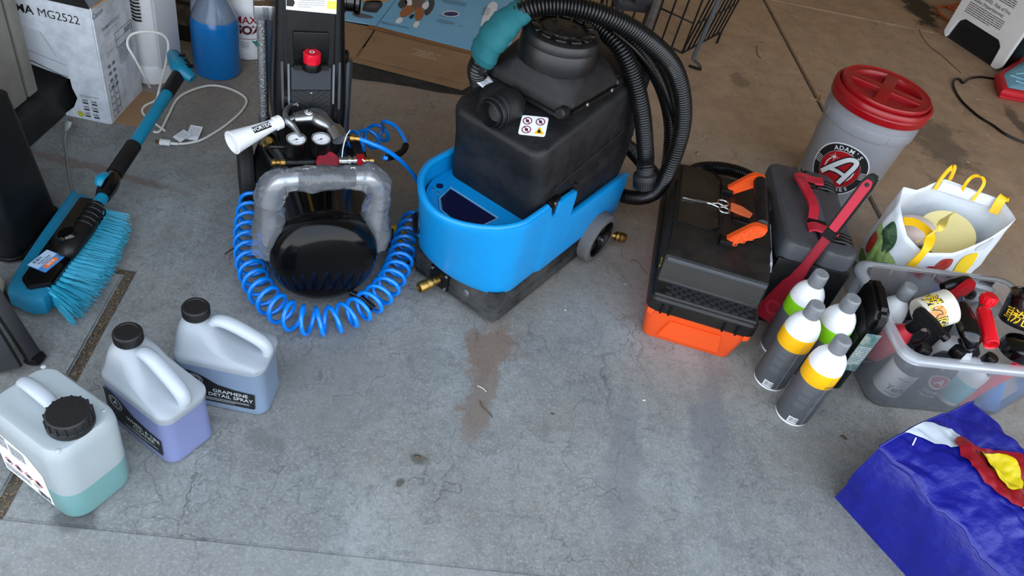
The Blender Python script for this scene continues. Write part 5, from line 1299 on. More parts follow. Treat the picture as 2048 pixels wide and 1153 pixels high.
decal('red_ring', outl([(1890, 903), (1912, 889), (1960, 900), (2040, 915), (2075, 945), (2080, 1000), (2042, 1036), (1990, 1018), (1940, 985), (1905, 945)], .21), FRD, .006)
decal('yellow_disc', outl([(1938, 922), (1965, 912), (2012, 918), (2040, 952), (2044, 984), (2014, 1000), (1980, 990), (1952, 958)], .21), FYE, .013)
# seams and folded corner
bm = B(); tube(bm, [P_(i / 110, 0.0, topz(i / 110, 0) - .008) + Vector((-.001, -.001, .001)) for i in range(111)], .0022, 6); obj('seam', bm, FBL, fb)
bm = B(); tube(bm, [P_(0, j / 20, topz(0, j / 20)) + Vector((-.001, 0, .001)) for j in range(21)], .0025, 6); obj('seam', bm, FBL, fb)
bm = B(); tube(bm, spline([P_(.05, .18, topz(.05, .18)) + Vector((0, 0, .003)), P_(.035, .24, topz(.035, .24)) + Vector((0, 0, .004))], 3), .0016, 6); obj('plastic_tie', bm, WPRINT, fb)

# ---------------------------------------------------------------- printed grocery bag
gb = thing('shopping_bag', 'white shopping bag printed with vegetables and yellow handles, standing open', 'bag', (1.17, 2.01, 0), 0)
hl = -gb.location
rim = [Vector((.992, 1.965, .345)), Vector((1.005, 2.02, .365)), Vector((1.075, 2.08, .335)), Vector((1.168, 2.156, .352)), Vector((1.255, 2.145, .348)), Vector((1.334, 2.125, .350)), Vector((1.352, 2.045, .345)), Vector((1.29, 1.985, .30)), Vector((1.18, 1.915, .262)), Vector((1.09, 1.882, .262)), Vector((1.035, 1.905, .285)), Vector((1.003, 1.935, .325))]
bot = [Vector((1.01, 1.99, 0)), Vector((1.01, 2.03, 0)), Vector((1.03, 2.075, 0)), Vector((1.12, 2.10, 0)), Vector((1.22, 2.10, 0)), Vector((1.31, 2.10, 0)), Vector((1.325, 2.04, 0)), Vector((1.29, 1.985, 0)), Vector((1.18, 1.955, 0)), Vector((1.09, 1.93, 0)), Vector((1.04, 1.945, 0)), Vector((1.015, 1.965, 0))]
def lined(P, n): return [P[i].lerp(P[(i + 1) % len(P)], k / n) for i in range(len(P)) for k in range(n)]
RIM = [a.lerp(b_, .25) for a, b_ in zip(lined(rim, 7), spline(rim, 7, True))]; BOT = lined(bot, 7)
bm = B(); rings = []
for k in range(15):
    f = k / 14; ring = []
    for a_, b2 in zip(BOT, RIM):
        p = a_.lerp(b2, f); c = Vector((1.17, 2.02, p.z)); dv = (p - c); s = 1 + .06 * math.sin(PI * f)
        p = c + dv * s; n = vnoise(p, 12, 2) * .012 + abs(vnoise(p, 30, 6)) * .008
        dn_ = Vector((dv.x, dv.y, 0)).normalized(); ring.append(p + dn_ * n * math.sin(PI * max(.15, f) * .9) + hl)
    rings.append(ring)
loft(bm, rings, True, False)
GW = mat('bag_white', (222, 228, 234), .38, dirt=((198, 204, 212), .4, 12), bump=(26, .4))
bg = obj('bag_wall', bm, GW, gb, ang=60); solid(bg, .0015, 1)
def bagpatch(name, k0, k1, f0, f1, shape, m, off=.004):
    """printed patch on the outer wall: k = place along the outline, f = height share; shape = outline in 0..1"""
    bm = B(); n = len(RIM)
    def Q(u, v):
        k = (k0 + (k1 - k0) * u) % n; f = max(0, min(1, f0 + (f1 - f0) * v)) * 14
        i0 = int(k) % n; i1 = (i0 + 1) % n; j0 = min(int(f), 13)
        A_ = rings[j0][i0].lerp(rings[j0][i1], k - int(k)); B_ = rings[j0 + 1][i0].lerp(rings[j0 + 1][i1], k - int(k)); p = A_.lerp(B_, f - j0)
        c = Vector((1.17, 2.02, 0)) + hl; dv = Vector((p.x - c.x, p.y - c.y, 0)).normalized(); return p + dv * off
    pts = [(q.x, q.y) for q in spline([(x, y, 0) for x, y in shape], 4, True)]
    cu = sum(p[0] for p in pts) / len(pts); cv = sum(p[1] for p in pts) / len(pts); R = 4
    c = bm.verts.new(Q(cu, cv)); rg = [[bm.verts.new(Q(cu + (a - cu) * r / R, cv + (b_ - cv) * r / R)) for a, b_ in pts] for r in range(1, R + 1)]
    m_ = len(pts)
    for q in range(m_): bm.faces.new((c, rg[0][q], rg[0][(q + 1) % m_]))
    for r in range(R - 1):
        for q in range(m_): bm.faces.new((rg[r][q], rg[r][(q + 1) % m_], rg[r + 1][(q + 1) % m_], rg[r + 1][q]))
    return obj(name, bm, m, gb)
GRD = mat('print_dark_green', (36, 66, 44), .45, dirt=((120, 150, 110), .6, 40)); GRL = mat('print_light_green', (132, 164, 84), .45, dirt=((196, 208, 150), .7, 26)); GRM = mat('print_green', (92, 128, 52), .45, dirt=((50, 80, 30), .7, 30))
TOM = mat('print_tomato', (170, 30, 30), .45, dirt=((220, 120, 90), .6, 40)); PYL = mat('print_yellow2', (244, 206, 20), .45)
# the outline index runs: 0 left corner, 7 = left-back ... 42 right corner, 56..84 front wall
blob = [(.5, 0), (.9, .15), (1, .5), (.85, .9), (.5, 1), (.12, .85), (0, .5), (.12, .12)]
leaf = [(.0, .1), (.3, .0), (.7, .2), (1, .7), (.95, 1), (.6, .9), (.25, .7), (.05, .4)]
bagpatch('zucchini_print', 71, 80, .64, .92, blob, GRD); bagpatch('leek_print', 70, 84, .36, .78, leaf, GRL); bagpatch('leek_print', 65, 74, .40, .74, blob, GRL); bagpatch('leek_print', 73, 79, .52, .74, leaf, GRL, .006); bagpatch('asparagus_print', 70, 86, .22, .32, blob, GRM, .006); bagpatch('asparagus_print', 72, 88, .34, .44, blob, GRM, .005)
bagpatch('tomato_print', 79, 86, .46, .68, blob, TOM, .005); bagpatch('leaf_print', 63, 69, .36, .62, leaf, GRD, .005)
bagpatch('tomato_print', 56, 59.5, .60, .80, blob, TOM); bagpatch('tomato_print', 54.5, 57.5, .72, .92, blob, TOM); bagpatch('tomato_print', 54, 57, .50, .68, blob, TOM); bagpatch('badge_print', 49.5, 53, .58, .86, [(.1, 0), (.9, .1), (1, .8), (.6, 1), (.05, .85)], PYL)
bagpatch('mushroom_print', 47, 51, .86, .97, blob, mat('print_line', (196, 200, 204), .5))
# yellow straps
STR = mat('strap_yellow', (250, 194, 16), .5, bump=(160, .2))
def strapo(pts, w, side, par=gb): 
    bm = B(); strip(bm, [p + hl for p in spline(pts, 8)], w, side, .0025); return obj('strap', bm, STR, par)
strapo([Vector((1.145, 2.128, .325)), Vector((1.148, 2.142, .355)), Vector((1.165, 2.165, .385)), Vector((1.185, 2.18, .378)), Vector((1.188, 2.17, .345))], .02, (.7, .6, 0))
strapo([Vector((1.325, 2.105, .312)), Vector((1.327, 2.117, .35)), Vector((1.335, 2.128, .362)), Vector((1.345, 2.132, .345))], .026, (.9, -.25, 0))
strapo([W(1920, 388, .325), W(1935, 363, .375), W(1950, 352, .39), W(1966, 357, .39), W(1966, 372, .37), W(1944, 402, .322)], .009, (.8, -.3, 0))
strapo([Vector((1.075, 1.868, .21)), Vector((1.078, 1.862, .258)), Vector((1.085, 1.874, .285)), Vector((1.095, 1.92, .30)), Vector((1.06, 1.95, .305)), Vector((1.025, 1.95, .300))], .028, lambda f: Vector((1, .15, 0)).lerp(Vector((.2, 1, .3)), f))
bm = B(); prism(bm, [(-.075, 0), (.09, 0), (.09, .03), (-.075, .03)], .002, frame(Vector((1.235, 2.138, .318)) + hl, (1, -.12, 0), (0, .12, 1))); obj('inner_hem', bm, GW, gb)
# things inside it
pl_m = mat('plate_cream', (226, 212, 150), .45, dirt=((214, 196, 120), .5, 8))
for i, (x, y, z, tl, r) in enumerate(((1.21, 2.04, .215, 18, .085), (1.205, 2.035, .228, 20, .083), (1.20, 2.03, .240, 22, .081))):
    bm = B(); lathe(bm, [(r * .6, 0), (r * .66, .002), (r, .014), (r * .99, .0155), (r * .65, .004), (0, .003)], 36, T(x, y, z) @ RX(tl) @ RY(-14), cap1=False); solo('paper_plate', bm, pl_m, ('lowest', 'middle', 'topmost')[i] + ' cream plate of the stack inside the open shopping bag', 'plate', 'cream plates in the shopping bag')
bm = B(); ell(bm, (0, 0, 0), .075, .05, .045, 20, 12, T(1.10, 2.02, .235) @ RZ(20)); solo('bundle', bm, mat('pinkish', (206, 186, 176), .5, bump=(40, .3)), 'pinkish-beige rounded bundle inside the open shopping bag', 'bundle')
bm = B(); rbox(bm, .22, .10, .19, .03, .02, T(1.17, 2.01, .004)); solo('carton', bm, CARD, 'brown carton at the bottom of the open shopping bag', 'box')
bm = B(); strip(bm, spline([W(1905, 427, .31), W(1890, 438, .325), W(1880, 455, .325), W(1860, 470, .30), W(1835, 485, .265)], 8), .024, (.7, .6, .2), .003); solo('yellow_ribbon', bm, mat('pale_strap', (232, 206, 96), .5), 'pale yellow ribbon lying across the bundle in the shopping bag', 'ribbon')

# ---------------------------------------------------------------- wash broom
br = thing('wash_broom', 'teal car wash broom with a telescopic handle lying on the concrete', 'broom', (-1.08, 1.25, 0), 11.2)
ib = (T(-1.08, 1.25, 0) @ RZ(11.2)).inverted()
TEALR = mat('teal_rubber', (6, 112, 146), .5, dirt=((8, 84, 110), .4, 20)); BRI = mat('bristle_teal', (26, 158, 188), .45)
bm = B(); P = [(-.040, -.135), (-.012, -.185), (.040, -.196), (.056, -.15), (.054, .13), (.030, .172), (-.018, .188), (-.034, .175)]
Q = [(q.x, q.y) for q in spline([(x, y, 0) for x, y in P], 4, True)]
c = Vector((.01, 0, 0))
def sc(Q, s, z): return [(c.x + (x - c.x) * (1 - s / .05), y * (1 - s / .17), z) for x, y in Q]
loft(bm, [sc(Q, .008, .020), sc(Q, .001, .026), sc(Q, 0, .034), sc(Q, 0, .062), sc(Q, .003, .070), sc(Q, .010, .074)]); obj('bumper', bm, TEALR, br)
bm = B(); prism(bm, [(-.012, -.145), (.012, -.172), (.056, -.150), (.064, -.06), (.066, .06), (.060, .128), (.035, .158), (.002, .158)], .018, T(0, 0, .066), .004); hb = obj('head_plate', bm, BLACKG, br)
bm = B(); rnd = random.Random(11)
for row in range(3):
    for k in range(24):
        f = k / 23; y = -.158 + .296 * f; x0 = .046 + .012 * math.sin(PI * f) ; z0 = .072 - row * .018
        ang = (f - .5) * -.1 + (-.62 * max(0, .16 - f) / .16 if f < .16 else 0) + (.12 if f > .9 else 0)
        for j in range(24):
            a = ang + rnd.gauss(0, .07); l = .070 + rnd.uniform(-.008, .008); dz = -.012 * row * .2 - rnd.uniform(.0, .020) - .012
            p0 = Vector((x0 + rnd.uniform(-.002, .002), y + rnd.uniform(-.0022, .0022), z0 + rnd.uniform(-.004, .004)))
            p1 = p0 + Vector((math.cos(a) * l, math.sin(a) * l, dz)); w = .00055
            n = Vector((-math.sin(a), math.cos(a), 0)); u = Vector((0, 0, 1))
            v = [bm.verts.new(p0 + n * w), bm.verts.new(p0 - n * w), bm.verts.new(p0 + u * w * 1.5)]
            e = [bm.verts.new(p1 + n * w * .8), bm.verts.new(p1 - n * w * .8), bm.verts.new(p1 + u * w)]
            for q in range(3): bm.faces.new((v[q], v[(q + 1) % 3], e[(q + 1) % 3], e[q]))
o = obj('bristles', bm, BRI, br, normals=True); o['kind'] = 'stuff'
for k in range(24):
    f = k / 23; y = -.158 + .296 * f; bm = B(); x0 = .046 + .012 * math.sin(PI * f)
    lathe(bm, [(.0042, 0), (.0046, .012), (.0040, .03), (.001, .034)], 8, axis((x0 - .004, y, .068), (1, (f - .5) * -.1 + (-.62 * max(0, .16 - f) / .16), -.2))); obj('tuft_root', bm, BRI, br)
# sticker
Ms = T(.018, -.085, .0846) @ RZ(82 - 11)
bm = B(); loft(bm, [rr(.062, .048, .003, 0, 3), rr(.062, .048, .003, .001, 3)], M=Ms); stk = obj('product_sticker', bm, mat('sticker_blue', (70, 140, 205), .45), br)
bm = B(); flat(bm, [(-.030, -.004, .0014), (.030, -.004, .0014), (.030, .023, .0014), (-.030, .023, .0014)], Ms); obj('sticker_top', bm, mat('sticker_pale', (176, 200, 226), .5), stk)
bm = B(); put_text(bm, 'Water Flow', .0075, Ms @ T(0, .006, .002), bold=.01); put_text(bm, 'Cleaning Brush', .0048, Ms @ T(0, -.0005, .002), bold=.01); put_text(bm, '便捷刷', .009, Ms @ T(-.008, .0155, .002)); obj('print', bm, INK, stk)
bm = B(); prism(bm, [(-.022, -.012), (-.016, -.019), (.016, -.019), (.022, -.012), (.016, -.006), (-.016, -.006)], .0006, Ms @ T(0, 0, .001)); em = obj('emblem', bm, mat('sticker_orange', (230, 120, 70), .5), stk)
bm = B(); put_text(bm, 'SGCB', .0085, Ms @ T(0, -.0125, .0022), bold=.02); obj('emblem_text', bm, WPRINT, em)
# joint and handle
h0, h1 = ib @ W(140, 496, .098), ib @ W(194, 412, .105); hc = ib @ W(207, 392, .105); hg = ib @ W(228, 350, .110); hg2 = ib @ W(268, 290, .122)
ht = ib @ W(334, 188, .152); hk = ib @ W(356, 152, .162)
bm = B(); tube(bm, spline([h0 + Vector((-.004, -.02, -.012)), h0, (h0 + h1) / 2 + Vector((.006, 0, .002)), h1], 8), lambda f: .017 + .006 * math.sin(PI * f), 16); jt = obj('neck_joint', bm, BLACK, br)
for k in range(5):
    p = h0.lerp(h1, .45 + k * .11); bm = B(); tube(bm, [axis(p + Vector((.004, 0, .002)), h1 - h0) @ Vector((.0225 * math.cos(q * PI / 10), .0225 * math.sin(q * PI / 10), 0)) for q in range(20)], .0022, 6, closed=True); obj('joint_rib', bm, BLACKS, jt)
bm = B(); lathe(bm, [(.022, 0), (.024, .004), (.024, .03), (.02, .036)], 20, axis(ib @ W(148, 488, .088), (-.35, .0, 1))); obj('joint_drum', bm, BLACKG, jt)
bm = B(); box(bm, .012, .02, .014, T(*(ib @ W(146, 464, .115))) @ RZ(30), .003); obj('joint_button', bm, TEAL, jt)
bm = B(); tube(bm, [h1 + (hc - h1) * -.2, hc], .0145, 16); obj('tube_collar', bm, TEAL, br)
bm = B(); tube(bm, spline([hc - (hc - h1) * .15, hc.lerp(hg, .5), hg], 6), lambda f: .017 + .006 * math.sin(PI * f), 16, sx=1.05); cl = obj('clamp', bm, BLACKG, br)
lv = [ib @ W(196, 372, .132), ib @ W(201, 356, .142), ib @ W(213, 347, .138)]
bm = B(); tube(bm, spline(lv, 6), lambda f: .006 + .003 * math.sin(PI * f), 10, sx=.7, sy=1.3); obj('clamp_lever', bm, TEAL, cl)
bm = B(); G_ = resample([hg, hg2], .002); tube(bm, G_, [.0195 * (1 + (.03 if (i % 4) < 2 else -.03)) for i in range(len(G_))], 18); obj('foam_grip', bm, BLACK, br, ang=70)
bm = B(); tube(bm, [hg2 - (hg2 - hg) * .05, ht], .0165, 18); obj('outer_tube', bm, TEAL, br)
bm = B(); tube(bm, [ht, hk], [.0185, .0195], 18); obj('end_sleeve', bm, BLACK, br)
e0, e1, e2 = ib @ W(346, 108, .172), ib @ W(364, 138, .175), ib @ W(386, 158, .160)
bm = B(); tube(bm, spline([e0, e0.lerp(e1, .5), e1, e2], 8), lambda f: .012 + .0125 * math.sin(PI * (f * .85 + .1)), 16, sx=.9, sy=1.15); eg = obj('end_grip', bm, TEAL, br)
for k, f in enumerate((.35, .55, .72)):
    bm = B(); q = e0.lerp(e2, f) + Vector((.008, -.006, .018)); prism(bm, [(-.008, -.01), (.0, -.004), (.009, -.011), (.006, .002), (.010, .011), (.0, .005), (-.009, .010), (-.005, 0)], .012, T(*q) @ RZ(30 * k), .001); obj('grip_inlay', bm, BLACKS, eg)

# ---------------------------------------------------------------- printer carton
CW = mat('carton_white', (214, 220, 228), .6, dirt=((120, 122, 126), .55, 16))
PB = thing('printer_carton', 'white printer carton with a torn lower corner and open brown flaps', 'box', (-1.282, 1.825, 0), 4.5)
bw, bd_, bh = .30, .205, .36
FMx = frame((0, 0, 0), (1, 0, 0), (0, 0, 1))
bm = B(); prism(bm, [(0, 0), (0, bh), (-bw, bh), (-bw, .17), (-.122, .135), (-.094, .128), (-.093, .10), (-.084, .068), (-.100, .034), (-.136, .0)], .004, FMx); fp = obj('front_panel', bm, CW, PB)
SMx = frame((0, 0, 0), (0, 1, 0), (0, 0, 1))
bm = B(); prism(bm, [(0, 0), (bd_, 0), (bd_, bh), (0, bh)], .004, SMx); spn = obj('side_panel', bm, CW, PB)
bm = B(); prism(bm, [(0, .10), (0, bh), (-bw, bh), (-bw, .10)], .004, frame((0, bd_, 0), (1, 0, 0), (0, 0, 1))); obj('back_panel', bm, CW, PB)
bm = B(); prism(bm, [(0, 0), (-.09, 0), (-.09, .1), (0, .1)], .004, frame((0, bd_, 0), (1, 0, 0), (0, 0, 1))); obj('back_panel', bm, CW, PB)
bm = B(); prism(bm, [(0, .11), (bd_, .11), (bd_, bh), (0, bh)], .004, frame((-bw, 0, 0), (0, 1, 0), (0, 0, 1))); obj('side_panel', bm, CW, PB)
bm = B(); prism(bm, [(0, .006), (bd_ * .95, .03), (bd_ * .9, .12), (0, .115)], .004, frame((0, 0, bh), (0, 1, 0), (.62, 0, .5))); obj('top_flap', bm, CARD, PB)
bm = B(); prism(bm, [(-.16, 0), (0, 0), (-.0, .08), (-.16, .08)], .004, frame((0, 0, bh), (1, 0, 0), (-.0, -.25, .5))); tf = obj('top_flap', bm, mat('flap_black', (24, 24, 26), .5), PB)
bm = B(); prism(bm, [(0, 0), (.19, .005), (.18, .10), (.0, .09)], .004, frame((0, .012, .002), (0, 1, 0), (1, 0, .03)) @ T(0, -.0, 0) ); fo = obj('bottom_flap', bm, CARD, PB)
FM2 = FMx @ T(0, 0, .0045)
bm = B(); put_text(bm, 'PIXMA', .034, FM2 @ T(-.205, bh - .042, 0), bold=.02); put_text(bm, 'MG2522', .034, FM2 @ T(-.088, bh - .042, 0), xs=.95)
dashes(bm, -.075, -.018, .082, .004, 2, .0014, FM2, 3)
for i, s in enumerate(('243  244', '245  246', '245  246')):
    put_text(bm, s, .012, FM2 @ T(-.05, .066 - i * .022, 0), bold=.01)
    for x in (-.062, -.036): flat(bm, [(x - .008, .055 - i * .022), (x + .008, .055 - i * .022), (x + .008, .060 - i * .022), (x - .008, .060 - i * .022)], FM2)
obj('print', bm, INK, fp)
bm = B(); disc(bm, plane_fx(FM2, 0), -.083, .016, .010, .010, 18); obj('yellow_mark', bm, mat('dull_yellow', (188, 186, 70), .6), fp)
# printer picture
bm = B(); flat(bm, [(-.205, .165), (-.12, .138), (-.095, .135), (-.095, .19), (-.13, .235), (-.155, .262), (-.205, .27)], FM2); pp = obj('printer_picture', bm, mat('printer_pic', (196, 202, 210), .6), fp)
bm = B(); flat(bm, [(-.205, .195, .0005), (-.095, .170, .0005), (-.095, .1715, .0005), (-.205, .197, .0005)], FM2); flat(bm, [(-.152, .262, .0005), (-.120, .195, .0005), (-.1185, .195, .0005), (-.1505, .262, .0005)], FM2); flat(bm, [(-.205, .168, .0005), (-.12, .139, .0005), (-.096, .136, .0005), (-.096, .133, .0005), (-.12, .135, .0005), (-.205, .162, .0005)], FM2); obj('picture_line', bm, INKG, pp)
SM2 = SMx @ T(0, 0, .0045)
bm = B(); put_text(bm, 'Canon', .022, SM2 @ T(.026, bh - .025, 0), bold=.015); put_text(bm, 'PIXMA', .016, SM2 @ T(.055, bh - .078, 0), bold=.02, ital=.1); put_text(bm, 'MG2522', .016, SM2 @ T(.108, bh - .078, 0), ital=.1); dashes(bm, .04, .12, bh - .094, .006, 2, .0016, SM2, 5); dashes(bm, .035, .07, .21, .006, 3, .0018, SM2, 7)
for i in range(4):
    for j in range(2): flat(bm, [(.03 + j * .026, .165 - i * .022), (.046 + j * .026, .165 - i * .022), (.046 + j * .026, .175 - i * .022), (.03 + j * .026, .175 - i * .022)], SM2)
dashes(bm, .10, .185, .195, .007, 8, .0028, SM2, 12); dashes(bm, .15, .19, .235, .004, 4, .003, SM2, 15)
obj('print', bm, INKG, spn)
bm = B()
for (x0, y0, x1, y1) in ((.095, .200, .195, .245),):
    for a, b_ in (((x0, y0), (x1, y0)), ((x1, y0), (x1, y1)), ((x1, y1), (x0, y1)), ((x0, y1), (x0, y0)), ((x0, (y0 + y1) / 2), (x1, (y0 + y1) / 2))):
        tube(bm, [SM2 @ Vector((*a, 0)), SM2 @ Vector((*b_, 0))], .0007, 4)
for i in range(5):
    for j in range(2):
        x0, y0 = .02 + j * .026, .012 + i * .022; q = [(x0, y0), (x0 + .02, y0), (x0 + .02, y0 + .018), (x0, y0 + .018)]
        tube(bm, [SM2 @ Vector((*p_, 0)) for p_ in q], .0007, 4, closed=True)
obj('print_box', bm, INK, spn)
bm = B(); put_text(bm, 'ma', .05, frame((-.06, -.018, bh + .05), (1, 0, 0), (0, -.25, .5)) @ T(0, 0, .004), bold=.02); obj('flap_print', bm, WPRINT, tf)

# ---------------------------------------------------------------- white tower heater with cord
hx, hy = -1.325, 2.135
t = thing('tower_heater', 'white tower heater with dark vents behind the printer carton', 'heater', (hx, hy, 0), -8)
bm = B(); loft(bm, [rr(.150, .13, .06, 0), rr(.160, .14, .065, .006), rr(.158, .138, .065, .055), rr(.150, .13, .062, .062)]); obj('heater_base', bm, WHITE, t)
bm = B(); loft(bm, [rr(.140, .12, .058, .06), rr(.148, .128, .06, .075), rr(.150, .13, .06, .30), rr(.145, .126, .06, .52), rr(.12, .10, .05, .54)]); hb = obj('heater_body', bm, WHITE, t)
bm = B(); box(bm, .012, .10, .46, T(.0735, .01, .29), .003); obj('side_trim', bm, mat('white_trim', (206, 210, 216), .4), hb)
for x0 in (-.045, .03):
    for k in range(8):
        bm = B(); zc = .222 + k * .011; tube(bm, spline([(x0 - .016, -.0655 - (.0 if x0 > 0 else -.004), zc), (x0, -.067, zc - .003), (x0 + .018, -.0655, zc)], 4), .0026, 6); obj('vent_slot', bm, INK, hb)
for k in range(7):
    bm = B(); tube(bm, [(-.0755, -.04, .22 + k * .012), (-.066, -.052, .219 + k * .012), (-.052, -.061, .218 + k * .012)], .0018, 6); obj('vent_slot', bm, INKG, hb)
WC = mat('white_cord', (222, 220, 214), .45)
t2 = thing('white_cord', 'white mains cord of the tower heater looping to its plug', 'cord', W(420, 200, 0)); hl = -t2.location
def wline(pts, r, m, par, name, n=8, per=8): 
    bm = B(); tube(bm, [p + hl for p in spline(pts, per)], r, n); return obj(name, bm, m, par)
wline([W(300, 175, .05), W(290, 155, .10), W(270, 118, .17), W(255, 90, .21), W(262, 70, .23), W(290, 63, .24), W(322, 68, .23), W(336, 85, .20), W(334, 115, .15), W(326, 150, .09), W(318, 180, .03), W(312, 200, .006), W(290, 212, .005), W(285, 225, .005), W(300, 240, .005), W(330, 262, .005)], .0036, WC, t2, 'cord')
wline([W(306, 264, .005), W(320, 262, .005), W(335, 235, .005), W(355, 198, .005), W(385, 180, .006), W(425, 171, .006), W(465, 180, .006), W(492, 198, .006), W(485, 220, .005), W(455, 248, .005), W(425, 268, .005), W(400, 281, .005), W(372, 287, .005), W(352, 288, .006)], .0036, WC, t2, 'cord')
bm = B(); P = [W(356, 288, .008) + hl, W(344, 287, .009) + hl, W(338, 286, .010) + hl, W(320, 284, .010) + hl]; tube(bm, spline(P, 4), lambda f: .0055 + .0065 * (1 if f > .5 else 0), 10, sx=.7); pg = obj('plug', bm, WHITE, t2)
for s in (-1, 1):
    bm = B(); box(bm, .016, .0015, .006, T(*(W(316, 283.5 + s * 1.6, .010) + hl)) @ RZ(8)); obj('prong', bm, BRASS, pg)
def tag_card(u, v, rz, w, h): 
    p = W(u, v, .012) + hl; M = T(*p) @ RZ(rz) @ RX(14)
    bm = B(); box(bm, w, h, .0006, M); c = obj('cord_tag', bm, PAPERW, t2); bm = B(); dashes(bm, -w * .42, w * .42, h * .36, .004, int(h * .75 / .004), .0013, M @ T(0, 0, .0006), 3); obj('tag_print', bm, INKG, c)
tag_card(364, 272, -25, .035, .042); tag_card(388, 266, 8, .036, .058)
# blue washer fluid jug
p = W(424, 160, 0) + Vector((-.012, .068, 0))
t = thing('washer_fluid_jug', 'clear jug of bright blue washer fluid next to the teal broom grip', 'jug', p, -20)
BJ = clear('jug_clear', (206, 220, 236), .5, .2, .5)
bm = B(); lathe(bm, [(.066, 0), (.074, .004), (.076, .012), (.076, .165), (.074, .182), (.064, .21), (.046, .243), (.028, .268), (.022, .275), (.021, .288)], 40); obj('body', bm, BJ, t)
bm = B(); lathe(bm, [(.0662, -.0002), (.0743, .004), (.0764, .012), (.0764, .165), (.0744, .182), (.0698, .195), (.066, .1955)], 40); obj('blue_fluid', bm, clear('blue_fluid', (6, 140, 226), .95, .22, .4), t)
bm = B(); tube(bm, spline([(-.058, -.02, .165), (-.064, -.022, .20), (-.055, -.019, .245), (-.03, -.01, .275), (-.015, -.005, .278)], 6), .011, 12); obj('handle', bm, BJ, t)
bm = B(); lathe(bm, [(.024, .283), (.0245, .306), (.0, .307)], 24, cap1=False); obj('cap', bm, mat('cap_blue', (20, 80, 170), .4), t)
# white bottle with red lettering
p = W(496, 122, 0) + Vector((-.025, .058, 0))
t = thing('cleaner_jug', 'white cleaner jug with red MAX lettering beside the blue fluid jug', 'jug', p, 0)
bm = B(); lathe(bm, [(.056, 0), (.062, .004), (.064, .012), (.064, .03), (.0615, .034), (.0615, .165), (.064, .170), (.064, .185), (.05, .21), (.03, .235), (.024, .245), (.022, .26)], 36); obj('body', bm, WHITE, t)
bm = B(); tube(bm, spline([(-.05, -.01, .185), (-.055, -.01, .22), (-.04, -.008, .25), (-.02, -.004, .25)], 6), .011, 10); obj('handle', bm, WHITE, t)
bm = B(); lathe(bm, [(.025, .25), (.026, .275), (0, .276)], 24, cap1=False); obj('cap', bm, WHITE, t)
bm = B(); put_text(bm, 'MAXX', .036, fx=cyl_fx(.0625, -58, .148), bold=.015); lb = obj('lettering', bm, mat('dark_red_print', (140, 24, 36), .5), t)
bm = B(); put_text(bm, 'SOZ', .042, fx=cyl_fx(.0625, -62, .112), bold=.05); grid_patch(bm, cyl_fx(.0625, -62, .080), -.05, .05, 0, .002, 10, 1); obj('lettering', bm, mat('maroon2', (92, 24, 36), .5), t)
bm = B()
for k in range(5): grid_patch(bm, cyl_fx(.0625, -72, .068 - k * .005), -.03, .012, 0, .0014, 6, 1)
obj('small_print', bm, INKG, t)
bm = B(); f = cyl_fx(.0625, -42, .062); bm.faces.new([bm.verts.new(f(x, y)) for x, y in ((-.013, .012), (.014, .014), (.004, -.012), (-.002, 0))]); obj('green_mark', bm, mat('green_mark', (20, 130, 112), .5), t)
# carton with silver ribbed panel behind the heater
p = W(362, 92, 0) + Vector((-.02, .10, 0))
t = thing('foil_carton', 'carton with a silver ribbed panel and dark picture behind the tower heater', 'box', p, 4)
bm = B(); rbox(bm, .17, .13, .42, .004, .002); cb = obj('carton_body', bm, mat('carton_dark', (38, 34, 32), .6), t)
for k in range(22):
    bm = B(); box(bm, .0045, .003, .19, T(-.074 + k * .007, -.0662, .245), .001); obj('silver_rib', bm, mat('silver_rib', (150, 150, 146), .35, .7), cb)
bm = B(); flat(bm, [(-.08, .06), (.08, .06), (.08, .135), (-.08, .135)], frame((0, -.0655, 0), (1, 0, 0), (0, 0, 1))); obj('dark_picture', bm, mat('dark_pic', (70, 60, 52), .5, dirt=((150, 130, 110), .8, 26)), cb)

# grey plug on its cord, lower left
t = thing('grey_cord', 'thin grey cord with a clear plug lying beside the black plinth', 'cord', W(150, 320, 0)); hl = -t.location
GC = mat('grey_cord', (120, 120, 112), .4)
wline([W(132, 264, .02), W(130, 285, .006), W(134, 320, .004), W(138, 350, .004), W(146, 388, .004), W(158, 420, .004), W(175, 450, .004)], .0028, GC, t, 'cord')
bm = B(); a, b_ = W(131, 262, .024) + hl, W(139, 243, .045) + hl; tube(bm, [a, a.lerp(b_, .3), a.lerp(b_, .55), b_], [.004, .008, .0105, .0095], 10, sx=.7); pg = obj('plug', bm, clear('clear_plug', (170, 176, 172), .7, .25, .3), t)
for s in (-1, 1):
    d = (b_ - a).normalized(); bm = B(); box(bm, .0015, .006, .012, axis(b_ + d * .005 + Vector((s * .004, 0, 0)), d)); obj('prong', bm, CHROME, pg)

# black tapered bin at the left edge
t = thing('black_tub', 'black tapered plastic tub standing beside the teal broom head', 'tub', (-1.270, 1.302, 0), 6)
bm = B(); loft(bm, [rr(.195, .20, .03, 0), rr(.205, .21, .03, .006), rr(.15, .17, .03, .36), rr(.13, .15, .03, .365)]); obj('tub_body', bm, mat('tub_black', (8, 9, 12), .42, dirt=((18, 21, 26), .4, 6)), t)
bm = B(); tube(bm, [(x, y, .012) for x, y, z in rr(.21, .214, .03, 0)], .005, 6, closed=True); obj('tub_foot', bm, BLACKS, t)
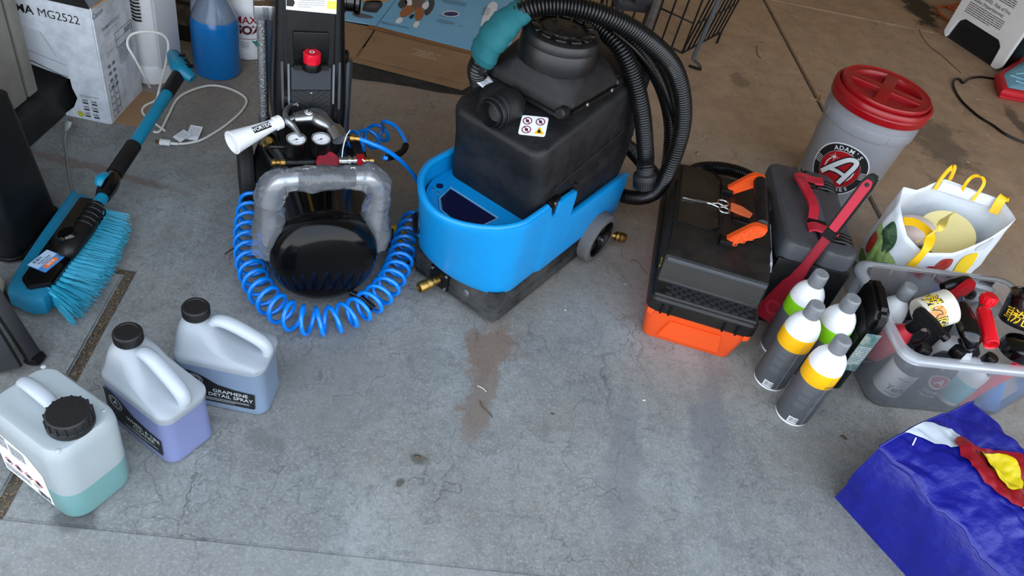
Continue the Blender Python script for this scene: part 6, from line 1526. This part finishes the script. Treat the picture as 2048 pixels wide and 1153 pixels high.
# black folding stool, only its corner in view
t = thing('step_stool', 'black folding step stool with slanted legs at the floor joint', 'stool', (-1.06, .93, 0), 0); hl = -t.location
SB = mat('stool_black', (19, 21, 25), .5, dirt=((48, 50, 54), .4, 12))
def leg(a, b_, w, d_): 
    bm = B(); box(bm, w, d_, (b_ - a).length, axis((a + b_) / 2 + hl, b_ - a), .004); return obj('leg', bm, SB, t)
f0 = Vector((-.956, .962, .008)); f1 = Vector((-1.10, 1.02, .26)); leg(f0, f1, .03, .024)
bm = B(); box(bm, .034, .03, .02, T(*(f0 + hl)) @ RY(-25), .005); obj('rubber_foot', bm, BLACKS, t)
a, b_ = Vector((-.995, .905, .012)), Vector((-1.13, .965, .30))
bm = B(); box(bm, .10, .012, (b_ - a).length, axis((a + b_) / 2 + hl, b_ - a, (.3, -.9, 0)), .004); obj('side_plate', bm, SB, t)
leg(Vector((-1.20, .89, .008)), Vector((-1.15, .94, .28)), .03, .024); leg(Vector((-1.16, 1.06, .008)), Vector((-1.13, 1.0, .28)), .03, .024)
bm = B(); rbox(bm, .16, .14, .02, .012, .004, T(-1.16 + hl.x, .985 + hl.y, .285)); obj('step', bm, SB, t)
# brassy tin behind the stool
p = W(6, 640, 0)
t = thing('brown_tin', 'olive brown tin with a pale rim tucked behind the black stool', 'tin', p + Vector((-.060, .02, 0)))
bm = B(); lathe(bm, [(.05, 0), (.052, .003), (.052, .05), (.05, .054)], 30); obj('tin_body', bm, mat('olive_tin', (96, 80, 36), .3, .4), t)
bm = B(); lathe(bm, [(.052, .05), (.054, .052), (.054, .06), (.05, .062), (.04, .058), (0, .058)], 30, cap1=False); obj('tin_lid', bm, mat('pale_rim', (170, 168, 160), .35, .5), t)

# ---------------------------------------------------------------- flattened carton on a black mat
bm = B(); prism(bm, [tuple(W(u, v)[:2]) for u, v in ((655, 136), (676, 153), (720, 160), (770, 166), (820, 174), (880, 186), (935, 192), (1000, 150), (960, 0), (700, 0), (640, 80))], .006, T(0, 0, .001))
solo('rubber_mat', bm, mat('mat_black', (30, 29, 28), .85, dirt=((74, 68, 60), .7, 22), bump=(70, .9)), 'dark gritty rubber mat under the flattened cardboard', 'mat')
kb = thing('flattened_carton', 'flattened blue-printed cardboard carton lying behind the machines', 'cardboard', W(800, 120, 0)); hl = -kb.location
def cpoly(name, uv, z, th, m, par=None): 
    bm = B(); prism(bm, [tuple((W(u, v, z) + hl)[:2]) for u, v in uv], th, T(0, 0, z), .0008); return obj(name, bm, m, par or kb)
def ck(x, y): return (640 + x / 5.765, y / 5.765)
BLU = mat('print_sky', (112, 176, 214), .5, dirt=((150, 190, 214), .6, 3))
cpoly('under_flap', [ck(130, 655), ck(300, 705), ck(310, 700), ck(1640, 1045), ck(1900, 900), ck(700, 560), ck(160, 560)], .010, .004, CARD)
cpoly('left_flap', [ck(80, 220), ck(640, 330), ck(415, 655), ck(30, 560)], .015, .004, CARD)
cpoly('right_flap', [ck(645, 345), ck(1745, 612), ck(2000, 700), ck(1800, 960), ck(1710, 975), ck(440, 665)], .016, .004, CARD)
main = cpoly('main_panel', [ck(-300, 150), ck(640, 300), ck(1740, 590), ck(2200, 700), ck(2300, -900), ck(800, -900), ck(-200, -600)], .020, .004, BLU)
cpoly('brown_edge', [ck(560, 292), ck(640, 302), ck(1740, 588), ck(1742, 622), ck(640, 345), ck(545, 325)], .0245, .001, mat('card_dark', (136, 92, 54), .8), main)
cpoly('fold_line', [ck(868, 0), ck(876, 0), ck(652, 305), ck(644, 300)], .0245, .0006, mat('fold_blue', (70, 130, 158), .6), main)
zt = .0255
def cp2(name, uv, m, dz=0.0, par=main):
    bm = B(); pts = [(q.x, q.y) for q in spline([(*ck(x, y), 0) for x, y in uv], 3, True)]
    flat(bm, [W(u, v, zt + dz) + hl for u, v in pts]); return obj(name, bm, m, par)
ell_ = lambda cx, cy, rx, ry, n=10: [(cx + rx * math.cos(2 * PI * k / n), cy + ry * math.sin(2 * PI * k / n)) for k in range(n)]
cp2('orange_patch', [(300, 70), (470, 75), (460, 140), (310, 120)], mat('pr_or', (206, 166, 96), .5)); cp2('orange_patch', [(330, -20), (760, -20), (740, 20), (400, 12)], mat('pr_or2', (200, 150, 96), .5))
cp2('seat_picture', [(495, 90), (520, 20), (600, 5), (700, 10), (720, 60), (680, 110), (640, 145), (500, 125)], mat('pr_dk', (46, 50, 58), .5)); cp2('seat_highlight', [(530, 85), (600, 40), (680, 45), (650, 95)], mat('pr_dk2', (78, 82, 90), .5), .0006)
cp2('base_picture', [(370, 150), (450, 145), (600, 185), (600, 210), (480, 205), (400, 185)], mat('pr_gr', (94, 92, 108), .5))
# generic seated figure print: legs, shoes, straps
SKN = mat('pr_brown', (160, 98, 60), .55); DKP = mat('pr_strap', (56, 62, 70), .5)
cp2('figure_arm', [(900, 40), (960, -20), (1010, 30), (960, 90), (920, 90)], DKP); cp2('figure_arm', [(1250, -20), (1320, 10), (1300, 110), (1230, 180), (1200, 130), (1260, 70)], DKP)
cp2('figure_torso', [(1040, -20), (1200, -20), (1200, 90), (1060, 100)], mat('pr_torso', (110, 92, 86), .5), -.0003); cp2('figure_sleeve', [(990, -20), (1050, -20), (1055, 60), (990, 50)], WPRINT); cp2('figure_sleeve', [(1190, 40), (1250, 20), (1240, 100), (1180, 90)], WPRINT)
cp2('figure_leg', [(930, 130), (1010, 60), (1080, 90), (1070, 140), (990, 190), (930, 195)], SKN, .0004); cp2('figure_leg', [(1100, 100), (1180, 85), (1200, 150), (1170, 220), (1110, 235), (1095, 160)], SKN, .0004)
cp2('figure_shoe', [(870, 260), (890, 215), (940, 200), (955, 230), (920, 270)], WPRINT, .0006); cp2('figure_shoe', [(1075, 305), (1090, 260), (1140, 245), (1140, 290), (1110, 320)], WPRINT, .0006)
cp2('seat_strap', [(1030, 205), (1050, 170), (1090, 170), (1060, 215)], INK, .0004)
cp2('oval_badge', ell_(1510, 160, 100, 36, 14), WPRINT, .0002); ob_ = cp2('oval_badge_field', ell_(1510, 160, 86, 26, 14), mat('pr_navy', (44, 52, 104), .5), .0006)
cp2('white_sheet', [(1850, 290), (1950, 40), (2050, 60), (1960, 310)], PAPERW, .0006)
CM = frame(W(*ck(1510, 160), zt + .0014) + hl, W(*ck(1600, 180), zt) - W(*ck(1420, 140), zt), (0, 1, 0))
bm = B(); 
def dl(cx, cy, w, n, h=.0028, dy=.008, seed=1):
    M = frame(W(*ck(cx, cy), zt + .0008) + hl, W(*ck(cx + 100, cy + 24), zt) - W(*ck(cx, cy), zt), (0, 1, 0)); dashes(bm, -w / 2, w / 2, 0, dy, n, h, M, seed)
dl(1560, 10, .10, 7, .002, .0065, 3); dl(1440, 190, .055, 2, .0016, .005, 4); dl(1455, 240, .07, 4, .0026, .009, 5); dl(870, 285, .11, 3, .0022, .0075, 6); dl(1640, 300, .03, 2, .002, .007, 7); dl(1930, 90, .03, 14, .002, .006, 8); dl(840, 380, .04, 2, .003, .009, 9)
obj('small_print', bm, mat('pr_ink', (64, 84, 104), .6), main)
bm = B()
M = frame(W(*ck(1250, 635), .0212) + hl, W(*ck(1380, 668), .02) - W(*ck(1110, 600), .02), (0, 1, 0))
for i, s in enumerate(('WO24031902 TO', 'MODEL 1', 'PO29017 15', 'EC0920820118')): put_text(bm, s, .0150, M @ T(-.012 + .0, .018 - i * .0135, 0))
M = frame(W(*ck(235, 350), .0205) + hl, W(*ck(380, 385), .02) - W(*ck(110, 325), .02), (0, 1, 0)); dashes(bm, -.02, .02, .01, .008, 3, .003, M, 2)
obj('carton_print', bm, mat('pr_pale', (206, 186, 160), .7), kb)

# ---------------------------------------------------------------- wire basket with a steel post behind the hose
wb = thing('wire_basket', 'black wire basket with a steel post standing behind the hose', 'basket', W(1340, 60, 0), 0); hl = -wb.location
WB = mat('wire_black', (26, 27, 30), .35, .3)
def wire(pts, r, m=WB, name='wire'): 
    bm = B(); tube(bm, [Vector(p) + hl for p in pts], r, 8); return obj(name, bm, m, wb)
f = Vector((.40, 3.30, 0)); up = Vector((0, 0, 1))
c0, c1, c2, c3 = Vector((.44, 3.22, .06)), Vector((.62, 3.55, .06)), Vector((.20, 3.72, .06)), Vector((.06, 3.40, .06))
def wal(a, b_, n, fl):
    for k in range(n + 1):
        p = a.lerp(b_, k / n); wire([p, p + fl + up * .42], .004)
    for h in (0, .14, .28, .42): wire([a + fl * (h / .42) + up * h, b_ + fl * (h / .42) + up * h], .004 if h else .005, WB, 'hoop')
wal(c0, c1, 8, Vector((.05, -.02, 0))); wal(c3, c0, 8, Vector((.0, -.05, 0))); wal(c2, c3, 6, Vector((-.05, .0, 0)))
wire([c0 + Vector((.05, -.02, -.005)), c0 + Vector((.075, -.035, .62))], .010, mat('grey_rod', (110, 118, 128), .35, .6), 'side_rod')
wire([c0 + Vector((.05, -.02, -.005)), c0 + Vector((.085, -.03, -.02)), c0 + Vector((.10, .0, -.05)), c0 + Vector((.05, .02, -.056))], .006, WB, 'foot')
for q in (c1, c2, c3): wire([q, q - up * .055], .006, WB, 'foot')
wire([Vector((.262, 3.16, .012)), Vector((.272, 3.19, .72))], .021, mat('scuffed_steel', (122, 118, 114), .4, .85, dirt=((70, 62, 56), .8, 24)), 'post')
for (u, v, z, s) in ((1262, 12, .2, .07), (1290, 4, .24, .05)):
    bm = B(); rbox(bm, s * 2.2, s, .05, .01, .006, T(*(W(u, v, z) + hl)) @ RZ(20) @ RX(20)); obj('post_bracket', bm, DGREY, wb)

# ---------------------------------------------------------------- white panel heater, far right
A_ = W(1890, 71, 0); B_ = W(1997, 142, 0); dx = (B_ - A_); wd = dx.length + .02; xx = dx.normalized()
t = thing('panel_heater', 'white flat panel heater with black bottom grille and printed warning', 'heater', A_.lerp(B_, .5), math.degrees(math.atan2(xx.y, xx.x)))
bm = B(); W2 = wd / 2
prism(bm, [(-W2 + .02, 0), (-W2 + .03, 0), (-W2 + .045, .10), (-W2 + .075, .125), (W2 - .095, .125), (W2 - .065, .10), (W2 - .055, 0), (W2 - .02, 0), (W2, .02), (W2 + .01, .7), (-W2 - .01, .7), (-W2, .02)], .022, frame((0, .0, .004), (1, 0, 0), (0, 0, 1)), .004); pn = obj('front_panel', bm, WHITE, t)
bm = B(); box(bm, wd - .02, .12, .66, T(0, .065, .345), .01); obj('heater_body', bm, BLACKS, t)
for k in range(7):
    bm = B(); tube(bm, spline([(-W2 + .035, -.004, .016 + k * .014), (-W2 + .07, -.010, .020 + k * .014), (W2 - .10, -.010, .020 + k * .014), (W2 - .06, -.004, .016 + k * .014)], 4), .0028, 6); obj('grille_bar', bm, mat('grille_black', (26, 27, 30), .5), pn)
bm = B(); box(bm, wd - .06, .004, .12, T(-.01, .0, .06)); obj('grille_backing', bm, INK, pn)
M = frame((-.03, -.0225, .24), (1, 0, 0), (0, 0, 1))
bm = B(); put_text(bm, 'WARNING:  Risk of Fire', .024, M @ T(.0, .018, 0), bold=.012, xs=.9); put_text(bm, 'Shake (Hyperthermia)', .024, M @ T(-.01, -.008, 0), bold=.012, xs=.9)
dashes(bm, -.12, .11, .075, .010, 5, .0042, M, 4); dashes(bm, -.12, .11, -.03, .010, 6, .004, M, 6); flat(bm, [(-.145, -.004), (-.12, -.004), (-.1325, .022)], M); obj('warning_print', bm, INK, pn)
# moving blanket
t = thing('moving_blanket', 'quilted light blue moving blanket with red edging on the floor', 'blanket', W(2010, 190, 0)); hl = -t.location
uv = [(1990, 168), (1999, 196), (2048, 205), (2200, 235), (2330, 120), (2240, 80), (2050, 126)]
pts = [W(u, v, .0) + hl for u, v in uv]; pts[0].z = 0
bm = B(); rings_ = []
cB = sum(pts, Vector()) / len(pts); OUT = [q for q in pts]
def dens(P, n): 
    out = []
    for a, b_ in zip(P, P[1:] + P[:1]):
        for k in range(n): out.append(a.lerp(b_, k / n))
    return out
DP = dens(OUT, 6)
for s, z in ((1, .0), (1.0, .035), (.985, .05), (.93, .062), (.8, .066), (.6, .068), (.3, .068), (.05, .066)):
    rings_.append([Vector((cB.x + (q.x - cB.x) * s, cB.y + (q.y - cB.y) * s, z + (.006 * vnoise(q * s, 9) if z > .03 else 0))) for q in DP])
loft(bm, rings_); QB = mat('quilt_blue', (126, 182, 208), .85, bump=(46, .7)); bl = obj('blanket_body', bm, QB, t)
bm = B(); tube(bm, [Vector((q.x, q.y, .034)) for q in DP], .022, 10, closed=True); obj('red_edging', bm, mat('edge_red', (196, 22, 40), .6, bump=(120, .4)), t)
bm = B(); tube(bm, [Vector((q.x, q.y, .012)) for q in DP], .012, 8, closed=True); obj('red_edging', bm, mat('edge_red', (196, 22, 40), .6, bump=(120, .4)), t)
e = (pts[2] - pts[1]).normalized(); nn = Vector((-e.y, e.x, 0))
for k in range(6):
    o_ = pts[1] + nn * (.05 + k * .055) + e * .03; bm = B(); P = []
    for j in range(9): P.append(o_ + e * (j * .05) + nn * (.022 if j % 2 else 0) + Vector((0, 0, .068)))
    P = [q for q in P if (q - pts[0]).dot((pts[1] - pts[0]).cross(Vector((0, 0, -1))).normalized()) > .03 and (q - pts[6]).dot((pts[0] - pts[6]).cross(Vector((0, 0, -1))).normalized()) > .03]
    if len(P) < 2: bm.free(); continue
    tube(bm, P, .0028, 6); obj('quilt_line', bm, mat('quilt_line', (150, 206, 226), .8), bl)
# cables on the floor at the right
t = thing('black_cable', 'thin black cable curling on the floor behind the red lidded bucket', 'cable', W(1930, 200, 0)); hl = -t.location
bm = B(); tube(bm, [p + hl for p in spline([W(1998, 156, .006), W(1985, 157, .006), W(1960, 154, .006), W(1940, 157, .006), W(1926, 166, .006), W(1920, 159, .006), W(1912, 158, .006), W(1907, 165, .006), W(1908, 176, .006), W(1918, 195, .006), W(1935, 214, .006), W(1960, 235, .006), W(1985, 250, .006), W(2010, 268, .006), W(2048, 285, .006), W(2100, 300, .006)], 8)], .0055, 8); obj('cable', bm, BLACKS, t)
t = thing('orange_cord', 'orange extension cord loop on the floor behind the white panel heater', 'cord', W(1885, 25, 0)); hl = -t.location
bm = B(); tube(bm, [p + hl for p in spline([W(1930, 8, .008), W(1905, 14, .008), W(1885, 13, .008), W(1876, 18, .008), W(1880, 28, .008), W(1900, 42, .008), W(1925, 52, .008)], 8)], .007, 8); obj('cord', bm, mat('cord_orange', (176, 76, 34), .5), t)
bm = B(); tube(bm, [p + hl for p in spline([W(1935, 18, .012), W(1912, 20, .02), W(1898, 14, .012), W(1915, 8, .008), W(1940, 4, .008)], 8)], .007, 8); obj('cord', bm, mat('cord_orange', (176, 76, 34), .5), t)
# yellow warning tag and black cable between compressor and extractor
t = thing('warning_tag', 'yellow printed warning tag on the floor between compressor and extractor', 'tag', W(812, 475, .0), 0); hl = -t.location
bm = B(); prism(bm, [tuple((W(u, v, .004) + hl)[:2]) for u, v in ((780, 452), (818, 450), (832, 490), (820, 505), (795, 480))], .0012, T(0, 0, .003)); tt = obj('tag_sheet', bm, mat('tag_yellow', (226, 190, 20), .6), t)
bm = B(); M = frame(W(808, 474, .0048) + hl, (.9, .3, 0), (-.3, .9, 0)); dashes(bm, -.018, .018, .015, .006, 6, .0022, M, 3); obj('tag_print', bm, INK, tt)
t = thing('mains_cable', 'black mains cable lying by the extractor left side', 'cable', W(800, 530, 0)); hl = -t.location
bm = B(); tube(bm, [p + hl for p in spline([W(784, 460, .006), W(780, 500, .006), W(785, 525, .006), W(800, 533, .006), W(822, 526, .006), W(845, 505, .006)], 8)], .0055, 8); obj('cable', bm, BLACKS, t)

# ---------------------------------------------------------------- leaf litter
def leaf_bit(u, v, s, rz, m, label):
    p = W(u, v, .0); rn = random.Random(int(u * 31 + v)); bm = B(); P = []
    for k in range(9):
        a = 2 * PI * k / 9; r = s * (.55 + .45 * rn.random()); P.append((r * math.cos(a), r * .5 * math.sin(a)))
    M = T(p.x, p.y, 0) @ RZ(rz)
    a = [bm.verts.new(M @ Vector((x, y, .0015 + .25 * abs(y)))) for x, y in P]; c = bm.verts.new(M @ Vector((0, 0, .0035)))
    for k in range(9): bm.faces.new((c, a[k], a[(k + 1) % 9]))
    o = solo('dry_leaf', bm, m, label, 'leaf', 'dry leaf bits scattered on the concrete'); solid(o, .0008, 1)
LB1 = mat('leaf_tan', (176, 140, 104), .8); LB2 = mat('leaf_brown', (84, 66, 50), .85); LB3 = mat('leaf_pale', (206, 200, 186), .8)
for (u, v, s, rz) in ((1522, 88, .024, 10), (1682, 80, .016, 50), (1707, 64, .010, 20), (1813, 74, .008, 10), (1396, 308, .018, 80), (1512, 166, .010, 0), (1905, 126, .012, 30)):
    leaf_bit(u, v, s, rz, LB1, 'small tan dry leaf fragment on the bare concrete behind the machines')
for (u, v, s, rz) in ((1685, 876, .012, -35), (835, 915, .009, 0), (1105, 830, .006, 0)):
    leaf_bit(u, v, s, rz, LB2, 'small dark brown leaf fragment on the open concrete in front')
for (u, v, s, rz) in ((1288, 802, .006, 20), (1130, 622, .004, 0), (1250, 570, .004, 0), (1935, 325, .008, 0), (1975, 270, .007, 0), (1955, 200, .007, 0), (120, 960, .005, 0), (1465, 122, .006, 0), (1440, 75, .005, 0)):
    leaf_bit(u, v, s, rz, LB3, 'tiny pale crumb on the concrete floor')
def twig(pts, r, label, m=LB2, grp=None):
    bm = B(); tube(bm, spline([W(u, v, .003) for u, v in pts], 5), r, 6); solo('twig', bm, m, label, 'twig', grp)
twig([(955, 772), (965, 777), (973, 784)], .0011, 'short pale bent straw on the brown floor stain', LB3)
twig([(960, 802), (966, 815), (978, 826), (985, 835)], .0013, 'short curved dark twig below the brown floor stain')
twig([(1514, 92), (1515, 108), (1522, 117)], .0016, 'thin curved leaf stalk on the concrete behind the tool box')
twig([(1620, 196), (1634, 200), (1640, 204), (1642, 190)], .0022, 'forked pale twig by the bucket in the floor joint', LB1)
twig([(700, 144), (722, 140)], .002, 'pale straw lying on the dark rubber mat', LB1)
twig([(450, 508), (470, 495), (520, 470)], .0018, 'brown stem lying under the coiled blue hose', LB2)
twig([(455, 520), (463, 506), (480, 500)], .0012, 'thin split stem end beside the blue coil', LB1)
twig([(1838, 58), (1845, 75), (1862, 95), (1885, 112), (1900, 126), (1922, 146)], .0015, 'hairline of dark tar filler running towards the black cable', mat('tar', (60, 56, 50), .8))

# printed matter too fine to pick apart
for o in bpy.data.objects:
    if o.parent and o.name.split('.')[0] in ('print', 'small_print', 'carton_print', 'tag_print', 'warning_print', 'label_print', 'dial_print'): o['kind'] = 'stuff'
